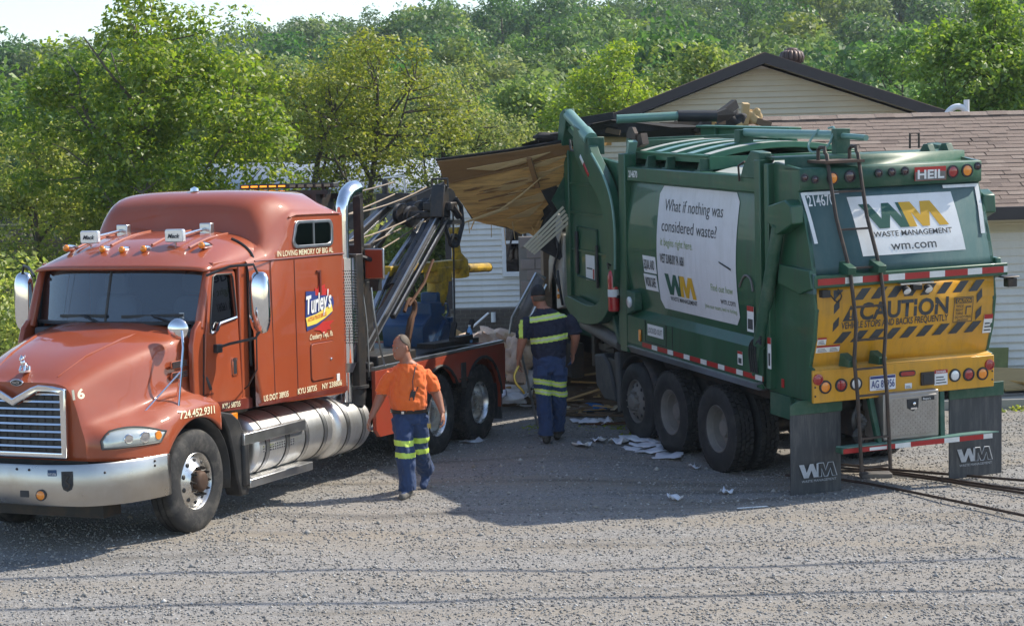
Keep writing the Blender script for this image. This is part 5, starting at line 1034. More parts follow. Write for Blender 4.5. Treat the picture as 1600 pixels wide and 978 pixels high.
m = MB(); m.prism(rrect(.15, .48, 1.305, 1.47, .012), lambda a, b: (-2.41, a, b), (-.006, 0, 0)); q = m.build('licence_plate', 'plate_white', lpnl)
m = MB(); m.box(-2.4185, -2.416, .155, .475, 1.435, 1.465); m.build('plate_header', 'ink_blue', q)
text('plate_number', 'AG 89956', 'ink_blue', q, (-2.417, .465, 1.335), (0, -1, 0), (0, 0, 1), h=.085, w=.30, bold=.012); text('plate_caption', 'PENNSYLVANIA', 'ink_blue', q, (-2.417, .40, 1.312), (0, -1, 0), (0, 0, 1), h=.013, w=.18)
m = MB()
for y in (1.165, -1.14):
    for z in (1.30, 1.40, 1.49): m.sphere((-2.40, y, z), .012, 6, 4)
m.build('panel_bolts', 'ink_black', lpnl)['kind'] = 'stuff'
# maker's plate
m = MB(); m.box(-2.15, -2.142, -.69, -.28, 3.60, 3.755); q = m.build('maker_plate', 'ink_red', G); m = MB(); m.box(-2.152, -2.149, -.685, -.285, 3.603, 3.70); m.build('plate_wear', 'grey_pipe', q)
text('maker_lettering', 'HEIL', 'white_decal', q, (-2.153, -.31, 3.625), (0, -1, 0), (0, 0, 1), h=.095, w=.35, bold=.03)
# camera & work lamps under the bar
m = MB(); m.box(-2.50, -2.42, -.30, .13, 2.478, 2.495); sl = m.build('lamp_shelf', 'aluminium', G)
for y in (.06, -.22):
    m = MB(); m.lathe([(-.05, .02), (-.04, .035), (.02, .05), (.03, .05)], (-2.50, y, 2.42), (-.7, 0, -.5), 16); q = m.build('reverse_lamp', 'black_plastic', sl); m = MB(); m.lathe([(.03, .046), (.038, .03), (.04, 0)], (-2.50, y, 2.42), (-.7, 0, -.5), 16); m.build('lamp_lens', 'white_lens', q)
m = MB(); m.box(-2.52, -2.44, -.14, -.02, 2.41, 2.475); m.build('rear_camera', 'dark_steel', sl, bevel=.01)
m = MB(); m.box(-2.50, -2.42, 1.02, 1.12, 2.40, 2.48); m.tube(smooth_poly([(-2.45, 1.02, 2.45), (-2.46, .92, 2.34), (-2.46, .86, 2.40), (-2.45, .90, 2.48)], 3), .008, 5); m.build('strobe_lamp', 'black_plastic', G)
m = MB(); m.box(-2.48, -2.38, -1.42, -1.30, 2.36, 2.46); m.box(-2.50, -2.36, -1.44, -1.22, 2.47, 2.485); m.build('side_lamp', 'dark_steel', G, bevel=.01)
# tool box, flaps, bumper, struts
m = MB(); m.box(-2.50, -2.05, -.36, .36, .74, 1.27); tb = m.build('tool_box', 'diamond_plate', G, bevel=.012)
m = MB(); m.prism(rrect(-.33, .33, .78, 1.225, .02), lambda a, b: (-2.50, a, b), (-.012, 0, 0)); td = m.build('box_door', 'diamond_plate', tb, bevel=.004)
dp = MB()
for i in range(14):
    for k in range(20):
        y, z = -.305+k*.032, .80+i*.030
        if (y+.0)**2+(z-1.13)**2 > .01: dp.box(-2.5165, -2.512, y-.010, y+.010, z-.003, z+.003) if (i+k) % 2 else dp.box(-2.5165, -2.512, y-.003, y+.003, z-.010, z+.010)
dp.build('tread_pattern', 'diamond_plate', td, ang=None)['kind'] = 'stuff'
m = MB(); m.prism([(-.075, 1.19), (.075, 1.19), (.07, 1.09), (.0, 1.05), (-.07, 1.09)], lambda a, b: (-2.512, a-.01, b), (-.008, 0, 0)); q = m.build('latch_plate', 'ink_black', td); m = MB(); m.lathe([(0, .02), (.03, .018), (.04, 0)], (-2.52, -.01, 1.14), (-1, 0, 0), 12); m.box(-2.54, -2.52, -.05, .03, 1.075, 1.095); m.build('latch', 'chrome', q)
m = MB(); m.box(-2.518, -2.512, -.29, -.13, 1.16, 1.205); q = m.build('box_badge', 'ink_black', td); text('badge_lettering', 'Buyers', 'white_decal', q, (-2.518, -.14, 1.17), (0, -1, 0), (0, 0, 1), h=.025, w=.10, bold=.01)
for s, ya, yb_, zb in ((1, 1.40, .74, .17), (-1, -.66, -1.40, .15)):
    m = MB(); m.prism([(ya, zb), (yb_, zb), (yb_+.0, 1.12), (ya, 1.12)], lambda a, b: (-2.22+.02*math.sin(a*3), a, b), (-.015, 0, 0)); fl = m.build('mud_flap', 'flap_rubber', G, bevel=.004)
    m = MB(); m.prism([(ya-.0, 1.08), (yb_, 1.08), (yb_, 1.24), (ya-.10, 1.24), (ya, 1.19)], lambda a, b: (-2.235, a, b), (-.02, 0, 0)); m.build('flap_hanger', 'green_worn', fl, bevel=.004)
    o = ya-.10; xx = -2.262
    wmf = lambda u, v, o=o: (xx, o-.48*u, .36+zb-.17+.155*v)
    pts = WMW; tr = tessellate_polygon([[Vector((p[0], p[1], 0)) for p in pts]]); mb = MB(); mb.add([wmf(*p) for p in pts], tr); mb.build('emblem_letter', 'flap_print', fl, ang=None)
    mb = MB(); mb.tube([wmf(*p) for p in WMM+[WMM[0]]], .006, 4); mb.build('emblem_outline', 'flap_print', fl)
    text('flap_caption', 'WASTE MANAGEMENT', 'flap_print', fl, (xx, o-.03, .31+zb-.17), (0, -1, 0), (0, 0, 1), h=.028, w=.44, bold=.0)
m = MB(); m.box(-2.56, -2.42, -1.02, .93, .655, .715); bp_ = m.build('under_bumper', 'green_worn', G, bevel=.006)
m = MB(); m.prism([(.86, .0), (.93, .12), (-.95, .12), (-1.12, .0)], lambda a, b: (-2.56+b, a, .716), (0, 0, .012)); m.build('bumper_top', 'pale_green', bp_)
y0 = .91
for k, (w_, mt) in enumerate(((.66, 'tape_red'), (.20, 'tape_white'), (.44, 'tape_red'), (.20, 'tape_white'), (.32, 'tape_red'), (.12, 'tape_white'))):
    m = MB(); m.box(-2.566, -2.561, y0-w_, y0, .658, .712); m.build('reflector', mt, bp_); y0 -= w_
m = MB(); m.box(-2.569, -2.565, .36, .58, .665, .70); m.build('bumper_sticker', 'white_decal', bp_)
for y in (.45, -.48): m = MB(); m.bar((-2.35, y, 1.24), (-2.46, y-.06*(1 if y > 0 else -1), .68), .07, .06, up=(0, 1, 0)); m.build('bumper_strut', 'green_worn', G, bevel=.006); 
m = MB()
for k in range(10): m.sphere((-2.40, .60+.05*math.sin(k*.7), .85+.03*k-.1), .05, 8, 6, sc=(.6, 1, .8))
m.tube(smooth_poly([(-2.3, .55, 1.15), (-2.36, .66, 1.0), (-2.32, .60, .85), (-2.25, .5, .8)], 4), .03, 8); m.build('brake_hoses', 'black_plastic', G)
# ladder with hooks and platform
ldl = [(-2.10, .845, 3.96), (-2.12, .835, 3.94), (-2.22, .84, 3.60), (-2.30, .825, 3.25), (-2.48, .76, 2.66), (-2.60, .76, 2.1), (-2.62, .80, 1.70), (-2.62, .76, 1.30), (-2.62, .715, .45)]
m = MB()
for dy in (0, -.40):
    top = [(-1.95, .845+dy, 3.84), (-1.95, .845+dy, 3.99), (-2.0, .845+dy, 4.02), (-2.09, .845+dy, 4.02)]
    m.tube(top+[(p[0], p[1]+dy*(1-.08*i/8), p[2]) for i, p in enumerate(ldl)], .022, 8)
lad = m.build('ladder', 'ladder_steel', G)
for z in (3.53, 3.12, 2.70, 2.28, 1.92, 1.60, 1.30, .82, .49):
    x = float(np.interp(-z, [-p[2] for p in ldl], [p[0] for p in ldl])); y = float(np.interp(-z, [-p[2] for p in ldl], [p[1] for p in ldl]))
    m = MB(); m.bar((x, y, z), (x, y-.385, z), .03, .022); m.build('rung', 'ladder_steel', lad)
m = MB(); m.box(-2.20, -1.80, .40, .90, 3.845, 3.875); m.build('ladder_platform', 'ladder_grip', lad)
for y in (.80, .42):
    for z in (2.68, 1.66):
        m = MB(); m.prism([(-2.36, z-.05), (-2.58, z-.04), (-2.60, z+.04), (-2.40, z+.10)], lambda a, b: (a, y+.05, b), (0, -.10, 0)); m.build('ladder_bracket', 'green_worn', lad, bevel=.006)
# top hatch: frame, ribbed lid, rails and rams
for s in (1, -1):
    m = MB(); m.box(2.67, .44, s*.94, s*1.02, 3.78, 3.86); m.box(2.67, .44, s*.90, s*1.05, 3.855, 3.88); m.build('hatch_rail', 'green_bright', G, bevel=.006)
    for x in (2.05, 1.45, .50):
        m = MB(); m.prism([(x+.05, 3.66), (x-.07, 3.84), (x-.07, 3.66)], lambda a, b: (a, s*1.02, b), (0, s*.12, 0)); m.box(x-.1, x+.06, s*.98, s*1.16, 3.683, 3.70); m.build('hatch_bracket', 'green_worn', G, bevel=.006)
m = MB(); m.box(.46, .40, -1.02, 1.02, 3.70, 3.86); m.build('hatch_end', 'green_bright', G, bevel=.006)
lz = lambda y: 3.87+.13*(1-(y/1.02)**2)
m = MB(); m.loft([[(x, y, lz(y)-.05) for y in np.linspace(1.0, -1.0, 11)] for x in (2.6, .44)]); m.build('hatch_lid', 'green_paint', G, solid=.02)
for k in range(5):
    x = .52+k*.48; m = MB(); ys_ = np.linspace(1.0, -1.0, 13)
    m.loft([[(x-.11, y, lz(y)-.06), (x-.10, y, lz(y)+.01), (x+.10, y, lz(y)+.01), (x+.11, y, lz(y)-.06)] for y in ys_], True, True); q = m.build('lid_rib', 'green_bright', G, bevel=.005)
    m = MB(); m.loft([[(x-.095, y, lz(y)+.014), (x+.095, y, lz(y)+.014)] for y in ys_]); m.build('rib_top', 'roof_dust_lit' if k % 2 == 0 else 'pale_green', q)  # pale rib tops: dust plus sky light put into the colour
m = MB(); m.box(4.72, 1.95, -1.06, -.98, 3.6, 4.10); m.box(4.72, 1.90, -1.10, -.90, 4.10, 4.135)
hw = m.build('hopper_far_wall', 'green_bright', G, bevel=.008)
for x in (4.2, 3.5, 2.9, 2.3): m = MB(); m.box(x, x-.06, -.98, -.93, 3.6, 4.10); m.build('wall_rib', 'green_bright', hw, bevel=.006)
m = MB(); m.cyl((.95, .25, 4.12), (-1.25, .22, 4.12), .055, .055, 16); m.cyl((-1.25, .22, 4.12), (-1.9, .2, 4.10), .035, .035, 12); m.build('hatch_ram', 'pale_green', G)
m = MB(); m.box(-1.42, -1.30, .12, .30, 3.9, 4.20); m.build('ram_bracket', 'green_worn', G, bevel=.006); m = MB(); m.box(1.05, .90, .15, .35, 3.98, 4.16); m.build('ram_bracket', 'green_worn', G, bevel=.006)
m = MB(); m.tube(smooth_poly([(-.9, .24, 4.18), (-.95, .40, 4.02), (-1.15, .46, 3.93), (-1.32, .36, 4.0), (-1.3, .26, 4.2), (-1.1, .22, 4.2)], 4), .014, 6); m.build('hydraulic_hose', 'pale_green', G)
m = MB(); m.prism([(p[0], p[1]) for p in circ(2.66, 4.06, .15, 8, .39, 2*PI+.39)], lambda a, b: (a, 1.02, b), (0, .05, 0)); m.bar((2.55, 1.0, 4.0), (2.4, .98, 4.05), .1, .15); m.build('gusset_plate', 'ladder_steel', G)
m = MB(); m.bar((2.44, 1.14, 4.02), (2.58, 1.14, 3.74), .06, .12, up=(0, 1, 0)); m.build('hatch_stay', 'pale_green', G)
for x, y in ((-1.0, .92),):
    m = MB(); m.lathe([(-.012, .045), (0, .06), (.012, .045), (0, .03)], (x, y, 3.86 if y > 0 else 4.02), (0, 1, .3), 14, closed=True); m.build('lifting_eye', 'ladder_steel', G)
m = MB(); m.tube([(-1.7, -.50, 3.95), (-1.7, -.50, 4.12), (-1.7, -.62, 4.12), (-1.7, -.62, 3.95)], .014, 6); m.build('grab_rail', 'ladder_steel', G); m = MB(); m.tube([(-.86, 1.27, 3.62), (-.86, 1.28, 3.80), (-.98, 1.26, 3.85)], .014, 6); m.build('grab_rail', 'ladder_steel', G)
for y in (-.75, -1.0): m = MB(); m.prism([(-1.5, 3.90), (-1.72, 3.90), (-1.66, 3.99), (-1.58, 3.99)], lambda a, b: (a, y, b), (0, -.09, 0)); m.build('tail_hinge', 'green_worn', G, bevel=.01)
# hose bundle at the tailgate foot, hand loops and decals on the side
m = MB()
for k in range(4): m.tube(smooth_poly([(-1.15-.05*k, 1.30, 1.42), (-1.14-.05*k, 1.32, 1.66), (-1.24-.04*k, 1.33, 1.80), (-1.42, 1.31, 1.86-.03*k)], 4), .012, 6)
m.build('hydraulic_hose', 'ink_black', G)
m = MB(); m.tube(smooth_poly([(-.80, 1.26, 2.38), (-.95, 1.27, 2.52), (-1.1, 1.27, 2.50), (-1.18, 1.28, 2.36)], 4), .014, 6); m.build('wire_loop', 'grey_pipe', G)
for x, z, w_, h_ in ((-1.02, 1.88, .16, .30), (-1.48, 1.50, .08, .36), (-.78, 1.46, .12, .16)):
    y = 1.272 if x > -1.4 else 1.255; y = 1.28 if z < 1.7 and x > -1 else y
    m = MB(); m.box(x, x-w_, y, y+.004, z, z+h_); q = m.build('safety_decal', 'white_decal', G); m = MB(); m.box(x, x-w_, y+.003, y+.006, z+h_*.8, z+h_); m.build('decal_header', 'tape_red', q)
    m = MB(); m.box(x-.02, x-w_+.02, y+.003, y+.006, z+h_*.1, z+h_*.5); m.build('decal_print', 'ink_grey', q)
m = MB(); m.box(-1.66, -1.72, 1.178, 1.184, 1.30, 1.40); m.build('reflector', 'tape_red', G)
m = MB(); m.box(-1.42, -1.9, 1.08, 1.2, .96, 1.22); m.box(-1.5, -2.2, .9, 1.15, 1.02, 1.2); m.build('tail_skirt', 'green_worn', G)
# crushed cab beyond the hopper
m = MB(); m.box(7.1, 4.95, -1.15, .62, 1.0, 2.1); m.box(6.9, 5.1, -1.1, .55, 2.1, 2.6); m.build('truck_cab', 'green_worn', G, bevel=.06)  # dark green puts the shadow into the colour of the white cab
m = MB(); m.cyl((4.60, .42, 4.27), (4.36, -.44, 4.29), .065, .065, 14); ct = m.build('cross_tube', 'pale_green', G); m = MB(); m.cyl((4.36, -.44, 4.29), (4.19, -.98, 4.27), .085, .085, 14); m.build('tube_sleeve', 'ink_black', ct)
m = MB(); m.prism([(4.95, 1.55), (5.18, 1.50), (5.22, 2.5), (4.98, 2.66), (4.84, 2.62)], lambda a, b: (a, 1.02, b), (0, .18, 0)); cs = m.build('crushed_panel', 'cab_white', G, bevel=.02)
m = MB(); m.add([(5.4, 1.2, 2.2), (4.85, 1.26, 2.95), (4.72, 1.24, 2.78), (5.0, 1.26, 2.3), (5.3, 1.25, 1.75)], [(0, 1, 2, 3, 4)]); m.build('torn_sheet', 'cab_white', cs, solid=.02)
m = MB(); disc(m, (5.05, 1.21, 1.95), (0, 1, 0), .035, .01); m.build('badge', 'blue_plastic', cs); m = MB(); disc(m, (5.05, 1.21, 1.70), (0, 1, 0), .035, .02); disc(m, (5.03, 1.21, 1.80), (0, 1, 0), .025, .02); m.build('marker_lamp', 'amber_lens', cs)
m = MB(); m.tube(smooth_poly([(4.9, 1.25, 1.8), (5.0, 1.3, 2.1), (4.86, 1.28, 2.4), (4.95, 1.27, 2.6)], 4), .018, 6); m.tube(smooth_poly([(4.82, 1.25, 1.6), (4.80, 1.3, 1.9), (4.9, 1.28, 2.1)], 4), .02, 6); m.build('torn_cables', 'ink_black', cs)
m = MB(); m.box(5.4, 4.9, .9, 1.1, .5, 1.0); m.box(6.6, 5.5, .9, 1.12, .95, 1.15); m.build('cab_step', 'dark_steel', G)
# ================================================================== ground, hill, slab
def gravel_mat():
    m = bpy.data.materials.new('gravel'); m.use_nodes = True; t = m.node_tree; N = t.nodes; Lk = t.links; b = N["Principled BSDF"]
    b.inputs["Roughness"].default_value = 0.95; b.inputs["Specular IOR Level"].default_value = 0.2
    tc = N.new("ShaderNodeTexCoord")
    vo = N.new("ShaderNodeTexVoronoi"); vo.inputs["Scale"].default_value = 55; Lk.new(tc.outputs["Object"], vo.inputs["Vector"])
    v2 = N.new("ShaderNodeTexVoronoi"); v2.inputs["Scale"].default_value = 130; Lk.new(tc.outputs["Object"], v2.inputs["Vector"])
    r1 = N.new("ShaderNodeValToRGB"); e = r1.color_ramp.elements
    e[0].position = 0.0; e[0].color = (0.165, 0.158, 0.152, 1); e[1].position = 1.0; e[1].color = (0.54, 0.52, 0.495, 1)
    k = e.new(0.45); k.color = (0.295, 0.281, 0.267, 1); k = e.new(0.8); k.color = (0.385, 0.367, 0.345, 1)
    sp = N.new("ShaderNodeSeparateColor"); Lk.new(vo.outputs["Color"], sp.inputs[0]); s2 = N.new("ShaderNodeSeparateColor"); Lk.new(v2.outputs["Color"], s2.inputs[0])
    mh = N.new("ShaderNodeMath"); mh.operation = 'MULTIPLY_ADD'; mh.inputs[1].default_value = 0.5; mh2 = N.new("ShaderNodeMath"); mh2.operation = 'MULTIPLY'; mh2.inputs[1].default_value = 0.5
    Lk.new(s2.outputs[0], mh2.inputs[0]); Lk.new(sp.outputs[0], mh.inputs[0]); Lk.new(mh2.outputs[0], mh.inputs[2]); Lk.new(mh.outputs[0], r1.inputs[0])
    # tan fines in wide, stretched patches (wheel tracks) and damp dark spots
    mp = N.new("ShaderNodeMapping"); mp.inputs["Scale"].default_value = (0.16, 1.25, 1); Lk.new(tc.outputs["Object"], mp.inputs[0])
    n1 = N.new("ShaderNodeTexNoise"); n1.inputs["Scale"].default_value = 0.9; n1.inputs["Detail"].default_value = 9; n1.inputs["Roughness"].default_value = 0.68; Lk.new(mp.outputs[0], n1.inputs["Vector"])
    mr = N.new("ShaderNodeMapRange"); mr.inputs[1].default_value = 0.44; mr.inputs[2].default_value = 0.62; mr.inputs[4].default_value = 0.75; Lk.new(n1.outputs["Fac"], mr.inputs[0])
    m1 = N.new("ShaderNodeMix"); m1.data_type = 'RGBA'; m1.inputs[7].default_value = (0.33, 0.285, 0.228, 1); Lk.new(r1.outputs[0], m1.inputs[6]); Lk.new(mr.outputs[0], m1.inputs[0])
    n2 = N.new("ShaderNodeTexNoise"); n2.inputs["Scale"].default_value = 1.7; n2.inputs["Detail"].default_value = 7; Lk.new(mp.outputs[0], n2.inputs["Vector"])
    mr2 = N.new("ShaderNodeMapRange"); mr2.inputs[1].default_value = 0.54; mr2.inputs[2].default_value = 0.70; mr2.inputs[4].default_value = 0.55; Lk.new(n2.outputs["Fac"], mr2.inputs[0])
    m2 = N.new("ShaderNodeMix"); m2.data_type = 'RGBA'; m2.inputs[7].default_value = (0.10, 0.088, 0.072, 1); Lk.new(m1.outputs[2], m2.inputs[6]); Lk.new(mr2.outputs[0], m2.inputs[0])
    # grass far behind the lot
    sx = N.new("ShaderNodeSeparateXYZ"); Lk.new(tc.outputs["Object"], sx.inputs[0])
    ad = N.new("ShaderNodeMath"); ad.operation = 'MULTIPLY_ADD'; ad.inputs[1].default_value = 6.0; Lk.new(n1.outputs["Fac"], ad.inputs[0]); Lk.new(sx.outputs["Y"], ad.inputs[2])
    mr3 = N.new("ShaderNodeMapRange"); mr3.inputs[1].default_value = 36; mr3.inputs[2].default_value = 40; Lk.new(ad.outputs[0], mr3.inputs[0])
    m3 = N.new("ShaderNodeMix"); m3.data_type = 'RGBA'; m3.inputs[7].default_value = (0.07, 0.095, 0.028, 1); Lk.new(m2.outputs[2], m3.inputs[6]); Lk.new(mr3.outputs[0], m3.inputs[0])
    Lk.new(m3.outputs[2], b.inputs["Base Color"])
    bp = N.new("ShaderNodeBump"); bp.inputs["Strength"].default_value = 0.9; bp.inputs["Distance"].default_value = 0.02; Lk.new(mh.outputs[0], bp.inputs["Height"]); Lk.new(bp.outputs[0], b.inputs["Normal"])
    MATS['gravel'] = m
    m = bpy.data.materials.new('stones'); m.use_nodes = True; t = m.node_tree; N = t.nodes; b = N["Principled BSDF"]; b.inputs["Roughness"].default_value = 0.9; b.inputs["Specular IOR Level"].default_value = 0.25
    ge = N.new("ShaderNodeNewGeometry"); r = N.new("ShaderNodeValToRGB"); e = r.color_ramp.elements
    e[0].color = (0.15, 0.143, 0.140, 1); e[1].color = (0.52, 0.505, 0.485, 1); q = e.new(.3); q.color = (0.26, 0.249, 0.238, 1); q = e.new(.6); q.color = (0.34, 0.325, 0.305, 1); q = e.new(.8); q.color = (0.29, 0.25, 0.20, 1)
    t.links.new(ge.outputs["Random Per Island"], r.inputs[0]); t.links.new(r.outputs[0], b.inputs["Base Color"]); MATS['stones'] = m
gravel_mat()
rng = np.random.default_rng(11)
def grid_axis(parts):
    out = []
    for a, b, s in parts: out += list(np.arange(a, b-1e-6, s))
    return np.array(out+[parts[-1][1]])
gx = grid_axis([(-900, -60, 120), (-60, -14, 6), (-14, 14, .25), (14, 60, 6), (60, 900, 120)]); gy = grid_axis([(-200, 0, 40), (0, 12, 2), (12, 36, .25), (36, 80, 4), (80, 1200, 80)])
XX, YY = np.meshgrid(gx, gy); near = (np.abs(XX) < 16) & (YY > 8) & (YY < 40)
ZZ = np.where(near, gz(XX, YY), 0.0)
bumps = sum(a*np.sin(XX*f1+p)*np.sin(YY*f2+q) for a, f1, f2, p, q in ((.012, 1.1, 1.7, .3, 1.), (.008, 2.3, 2.9, 1.3, .2), (.006, 4.1, 3.7, 2., .7)))
wheel_d = np.min((XX[..., None]-_gc[:, 0])**2+(YY[..., None]-_gc[:, 1])**2, axis=-1)
ZZ = ZZ+np.where(near, bumps*np.clip(wheel_d*2, 0, 1), 0)
def gzb(x, y):
    x = np.asarray(x, float); y = np.asarray(y, float)
    b = sum(a*np.sin(x*f1+p)*np.sin(y*f2+q) for a, f1, f2, p, q in ((.012, 1.1, 1.7, .3, 1.), (.008, 2.3, 2.9, 1.3, .2), (.006, 4.1, 3.7, 2., .7)))
    d = np.min((x[..., None]-_gc[:, 0])**2+(y[..., None]-_gc[:, 1])**2, axis=-1)
    return gz(x, y)+b*np.clip(d*2, 0, 1)
def G0(x, y): return float(gzb(np.array([x]), np.array([y]))[0])
ny, nx = XX.shape; idx = np.arange(ny*nx).reshape(ny, nx)
quads = np.stack([idx[:-1, :-1], idx[:-1, 1:], idx[1:, 1:], idx[1:, :-1]], -1).reshape(-1, 4)
tag(np_mesh('ground', np.stack([XX, YY, ZZ], -1).reshape(-1, 3), quads, 'gravel', smooth=True), kind='structure')
# loose stones
n = 85000
Y = 14 + 14*rng.random(n)**1.3; X = (rng.random(n)*2-1)*(Y*.30+.6)
S = (.006+.013*rng.random(n)**2.2); S[rng.random(n) < .008] *= 2.2
Zs = gzb(X, Y)
base = np.array([(1, 0, 0), (-1, 0, 0), (0, 1, 0), (0, -1, 0), (0, 0, .8), (0, 0, -.5)], float)
an = rng.random(n)*2*PI; ca, sa = np.cos(an), np.sin(an)
P = base[None]*(0.65+.7*rng.random((n, 6, 1)))*S[:, None, None]
P = np.stack([P[..., 0]*ca[:, None]-P[..., 1]*sa[:, None], P[..., 0]*sa[:, None]+P[..., 1]*ca[:, None], P[..., 2]], -1)
P += np.stack([X, Y, Zs+S*.18], -1)[:, None]
F = np.array([(0, 2, 4), (2, 1, 4), (1, 3, 4), (3, 0, 4), (2, 0, 5), (1, 2, 5), (3, 1, 5), (0, 3, 5)])
fs = (F[None]+np.arange(n)[:, None, None]*6).reshape(-1, 3)
tag(np_mesh('gravel_stones', P.reshape(-1, 3), fs, 'stones'), kind='stuff')
mat('old_paving', (0.20, 0.19, 0.175), 0.95, 0, 0.2, 3, bump=0.3, bs=50, dirt=(0.12, 0.11, 0.095), da=0.6, ds=2)
# concrete drive and apron before the building
def flat(name, pts, z, th, mt):
    m = MB(); m.prism(pts, lambda a, b: (a, b, z), (0, 0, -th)); return tag(m.build(name, mt, bevel=.015), kind='structure')
m = MB(); xs_ = np.linspace(-2.2, 2.0, 12); ys_ = np.array([26.7, 26.75]+list(np.linspace(27.1, 31, 11))); m.loft([[(x, y+.12*math.sin(x*3), G0(x, y+.1*math.sin(x*3))+.006-(.04 if y < 26.8 else 0)) for x in xs_] for y in ys_]); tag(m.build('driveway', 'old_paving'), kind='structure')
flat('pavement', [(4.6, 26.95), (16, 26.95), (16, 29.2), (4.6, 29.2)], .15, .35, 'concrete')

# hill with forest
def hill_h(x, y):
    t = np.clip((np.asarray(y, float)-92)/215, 0, 1); t = t*t*(3-2*t)
    return t*np.clip(18.0+.075*(np.asarray(x, float)+20), 9, 34)
hx = np.linspace(-300, 300, 41); hy = np.linspace(85, 420, 36); HXX, HYY = np.meshgrid(hx, hy); HZ = hill_h(HXX, HYY)-.2
ii = np.arange(HXX.size).reshape(HXX.shape); hq = np.stack([ii[:-1, :-1], ii[:-1, 1:], ii[1:, 1:], ii[1:, :-1]], -1).reshape(-1, 4)
mat('hill_soil', (0.045, 0.060, 0.022), 0.95, 0, 0.3, .2)
tag(np_mesh('hill', np.stack([HXX, HYY, HZ], -1).reshape(-1, 3), hq, 'hill_soil', smooth=True), kind='structure')

# ================================================================== trees
leafmat('leaf_maple', (0.150, 0.260, 0.020), (0.300, 0.410, 0.034), (0.520, 0.560, 0.065), .68)
leafmat('leaf_locust', (0.215, 0.295, 0.034), (0.320, 0.400, 0.048), (0.470, 0.480, 0.075), .6)
leafmat('leaf_bright', (0.110, 0.215, 0.020), (0.210, 0.330, 0.030), (0.340, 0.430, 0.055), .6)
leafmat('leaf_forest_dark', (0.048, 0.122, 0.028), (0.092, 0.195, 0.038), (0.160, 0.280, 0.050), .5)
leafmat('leaf_forest_mid', (0.084, 0.170, 0.026), (0.155, 0.262, 0.038), (0.250, 0.355, 0.055), .5)
leafmat('leaf_forest_light', (0.150, 0.225, 0.030), (0.235, 0.310, 0.046), (0.350, 0.400, 0.068), .55)
def leaves(cl, per, size, rng, up=.35, shell=.55):
    """cl: rows (x, y, z, rx, ry, rz); returns verts, quads of many small leaf faces"""
    cl = np.asarray(cl, float); n = len(cl)*per
    c = np.repeat(cl, per, axis=0)
    d = rng.normal(size=(n, 3)); d /= np.linalg.norm(d, axis=1, keepdims=True)
    r = shell+(1-shell)*rng.random(n)**.5; r *= (.75+.5*rng.random(n))
    p = c[:, :3]+d*c[:, 3:6]*r[:, None]
    nv = rng.normal(size=(n, 3)); nv[:, 2] = np.abs(nv[:, 2])+up; nv += d*.5; nv /= np.linalg.norm(nv, axis=1, keepdims=True)
    t = rng.normal(size=(n, 3)); t -= nv*(t*nv).sum(1, keepdims=True); t /= np.linalg.norm(t, axis=1, keepdims=True); b = np.cross(nv, t)
    s = size*(.6+.8*rng.random(n))[:, None]
    V = np.stack([p-t*s, p+b*s*.55-t*s*.1+nv*s*.12, p+t*s, p-b*s*.55-t*s*.1+nv*s*.12], 1).reshape(-1, 3)
    return V, np.arange(n*4).reshape(-1, 4)
def trunk_mb(mb, pts, r0, r1, n=8):
    pts = smooth_poly(pts, 4); k = len(pts); mb.tube(pts, [r0+(r1-r0)*(i/(k-1))**.8 for i in range(k)], n)
    return pts
def tree(name, label, cat, base, h, spread, crown0, leafm, nclump, per, leaf, seed, group=None, barkm='bark', csize=.5, lean=(0, 0), nlimb=6, shape=1.0, gaps=.0, trunk_r=None, cent=None):
    R = np.random.default_rng(seed); root = empty(name, base); tag(root, label, cat, group)
    tm = MB(); tr = trunk_r or h*.018
    top = Vector((lean[0], lean[1], h*.78))
    pts = trunk_mb(tm, [(0, 0, -.1), (lean[0]*.15+R.normal()*.05, lean[1]*.2, h*.25), (lean[0]*.5+R.normal()*.12, lean[1]*.5, h*.55), tuple(top)], tr, tr*.2)
    cl = []; zc = (crown0+h)/2; hz = (h-crown0)/2
    for i in range(nclump):
        for _ in range(30):
            d = R.normal(size=3); d /= np.linalg.norm(d); rr = R.random()**.45
            z = zc+d[2]*hz*rr*.92; w = (1-abs((z-zc)/hz)**2.2*.85)
            x = lean[0]*(z/h)+d[0]*spread*rr*w; y = lean[1]*(z/h)+d[1]*spread*.8*rr*w
            if gaps and math.sin(x*2.1+seed)*math.sin(z*1.9+seed*2)+.3*R.normal() < gaps-1: continue
            break
        cs = csize*(.6+.8*R.random()); cl.append((x, y, z, cs*1.15, cs*1.1, cs*.72))
    limbs = []
    for i in range(nlimb):
        t = .25+.65*i/max(1, nlimb-1); p = Vector(pts[int(t*(len(pts)-1))]); a = R.random()*2*PI
        e = Vector((p.x+math.cos(a)*spread*.62*(1.1-t*.5), p.y+math.sin(a)*spread*.5*(1.1-t*.5), min(h*.80, p.z+h*.22)))
        mid = p.lerp(e, .5)+Vector((R.normal()*.15, R.normal()*.15, -.05*h*R.random()))
        limbs += trunk_mb(tm, [p, mid, e], tr*(.62-.3*t), tr*.1, 6)
    nodes = np.array([tuple(p) for p in list(pts[len(pts)//3:])+limbs])
    for c in cl:
        q = np.array(c[:3]); k = np.argmin(((nodes-q)**2).sum(1)+4*np.maximum(0, nodes[:, 2]-q[2])); a = Vector(nodes[k]); b = Vector(q)
        tm.tube([a, a.lerp(b, .5)+Vector((R.normal()*.08, R.normal()*.08, R.normal()*.06)), b], [tr*.16, tr*.10, tr*.04], 5, cap=False)
    tm.build('trunk', barkm, root, ang=60)
    V_, F_ = leaves(cl, per, leaf, R); np_mesh('crown', V_, F_, leafm, root)
    return root
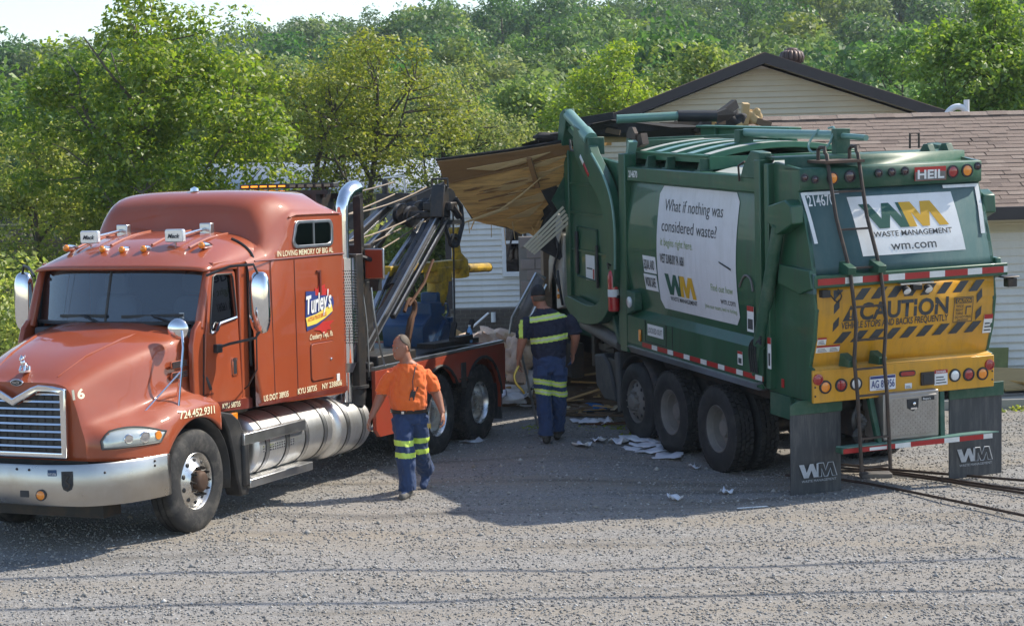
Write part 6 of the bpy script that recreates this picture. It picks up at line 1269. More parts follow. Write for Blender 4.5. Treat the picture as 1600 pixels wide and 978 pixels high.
tree('maple_tree', 'big full bright-green maple behind the orange truck cab, tallest tree in the picture', 'tree', (-7.7, 41, 0), 8.3, 3.2, 1.0, 'leaf_maple', 125, 230, .064, 3, csize=.50, gaps=.45, nlimb=9, barkm='bark_pale')
tree('maple_tree', 'smaller bushy green tree at the left edge, standing against the big maple', 'tree', (-10.7, 43, 0), 5.4, 2.0, .8, 'leaf_maple', 48, 200, .064, 8, csize=.6)
tree('locust_tree', 'sparse yellow-green tree with a dark crooked trunk just right of the big maple', 'tree', (-5.0, 46, 0), 7.0, 1.9, 2.5, 'leaf_locust', 66, 140, .05, 15, csize=.44, lean=(.9, 0), gaps=.5, trunk_r=.16, nlimb=8)
tree('locust_tree', 'airy yellow-green tree with forked limbs above the wrecker boom', 'tree', (-3.6, 44, 0), 7.1, 2.3, 2.6, 'leaf_locust', 80, 140, .05, 21, csize=.46, lean=(.6, 0), gaps=.5, trunk_r=.15, nlimb=9)
tree('locust_tree', 'thin yellowish tree wrapped in a dark vine left of the splintered plywood', 'tree', (-1.7, 48, 0), 6.6, 2.1, 2.2, 'leaf_locust', 72, 140, .05, 33, csize=.48, lean=(.2, 0), gaps=.5, trunk_r=.12, nlimb=8)
tree('locust_tree', 'lowest of the yellow-green trees, rising right behind the lifted plywood', 'tree', (.6, 50, 0), 5.4, 1.9, 1.6, 'leaf_locust', 58, 150, .05, 37, csize=.5, gaps=.4, trunk_r=.1)
tree('walnut_tree', 'round pale yellow-green tree left of the gable, in front of the dark wooded slope', 'tree', (4.0, 70, 0), 8.4, 2.6, 1.5, 'leaf_locust', 90, 170, .085, 41, csize=.66, gaps=.35, trunk_r=.13)
tree('ash_tree', 'bright green tree with ragged upright shoots at the right edge above the shingled roof', 'tree', (13.3, 52, 0), 8.2, 2.3, 2.2, 'leaf_bright', 105, 210, .082, 47, csize=.52, trunk_r=.14)
tree('sapling', 'slim light-green sapling tip poking above the brown shingled roof', 'sapling', (10.3, 54, 0), 5.9, .42, 2.5, 'leaf_bright', 16, 120, .07, 51, csize=.24, trunk_r=.05, nlimb=3)
tree('sapling', 'short light-green sapling right of the slimmer sapling over the shingled roof', 'sapling', (11.0, 53, 0), 5.2, .5, 2.5, 'leaf_bright', 14, 120, .07, 52, csize=.26, trunk_r=.05, nlimb=3)
for i, (px, y, h, sp, lm, lb) in enumerate(((7.2, 74, 8.6, 2.6, 'leaf_bright', 'light green rounded tree just right of the roof turbine'), (9.6, 80, 8.9, 2.7, 'leaf_forest_light', 'mid-green tree over the right slope of the gable'), (12.6, 84, 8.2, 2.6, 'leaf_forest_mid', 'darker tree between the saplings and the gable end'), (1.0, 78, 7.6, 2.4, 'leaf_forest_light', 'soft green tree above the lifted plywood sheet'), (-13.8, 62, 8.2, 2.8, 'leaf_forest_mid', 'mid-green tree at the left edge behind the maple'), (16.4, 78, 9, 2.8, 'leaf_forest_mid', 'tall dark tree behind the bright tree at right edge'), (-10.0, 75, 8.6, 2.6, 'leaf_forest_light', 'green tree glimpsed between maple and left edge'))):
    tree('broadleaf_tree', lb, 'tree', (px, y, 0), h, sp, 1.4, lm, 64, 150, .12, 60+i, csize=.75, trunk_r=.14)
# dark vine up the third locust
R = np.random.default_rng(5); V_, F_ = leaves([(.12*math.sin(z*2), -.1, z, .22, .2, .3) for z in np.linspace(1.2, 5.0, 15)], 60, .06, R)
vn = np_mesh('climbing_vine', V_, F_, 'leaf_forest_dark'); vn.location = (-1.55, 47.6, 0); tag(vn, 'dark leafy vine climbing a thin trunk left of the plywood', 'vine')
# shrubs and weeds
def shrub(label, x, y, r, h, lm, seed, n=14, per=130, leaf=.05, name='shrub', cat='shrub'):
    R = np.random.default_rng(seed); root = empty(name, (x, y, G0(x, y) if y < 36 else 0)); tag(root, label, cat)
    cl = [(R.normal()*r*.45, R.normal()*r*.4, h*(.25+.7*R.random()), r*.35, r*.35, h*.2) for _ in range(n)]
    m = MB()
    for c in cl: m.tube([(0, 0, -.05), (c[0]*.5, c[1]*.5, c[2]*.6), c[:3]], [.02, .014, .006], 5)
    m.build('stem', 'bark', root); V_, F_ = leaves(cl, per, leaf, R); np_mesh('foliage', V_, F_, lm, root); return root
shrub('leafy green shrub by the left mirror at the edge of the picture', -9.6, 35, 1.2, 2.2, 'leaf_maple', 71, 24, 160, .06)
shrub('low dense shrub beneath the left mirror, behind the hood', -8.2, 33, 1.1, 1.6, 'leaf_locust', 72, 24, 160, .05)
shrub('yellow-green bush seen between the boom rails', -3.2, 42, 1.4, 2.3, 'leaf_locust', 73, 34, 170, .06)
shrub('green bush behind the blue housing of the wrecker', -4.9, 41, 1.5, 2.1, 'leaf_maple', 74, 34, 170, .06)
shrub('leafy bush left of the pale siding wall', -1.9, 41, .9, 2.4, 'leaf_bright', 75, 22, 160, .055)
shrub('small dark green shrub beside the heap of white debris', -.25, 28.6, .42, .75, 'leaf_forest_dark', 76, 14, 110, .035)
shrub('tall bush behind the truck roof, between maple and shed', -6.9, 43, 1.3, 2.2, 'leaf_maple', 77, 30, 170, .07)
R = np.random.default_rng(9); cl = [(6.9+2.6*R.random(), 26.75+.15*R.normal(), .0, .10, .06, .07) for _ in range(40)]+[(.2+1.6*R.random(), 25.9+.35*R.normal(), .02, .12, .10, .03) for _ in range(34)]
V_, F_ = leaves(cl, 26, .03, R, up=.1); tag(np_mesh('weeds', V_, F_, 'leaf_locust'), kind='stuff')
# forest on the hillside: six crown forms, copied
forms = []
for k in range(7):
    R = np.random.default_rng(100+k); h = 8.0; cl = []
    for i in range(26):
        d = R.normal(size=3); d /= np.linalg.norm(d); rr = .55+.35*R.random(); cl.append((d[0]*2.7*rr, d[1]*2.6*rr, 5.1+d[2]*2.9*rr, 1.0, 1.0, .8))
    V_, F_ = leaves(cl, 75, .20, R, shell=.7)
    tb = MB(); tb.tube([(0, 0, -.5), (.1, 0, 2.5), (0, .1, 6)], [.2, .15, .05], 6)
    q = [f for f in tb.f if len(f) == 4]; nv = len(V_); V_ = np.vstack([V_, np.array(tb.v)]); F2 = np.vstack([F_, np.array(q)+nv])
    lm = ('leaf_forest_dark', 'leaf_forest_dark', 'leaf_forest_mid', 'leaf_forest_dark', 'leaf_forest_mid', 'leaf_forest_light', 'leaf_forest_mid')[k]
    forms.append((V_, F2, lm, np.r_[np.zeros(len(F_), int), np.ones(len(q), int)]))
protos = [None]*7; R = np.random.default_rng(77); cand = []
row = 100.0
while row < 345:
    half = row*.30+8
    for x in np.arange(-half, half, 3.9+row*.006):
        cand.append((x+R.normal()*1.3, row+R.normal()*2.0, .75+.55*R.random()))
    row += 6.0+row*.022
cand.sort(key=lambda c: c[1])
step = len(cand)/300.0 if len(cand) > 300 else 1
keep = cand[:300]; rest = cand[300:]
GRP = 'trees of the wood covering the hillside'
LBL = {'leaf_forest_dark': 'dark green broadleaf tree in the wood covering the hillside', 'leaf_forest_mid': 'mid-green broadleaf tree in the wood covering the hillside', 'leaf_forest_light': 'pale green broadleaf tree in the wood covering the hillside'}
for x, y, s in keep:
    k = int(R.integers(7)); V_, F2, lm, fm = forms[k]
    if protos[k] is None: protos[k] = np_mesh('forest_tree', V_, F2, [lm, 'bark'], fmat=fm); o = protos[k]
    else: o = protos[k].copy(); COL.objects.link(o)
    o.location = (x, y, float(hill_h(x, y))-.3); o.rotation_euler = (0, 0, R.random()*6.28); o.scale = (s*1.02, s*1.02, s*(.85+.4*R.random()))
    band = 'at the foot of' if y < 150 else 'halfway up'; ax = x/y
    side = 'left of the big maple' if ax < -.21 else 'behind the big maple' if ax < -.11 else 'above the yellow-green trees' if ax < 0 else 'above the lifted plywood' if ax < .07 else 'above the gable peak' if ax < .18 else 'above the shingled roof'
    lb = LBL[lm].split(' in the wood')[0]+' '+band+' the wooded hill, '+side; tag(o, lb, 'tree', 'hillside trees: '+lb)
vs, fs_, off = [], [], 0
for x, y, s in rest:
    k = int(R.integers(7)); V_, F2, lm, fm = forms[k]; n0 = 26*75*4; sel = np.arange(0, n0//4)
    a = R.random()*6.28; v = V_[:n0].copy(); v = np.stack([v[:, 0]*math.cos(a)-v[:, 1]*math.sin(a), v[:, 0]*math.sin(a)+v[:, 1]*math.cos(a), v[:, 2]], -1)*s+np.array([x, y, float(hill_h(x, y))-.3])
    v = v.reshape(-1, 4, 3)[R.random(n0//4) < .5]; vs.append(v.reshape(-1, 3))
if vs:
    VA = np.vstack(vs); tag(np_mesh('far_wood', VA, np.arange(len(VA)).reshape(-1, 4), 'leaf_forest_dark'), kind='stuff')

# ================================================================== building
hs_ = empty('gabled_house', (5.16, 38, 0)); tag(hs_, 'cream sided gabled building with dark brown rake boards behind the trucks', 'building')
H0 = Vector((5.16, 38, 0))
def hz_at(x): return 5.55-(.372 if x < 5.16 else .345)*abs(x-5.16)
L = lambda x, y, z: (x-H0.x, y-H0.y, z)
m = MB(); m.prism([(-1.25, .0), (11.57, .0), (11.57, hz_at(11.57)), (5.16, 5.55), (-1.25, hz_at(-1.25))], lambda a, b: L(a, 38.05, b), (0, 9, 0)); m.build('wall', 'siding', hs_)
boards = {}
z = .81; k = 0
while z < 5.5:
    x0, x1 = -1.25, 11.57
    if z > hz_at(-1.25)-.1: x0, x1 = 5.16-(5.55-z)/.372+.05, 5.16+(5.55-z)/.345-.05
    if z < 3.2: x1 = .30
    if x1-x0 > .3:
        x0t, x1t = (x0+.116/.372, x1-.116/.345) if z > hz_at(-1.25)-.1 else (x0, x1); m = MB(); m.add([L(x0, 38.00, z), L(x1, 38.00, z), L(x1, 37.995, z+.014), L(x0, 37.995, z+.014), L(x1t, 38.035, z+.116), L(x0t, 38.035, z+.116), L(x0, 38.05, z), L(x1, 38.05, z)], [(0, 1, 2, 3), (3, 2, 4, 5), (0, 6, 7, 1)]); m.build('siding_board', 'siding' if z < 3.6 else 'siding_cream', hs_, ang=None)
    z += .114
for s in (-1, 1):
    m = MB(); a = (5.16, 5.79); b = (5.16+s*7.05, 5.79-(.372 if s < 0 else .345)*7.05)
    m.prism([a, b, (b[0], b[1]-.21), (a[0], a[1]-.215)], lambda p, q: L(p, 37.55, q), (0, .05, 0)); m.build('rake_board', 'fascia', hs_)
    m = MB(); m.add([L(5.16, 37.56, 5.80), L(b[0], 37.56, b[1]+.01), L(b[0], 48, b[1]+.01), L(5.16, 48, 5.80)], [(0, 1, 2, 3)]); m.build('roof', 'shingle_b', hs_, solid=.12)
    m = MB(); m.add([L(5.16, 37.6, 5.60), L(b[0], 37.6, b[1]-.20), L(b[0], 38.05, b[1]-.20), L(5.16, 38.05, 5.60)], [(0, 1, 2, 3)]); m.build('soffit', 'siding_cream', hs_, solid=.01)
m = MB(); m.box(*[c for p in zip(L(-1.32, 37.97, 0), L(-1.20, 38.1, 3.25)) for c in p]); m.box(*[c for p in zip(L(.27, 37.93, 0), L(.33, 38.1, 3.0)) for c in p]); m.build('corner_post', 'fascia', hs_)
# brick skirt, brick by brick where it shows
m = MB(); m.box(*[c for p in zip(L(-1.25, 37.93, 0), L(.3, 38.04, .80)) for c in p]); m.build('mortar_bed', 'mortar', hs_)
bk = MB()
for r in range(9):
    for c in range(8):
        x = -1.24+c*.2+(.1 if r % 2 else 0); x1 = min(x+.188, .30); o = L(x, 37.915, .03+r*.085); bk.box(o[0], x1-H0.x, o[1], o[1]+.03, o[2], o[2]+.072)
bk.build('bricks', 'brick_a', hs_, ang=None)['kind'] = 'stuff'
m = MB(); m.cyl(L(-.38, 37.90, .52), L(-.38, 37.90, .72), .05, .05, 12); m.build('vent_pipe', 'pvc_white', hs_)
# window
fr = [(-.17, 1.43), (.29, 1.43), (.29, 2.55), (-.17, 2.55)]
m = MB(); m.prism(fr, lambda a, b: L(a, 37.95, b), (0, .06, 0), [[(-.09, 1.53), (.25, 1.53), (.25, 2.47), (-.09, 2.47)]]); wf = m.build('window', 'pvc_white', hs_, bevel=.006)
m = MB(); m.box(*[c for p in zip(L(-.09, 37.985, 1.53), L(.25, 37.99, 2.47)) for c in p]); m.build('pane', 'house_glass', wf)
m = MB(); m.box(*[c for p in zip(L(-.09, 37.998, 1.53), L(.25, 37.999, 2.47)) for c in p]); m.build('window_backing', 'interior', wf)
m = MB(); m.box(*[c for p in zip(L(-.09, 37.96, 2.10), L(.25, 37.985, 2.16)) for c in p]); m.build('sash_rail', 'pvc_white', wf)
# roof turbine, vents
tv = empty('roof_turbine', (5.95, 39.2, 5.4)); tag(tv, 'brown turbine vent on the ridge of the gabled building', 'roof vent')
m = MB(); m.cyl((0, 0, -.3), (0, 0, .22), .14, .13, 14); m.build('neck', 'brown_metal', tv)
for k in range(16):
    a0 = 2*PI*k/16; m = MB(); m.loft([[(r*math.cos(a0+da), r*math.sin(a0+da), z) for da in (0, .34)] for r, z in ((.12, .20), (.24, .26), (.27, .36), (.24, .46), (.10, .53))]); m.build('vane', 'brown_metal', tv, solid=.008)
m = MB(); m.lathe([(.0, .13), (.03, .10), (.045, 0)], (0, 0, .52), (0, 0, 1), 14); m.build('cap', 'brown_metal', tv)
m = MB(); m.sphere((0, 0, 0), .24, 14, 8, sc=(1.2, 1, .45)); o = m.build('skylight_dome', 'pvc_white'); o.location = (7.6, 40.5, 5.08); tag(o, 'small white dome on the right slope of the gable roof', 'roof vent')
m = MB(); m.tube(smooth_poly([(0, 0, -.3), (0, 0, .05), (.10, 0, .19), (.24, 0, .22), (.36, 0, .12), (.38, 0, -.1)], 4), .055, 12); m.cyl((.36, 0, .05), (.36, 0, .34), .05, .05, 12); o = m.build('vent_pipe', 'pvc_white'); o.location = (7.75, 33.2, 4.30); tag(o, 'white curved pipe vent above the ridge of the shingled roof', 'vent pipe')
# shingled wing
wg = empty('shingled_wing', (8, 30, 0)); tag(wg, 'low brown shingled wing of the building whose left end is crushed by the garbage truck', 'building')
WO = Vector((8, 30, 0)); Lw = lambda x, y, z: (x-WO.x, y-WO.y, z)
E0 = (28.25, 2.88); E1 = (32.2, 4.37)
def rp(t, up=0.0): return E0[0]+(E1[0]-E0[0])*t, E0[1]+(E1[1]-E0[1])*t+up
m = MB(); m.add([Lw(3.3, E0[0], E0[1]-.03), Lw(14, E0[0], E0[1]-.03), Lw(14, E1[0], E1[1]-.03), Lw(3.3, E1[0], E1[1]-.03)], [(0, 1, 2, 3)]); m.build('roof_deck', 'plywood_dark', wg, solid=.03)
m = MB(); m.add([Lw(3.3, E1[0], E1[1]-.03), Lw(14, E1[0], E1[1]-.03), Lw(14, 38, 2.9), Lw(3.3, 38, 2.9)], [(0, 1, 2, 3)]); m.build('rear_roof', 'shingle_b', wg, solid=.03)
sh = {}
def shingle_mesh(mt):
    m = MB(); m.box(-.148, .148, -.10, .10, -.008, .004); o = m.build('shingle', mt, wg, ang=None); me = o.data; bpy.data.objects.remove(o); return me
SM = [shingle_mesh(q) for q in ('shingle', 'shingle', 'shingle_b', 'shingle_c', 'shingle')]
slope = math.atan2(E1[1]-E0[1], E1[0]-E0[0]); nrow = 25; cnt = 0; RR = np.random.default_rng(3); stuffs = MB()
for r in range(nrow):
    t = (r+.5)/nrow; y, z = rp(t, .006)
    xl = 5.0+(r/nrow)*-1.4+RR.random()*.1
    for c in range(34):
        x = 3.45+c*.30+(.15 if r % 2 else 0)+(.07 if r % 3 == 1 else 0)
        jz = RR.normal()*.0025; k = int(RR.integers(5))
        if x < 10.2 and x > (6.5 if r < 6 else 4.6) and cnt < 298:
            o = bpy.data.objects.new('shingle', SM[k]); COL.objects.link(o); o.parent = wg; o.location = Lw(x+RR.normal()*.006, y, z+jz); o.rotation_euler = (slope-.055+RR.normal()*.01, 0, 0); cnt += 1
        else:
            cy, sy = math.cos(slope-.055), math.sin(slope-.055); P_ = [Lw(x+a, y+b*cy, z+jz+b*sy+h) for h in (-.008, .004) for b in (-.10, .10) for a in (-.148, .148)]
            stuffs.add(P_, [(0, 1, 3, 2), (4, 6, 7, 5), (0, 4, 5, 1), (2, 3, 7, 6), (0, 2, 6, 4), (1, 5, 7, 3)])
stuffs.build('shingle_field', 'shingle', wg, ang=None)['kind'] = 'stuff'
for c in range(33):
    x = 3.4+c*.32; m = MB(); m.prism([(-.16, -.045), (0, .022), (.16, -.045), (.16, -.057), (0, .008), (-.16, -.057)], lambda a, b: Lw(x, E1[0]+a, E1[1]+b+.02+.006*(c % 2)), (.325, 0, 0)); m.build('ridge_cap', 'shingle_c' if c % 3 else 'shingle', wg, ang=None)
m = MB(); m.box(*[c for p in zip(Lw(3.3, 28.19, 2.70), Lw(14, 28.24, 2.90)) for c in p]); m.build('gutter', 'fascia', wg, bevel=.01)
m = MB(); m.box(*[c for p in zip(Lw(3.3, 28.26, 2.68), Lw(14, 28.9, 2.70)) for c in p]); m.build('soffit', 'siding_cream', wg)
m = MB(); m.box(*[c for p in zip(Lw(3.6, 28.95, 0), Lw(14, 29.1, 2.72)) for c in p]); m.box(*[c for p in zip(Lw(13.9, 29.0, 0), Lw(14, 38, 2.7)) for c in p]); m.build('wall', 'siding', wg)
z = .16
while z < 2.66:
    m = MB(); m.add([Lw(3.6, 28.90, z), Lw(14, 28.90, z), Lw(14, 28.893, z+.016), Lw(3.6, 28.893, z+.016), Lw(14, 28.94, z+.124), Lw(3.6, 28.94, z+.124), Lw(3.6, 28.95, z), Lw(14, 28.95, z)], [(0, 1, 2, 3), (3, 2, 4, 5), (0, 6, 7, 1)]); m.build('siding_board', 'siding' if z < 2.42 else 'siding_cream', wg, ang=None); z += .122
# block pier left of the crash
pr_ = empty('block_pier', (.55, 34, 0)); tag(pr_, 'pier of split-faced stone blocks left of the crushed truck cab', 'pier')
for r in range(12):
    for c in range(2):
        x = -.25+c*.27+(-.12 if r % 2 else 0); m = MB(); m.box(x, x+.26, -.1, .12, r*.2+.006, r*.2+.194); m.build('block', 'block_stone', pr_, bevel=.012)
m = MB(); m.box(-.40, .46, -.08, .10, 0, 2.4); m.build('mortar', 'mortar', pr_)
# dark broken interior behind the trucks
m = MB(); m.box(.6, 3.4, 30.5, 31.0, 0, 2.6); m.box(.5, .62, 28.6, 31, 0, 2.4); o = m.build('broken_wall', 'lumber_old'); tag(o, 'dark broken framing inside the hole where the truck went in', 'wall frame')
# long metal-roofed shed and fence behind
sd = empty('metal_shed', (-4.5, 60, 0)); tag(sd, 'long low shed with pale metal roof behind the thin trees', 'shed')
m = MB(); m.add([(-6, 0, 2.85), (5.6, 0, 2.85), (5.6, 4, 3.85), (-6, 4, 3.85)], [(0, 1, 2, 3)]); m.build('roof', 'shed_roof', sd, solid=.06)
for k in range(20): m = MB(); m.bar((-5.9+k*.6, 0, 2.875), (-5.9+k*.6, 4, 3.875), .05, .03); m.build('roof_seam', 'shed_roof', sd)
m = MB(); m.box(-5.8, 5.4, .3, 7, 0, 2.8); m.build('wall', 'shed_wall', sd)
for k in range(18): m = MB(); m.box(-5.8+k*.62, -5.2+k*.62, .26, .30, 0, 2.8); m.build('wall_panel', 'shed_wall', sd, bevel=.01)
fc = empty('board_fence', (-11.5, 45, 0)); tag(fc, 'weathered vertical board fence glimpsed at the left edge behind the leaves', 'fence')
for k in range(18): m = MB(); h = 2.3+.15*math.sin(k*2.3); m.box(-2.6+k*.24, -2.38+k*.24, 0, .03, 0, h); m.build('fence_board', 'fence_wood', fc)
for zz in (.5, 1.8): m = MB(); m.box(-2.6, 1.7, .03, .08, zz, zz+.1); m.build('fence_rail', 'fence_wood', fc)

# ================================================================== wreckage
pw = empty('roof_sheathing', (0, 27.4, 3.3)); tag(pw, 'big torn plywood roof panel flipped up at the left of the truck', 'plywood panel')
PO = Vector((0, 27.4, 3.3)); PN = Vector((0, -.669, -.743))
def pp(name, pts, mt, off, th=.02, par=None):
    m = MB(); ps = [Vector(p)-PO+PN*off for p in pts]; n = len(ps); m.add(ps+[p-PN*th for p in ps], [tuple(range(n)), tuple(range(2*n-1, n-1, -1))]+[(i, (i+1) % n, (i+1) % n+n, i+n) for i in range(n)]); return m.build(name, mt, par or pw, ang=None)
pp('plywood_sheet', [(-1.02, 27.1, 3.79), (-.5, 27.06, 3.84), (.06, 27.0, 3.9), (.8, 26.91, 4.0), (1.01, 26.98, 3.92), (.89, 27.03, 3.86), (.05, 27.2, 3.68), (-.93, 27.38, 3.47)], 'plywood_dark', 0)
pp('plywood_sheet', [(-.93, 27.385, 3.465), (.05, 27.205, 3.675), (.89, 27.035, 3.855), (.92, 27.22, 3.66), (.8, 27.28, 3.59), (.05, 27.45, 3.4), (-.74, 27.58, 3.25)], 'plywood', .012)
pp('plywood_sheet', [(-.74, 27.585, 3.245), (.05, 27.455, 3.395), (.8, 27.285, 3.585), (.8, 27.53, 3.31), (.70, 27.62, 3.24), (.49, 27.77, 3.04), (.52, 27.9, 2.95), (.39, 28.16, 2.61), (.28, 28.12, 2.70), (.17, 28.1, 2.68), (-.05, 28.0, 2.80), (-.35, 27.94, 2.85), (-.52, 27.89, 2.91)], 'plywood', .004)
pp('felt_layer', [(-1.05, 27.08, 3.80), (.06, 26.98, 3.92), (.85, 26.88, 4.03), (1.1, 26.96, 3.95), (.94, 27.3, 3.55), (.8, 27.6, 3.2), (.45, 28.15, 2.62), (-.55, 27.91, 2.88)], 'felt', -.035, .02)
for pts in (((-.60, 27.17, 3.70), (.06, 27.11, 3.80), (.61, 27.0, 3.91), (.3, 27.12, 3.78), (-.2, 27.2, 3.67)), ((-.38, 27.5, 3.35), (.0, 27.40, 3.47), (.33, 27.31, 3.57), (.84, 27.16, 3.74), (.45, 27.36, 3.52), (0, 27.48, 3.38)), ((-.34, 27.72, 3.10), (.1, 27.62, 3.22), (.37, 27.55, 3.29), (.78, 27.40, 3.45), (.5, 27.62, 3.2), (.1, 27.7, 3.13)), ((.2, 27.2, 3.68), (.6, 27.08, 3.81), (.86, 27.04, 3.85), (.55, 27.16, 3.72)), ((-.05, 27.86, 2.95), (.2, 27.78, 3.04), (.5, 27.66, 3.17), (.3, 27.84, 2.97))):
    pp('torn_veneer', pts, 'lumber', .035, .012)
RQ = np.random.default_rng(17)
for k in range(16):
    u, v = RQ.random()*1.35, .1+.8*RQ.random(); a = Vector((-.75, 27.3, 3.58)).lerp(Vector((.85, 27.05, 3.85)), u/1.35*.8); a = a.lerp(Vector((-.1+a.x*.55, 27.88, 2.93)), v*.9)
    ln = .18+.35*RQ.random(); d = Vector((1.9, -.27, .34)).normalized(); w_ = Vector((0, .743, -.669))*(.012+.03*RQ.random())
    pp('torn_veneer', [a, a+d*ln*.5+w_*.7, a+d*ln+w_*.2, a+d*ln*.6-w_*.6], ('lumber', 'plywood_dark', 'plywood', 'plywood_dark')[k % 4], .042+.002*(k % 5), .008)
for a, b in (((-.85, 27.33, 3.52), (.70, 27.08, 3.83)), ((-.45, 27.6, 3.24), (.45, 27.42, 3.44))): pp('dark_seam', [a, b, (b[0], b[1]+.03, b[2]-.035), (a[0], a[1]+.02, a[2]-.022)], 'plywood_dark', .038, .004)
m = MB(); 
for a, b in (((.30, 27.05, 3.85), (.42, 27.42, 3.42)),): m.bar(Vector(a)-PO+PN*.05, Vector(b)-PO+PN*.05, .07, .04)
m.build('nailer', 'plywood_dark', pw)
m = MB(); m.tube([Vector(p)-PO+PN*.10 for p in ((-.80, 27.87, 2.92), (-.35, 27.75, 3.06), (-.02, 27.66, 3.17))], [.006, .03, .028], 6); m.tube([Vector(p)-PO+PN*.10 for p in ((-.15, 27.7, 3.12), (.2, 27.45, 3.37), (.47, 27.27, 3.60))], [.02, .014, .006], 6); m.build('splinter', 'lumber', pw)
def wob(name, pts, th, mt, label, cat, seed=0, amp=.03, bevel=0, **k):
    """thin bent sheet or board given by its outline, thickened and slightly warped"""
    R = np.random.default_rng(seed); n = len(pts); c = Vector((0, 0, 0))
    for p in pts: c += Vector(p)/n
    ps = [Vector(p)-c+Vector(R.normal(size=3).tolist())*amp for p in pts]
    nn = (ps[1]-ps[0]).cross(ps[2]-ps[0]).normalized()*th
    m = MB(); m.add(ps+[p+nn for p in ps], [tuple(range(n)), tuple(range(2*n-1, n-1, -1))]+[(i, (i+1) % n, (i+1) % n+n, i+n) for i in range(n)])
    o = m.build(name, mt, ang=None, bevel=bevel); o.location = c; tag(o, label, cat, **k); return o
def board(label, p, q, w, h, mt='lumber', name='board', cat='board', **k):
    p, q = Vector(p), Vector(q); c = (p+q)/2; m = MB(); m.bar(p-c, q-c, w, h); o = m.build(name, mt, bevel=.004); o.location = c; tag(o, label, cat, **k); return o
def lump(name, mt, c, r, sc, seed, amp, label, cat, nu=28, nv=16):
    R = np.random.default_rng(seed); ph = R.random((6, 4))*6; m = MB(); m.sphere((0, 0, 0), 1, nu, nv)
    vv = []
    for p in m.v:
        p = Vector(p); d = 1+sum(amp/(k+1)*math.sin(p.x*(2+1.7*k)+ph[k, 0])*math.sin(p.y*(2.2+1.6*k)+ph[k, 1])*math.cos(p.z*(2.4+1.5*k)+ph[k, 2]) for k in range(5)); s = 1.35
        q = Vector([math.copysign(abs(a)**.75, a) for a in p]); vv.append((q.x*sc[0]*r*d, q.y*sc[1]*r*d, q.z*sc[2]*r*d))
    m.v = vv; o = m.build(name, mt, ang=60); o.location = c; tag(o, label, cat); return o
wob('roofing_felt', [(1.25, 27.6, 4.28), (1.55, 27.7, 4.33), (1.83, 27.9, 4.30), (2.45, 28.0, 4.20), (3.02, 28.2, 4.22), (3.12, 28.4, 4.10), (2.5, 28.4, 4.06), (1.7, 28.2, 4.08), (1.1, 27.8, 4.12)], .02, 'felt', 'torn sheet of black roofing felt lying across the top of the crushed roof edge', 'roofing felt', 1, .02)
wob('roofing_felt', [(.2, 27.2, 4.02), (.62, 27.25, 4.10), (.98, 27.3, 4.14), (1.3, 27.5, 4.12), (1.1, 27.8, 4.0), (.4, 27.6, 3.96)], .03, 'felt', 'strip of black felt on the upper edge of the flipped plywood', 'roofing felt', 2, .02)
wob('roofing_felt', [(2.75, 28.2, 4.15), (3.05, 28.3, 4.38), (3.38, 28.5, 4.50), (3.42, 28.6, 4.40), (3.2, 28.6, 4.22), (3.0, 28.5, 4.08)], .05, 'felt', 'crumpled felt hump at the right end of the torn roof edge', 'roofing felt', 3, .02)
board('dark weathered roof-edge board pointing up left of the gable', (.92, 27.5, 4.31), (1.56, 27.6, 4.40), .05, .11, 'felt')
board('long plywood-edged rafter under the torn black felt', (1.15, 28.0, 4.06), (2.9, 28.6, 4.06), .05, .09, 'lumber')
board('tan rafter stub next to the round gusset on top of the truck', (1.0, 27.9, 4.0), (1.55, 28.3, 4.02), .05, .10, 'plywood')
board('upright splintered tan rafter end on the torn roof', (3.72, 29.5, 4.20), (3.74, 29.45, 4.58), .24, .10, 'lumber', cat='rafter')
board('small broken block of wood right of the splintered rafter end', (3.9, 29.4, 4.30), (4.12, 29.4, 4.22), .10, .10, 'lumber_old')
wob('torn_shingles', [(3.35, 29.2, 4.12), (3.7, 29.3, 4.18), (4.0, 29.5, 4.2), (4.1, 30.2, 4.2), (3.4, 30.2, 4.15)], .03, 'shingle_b', 'ragged brown shingles at the broken corner of the wing roof', 'shingles', 4, .03)
board('thick black broken board rising to the right at the torn roof edge', (2.9, 28.3, 4.16), (3.50, 28.8, 4.56), .10, .14, 'felt')
board('dark board lying flat left of the splintered rafter end', (2.3, 28.2, 4.26), (3.3, 28.6, 4.28), .10, .07, 'lumber_old')
lump('roofing_scrap', 'felt', (3.45, 29.0, 4.30), .16, (1.2, .7, .9), 91, .6, 'crumpled black roofing at the foot of the splintered rafter end', 'roofing scrap')
lump('roofing_scrap', 'lumber', (3.86, 29.45, 4.36), .12, (.9, .7, .9), 92, .6, 'chewed tan wood fibres right of the splintered rafter end', 'roofing scrap')
lump('roofing_scrap', 'felt', (.75, 27.2, 4.10), .20, (1.6, .6, .35), 93, .6, 'crumpled black felt heaped by the loader arm knuckle', 'roofing scrap')
RT = np.random.default_rng(55)
for k in range(16):
    x = 1.1+2.3*RT.random(); y = 27.8+.9*RT.random(); z = 4.08+.10*RT.random(); a = RT.normal()*.5; ln = .25+.6*RT.random(); d = Vector((math.cos(a), math.sin(a)*.5, .35*RT.normal()*.5))*ln*.5
    m = MB(); m.bar(-d, d, .02+.03*RT.random(), .03+.08*RT.random()); o = m.build('roof_scrap', ('lumber', 'felt', 'plywood', 'lumber_old')[k % 4], ang=None); o.location = (x, y, z+abs(d.z)*.6); tag(o, 'broken scrap among the torn roofing piled on the front top of the garbage truck', 'roof scrap', 'scraps on the torn roof edge')
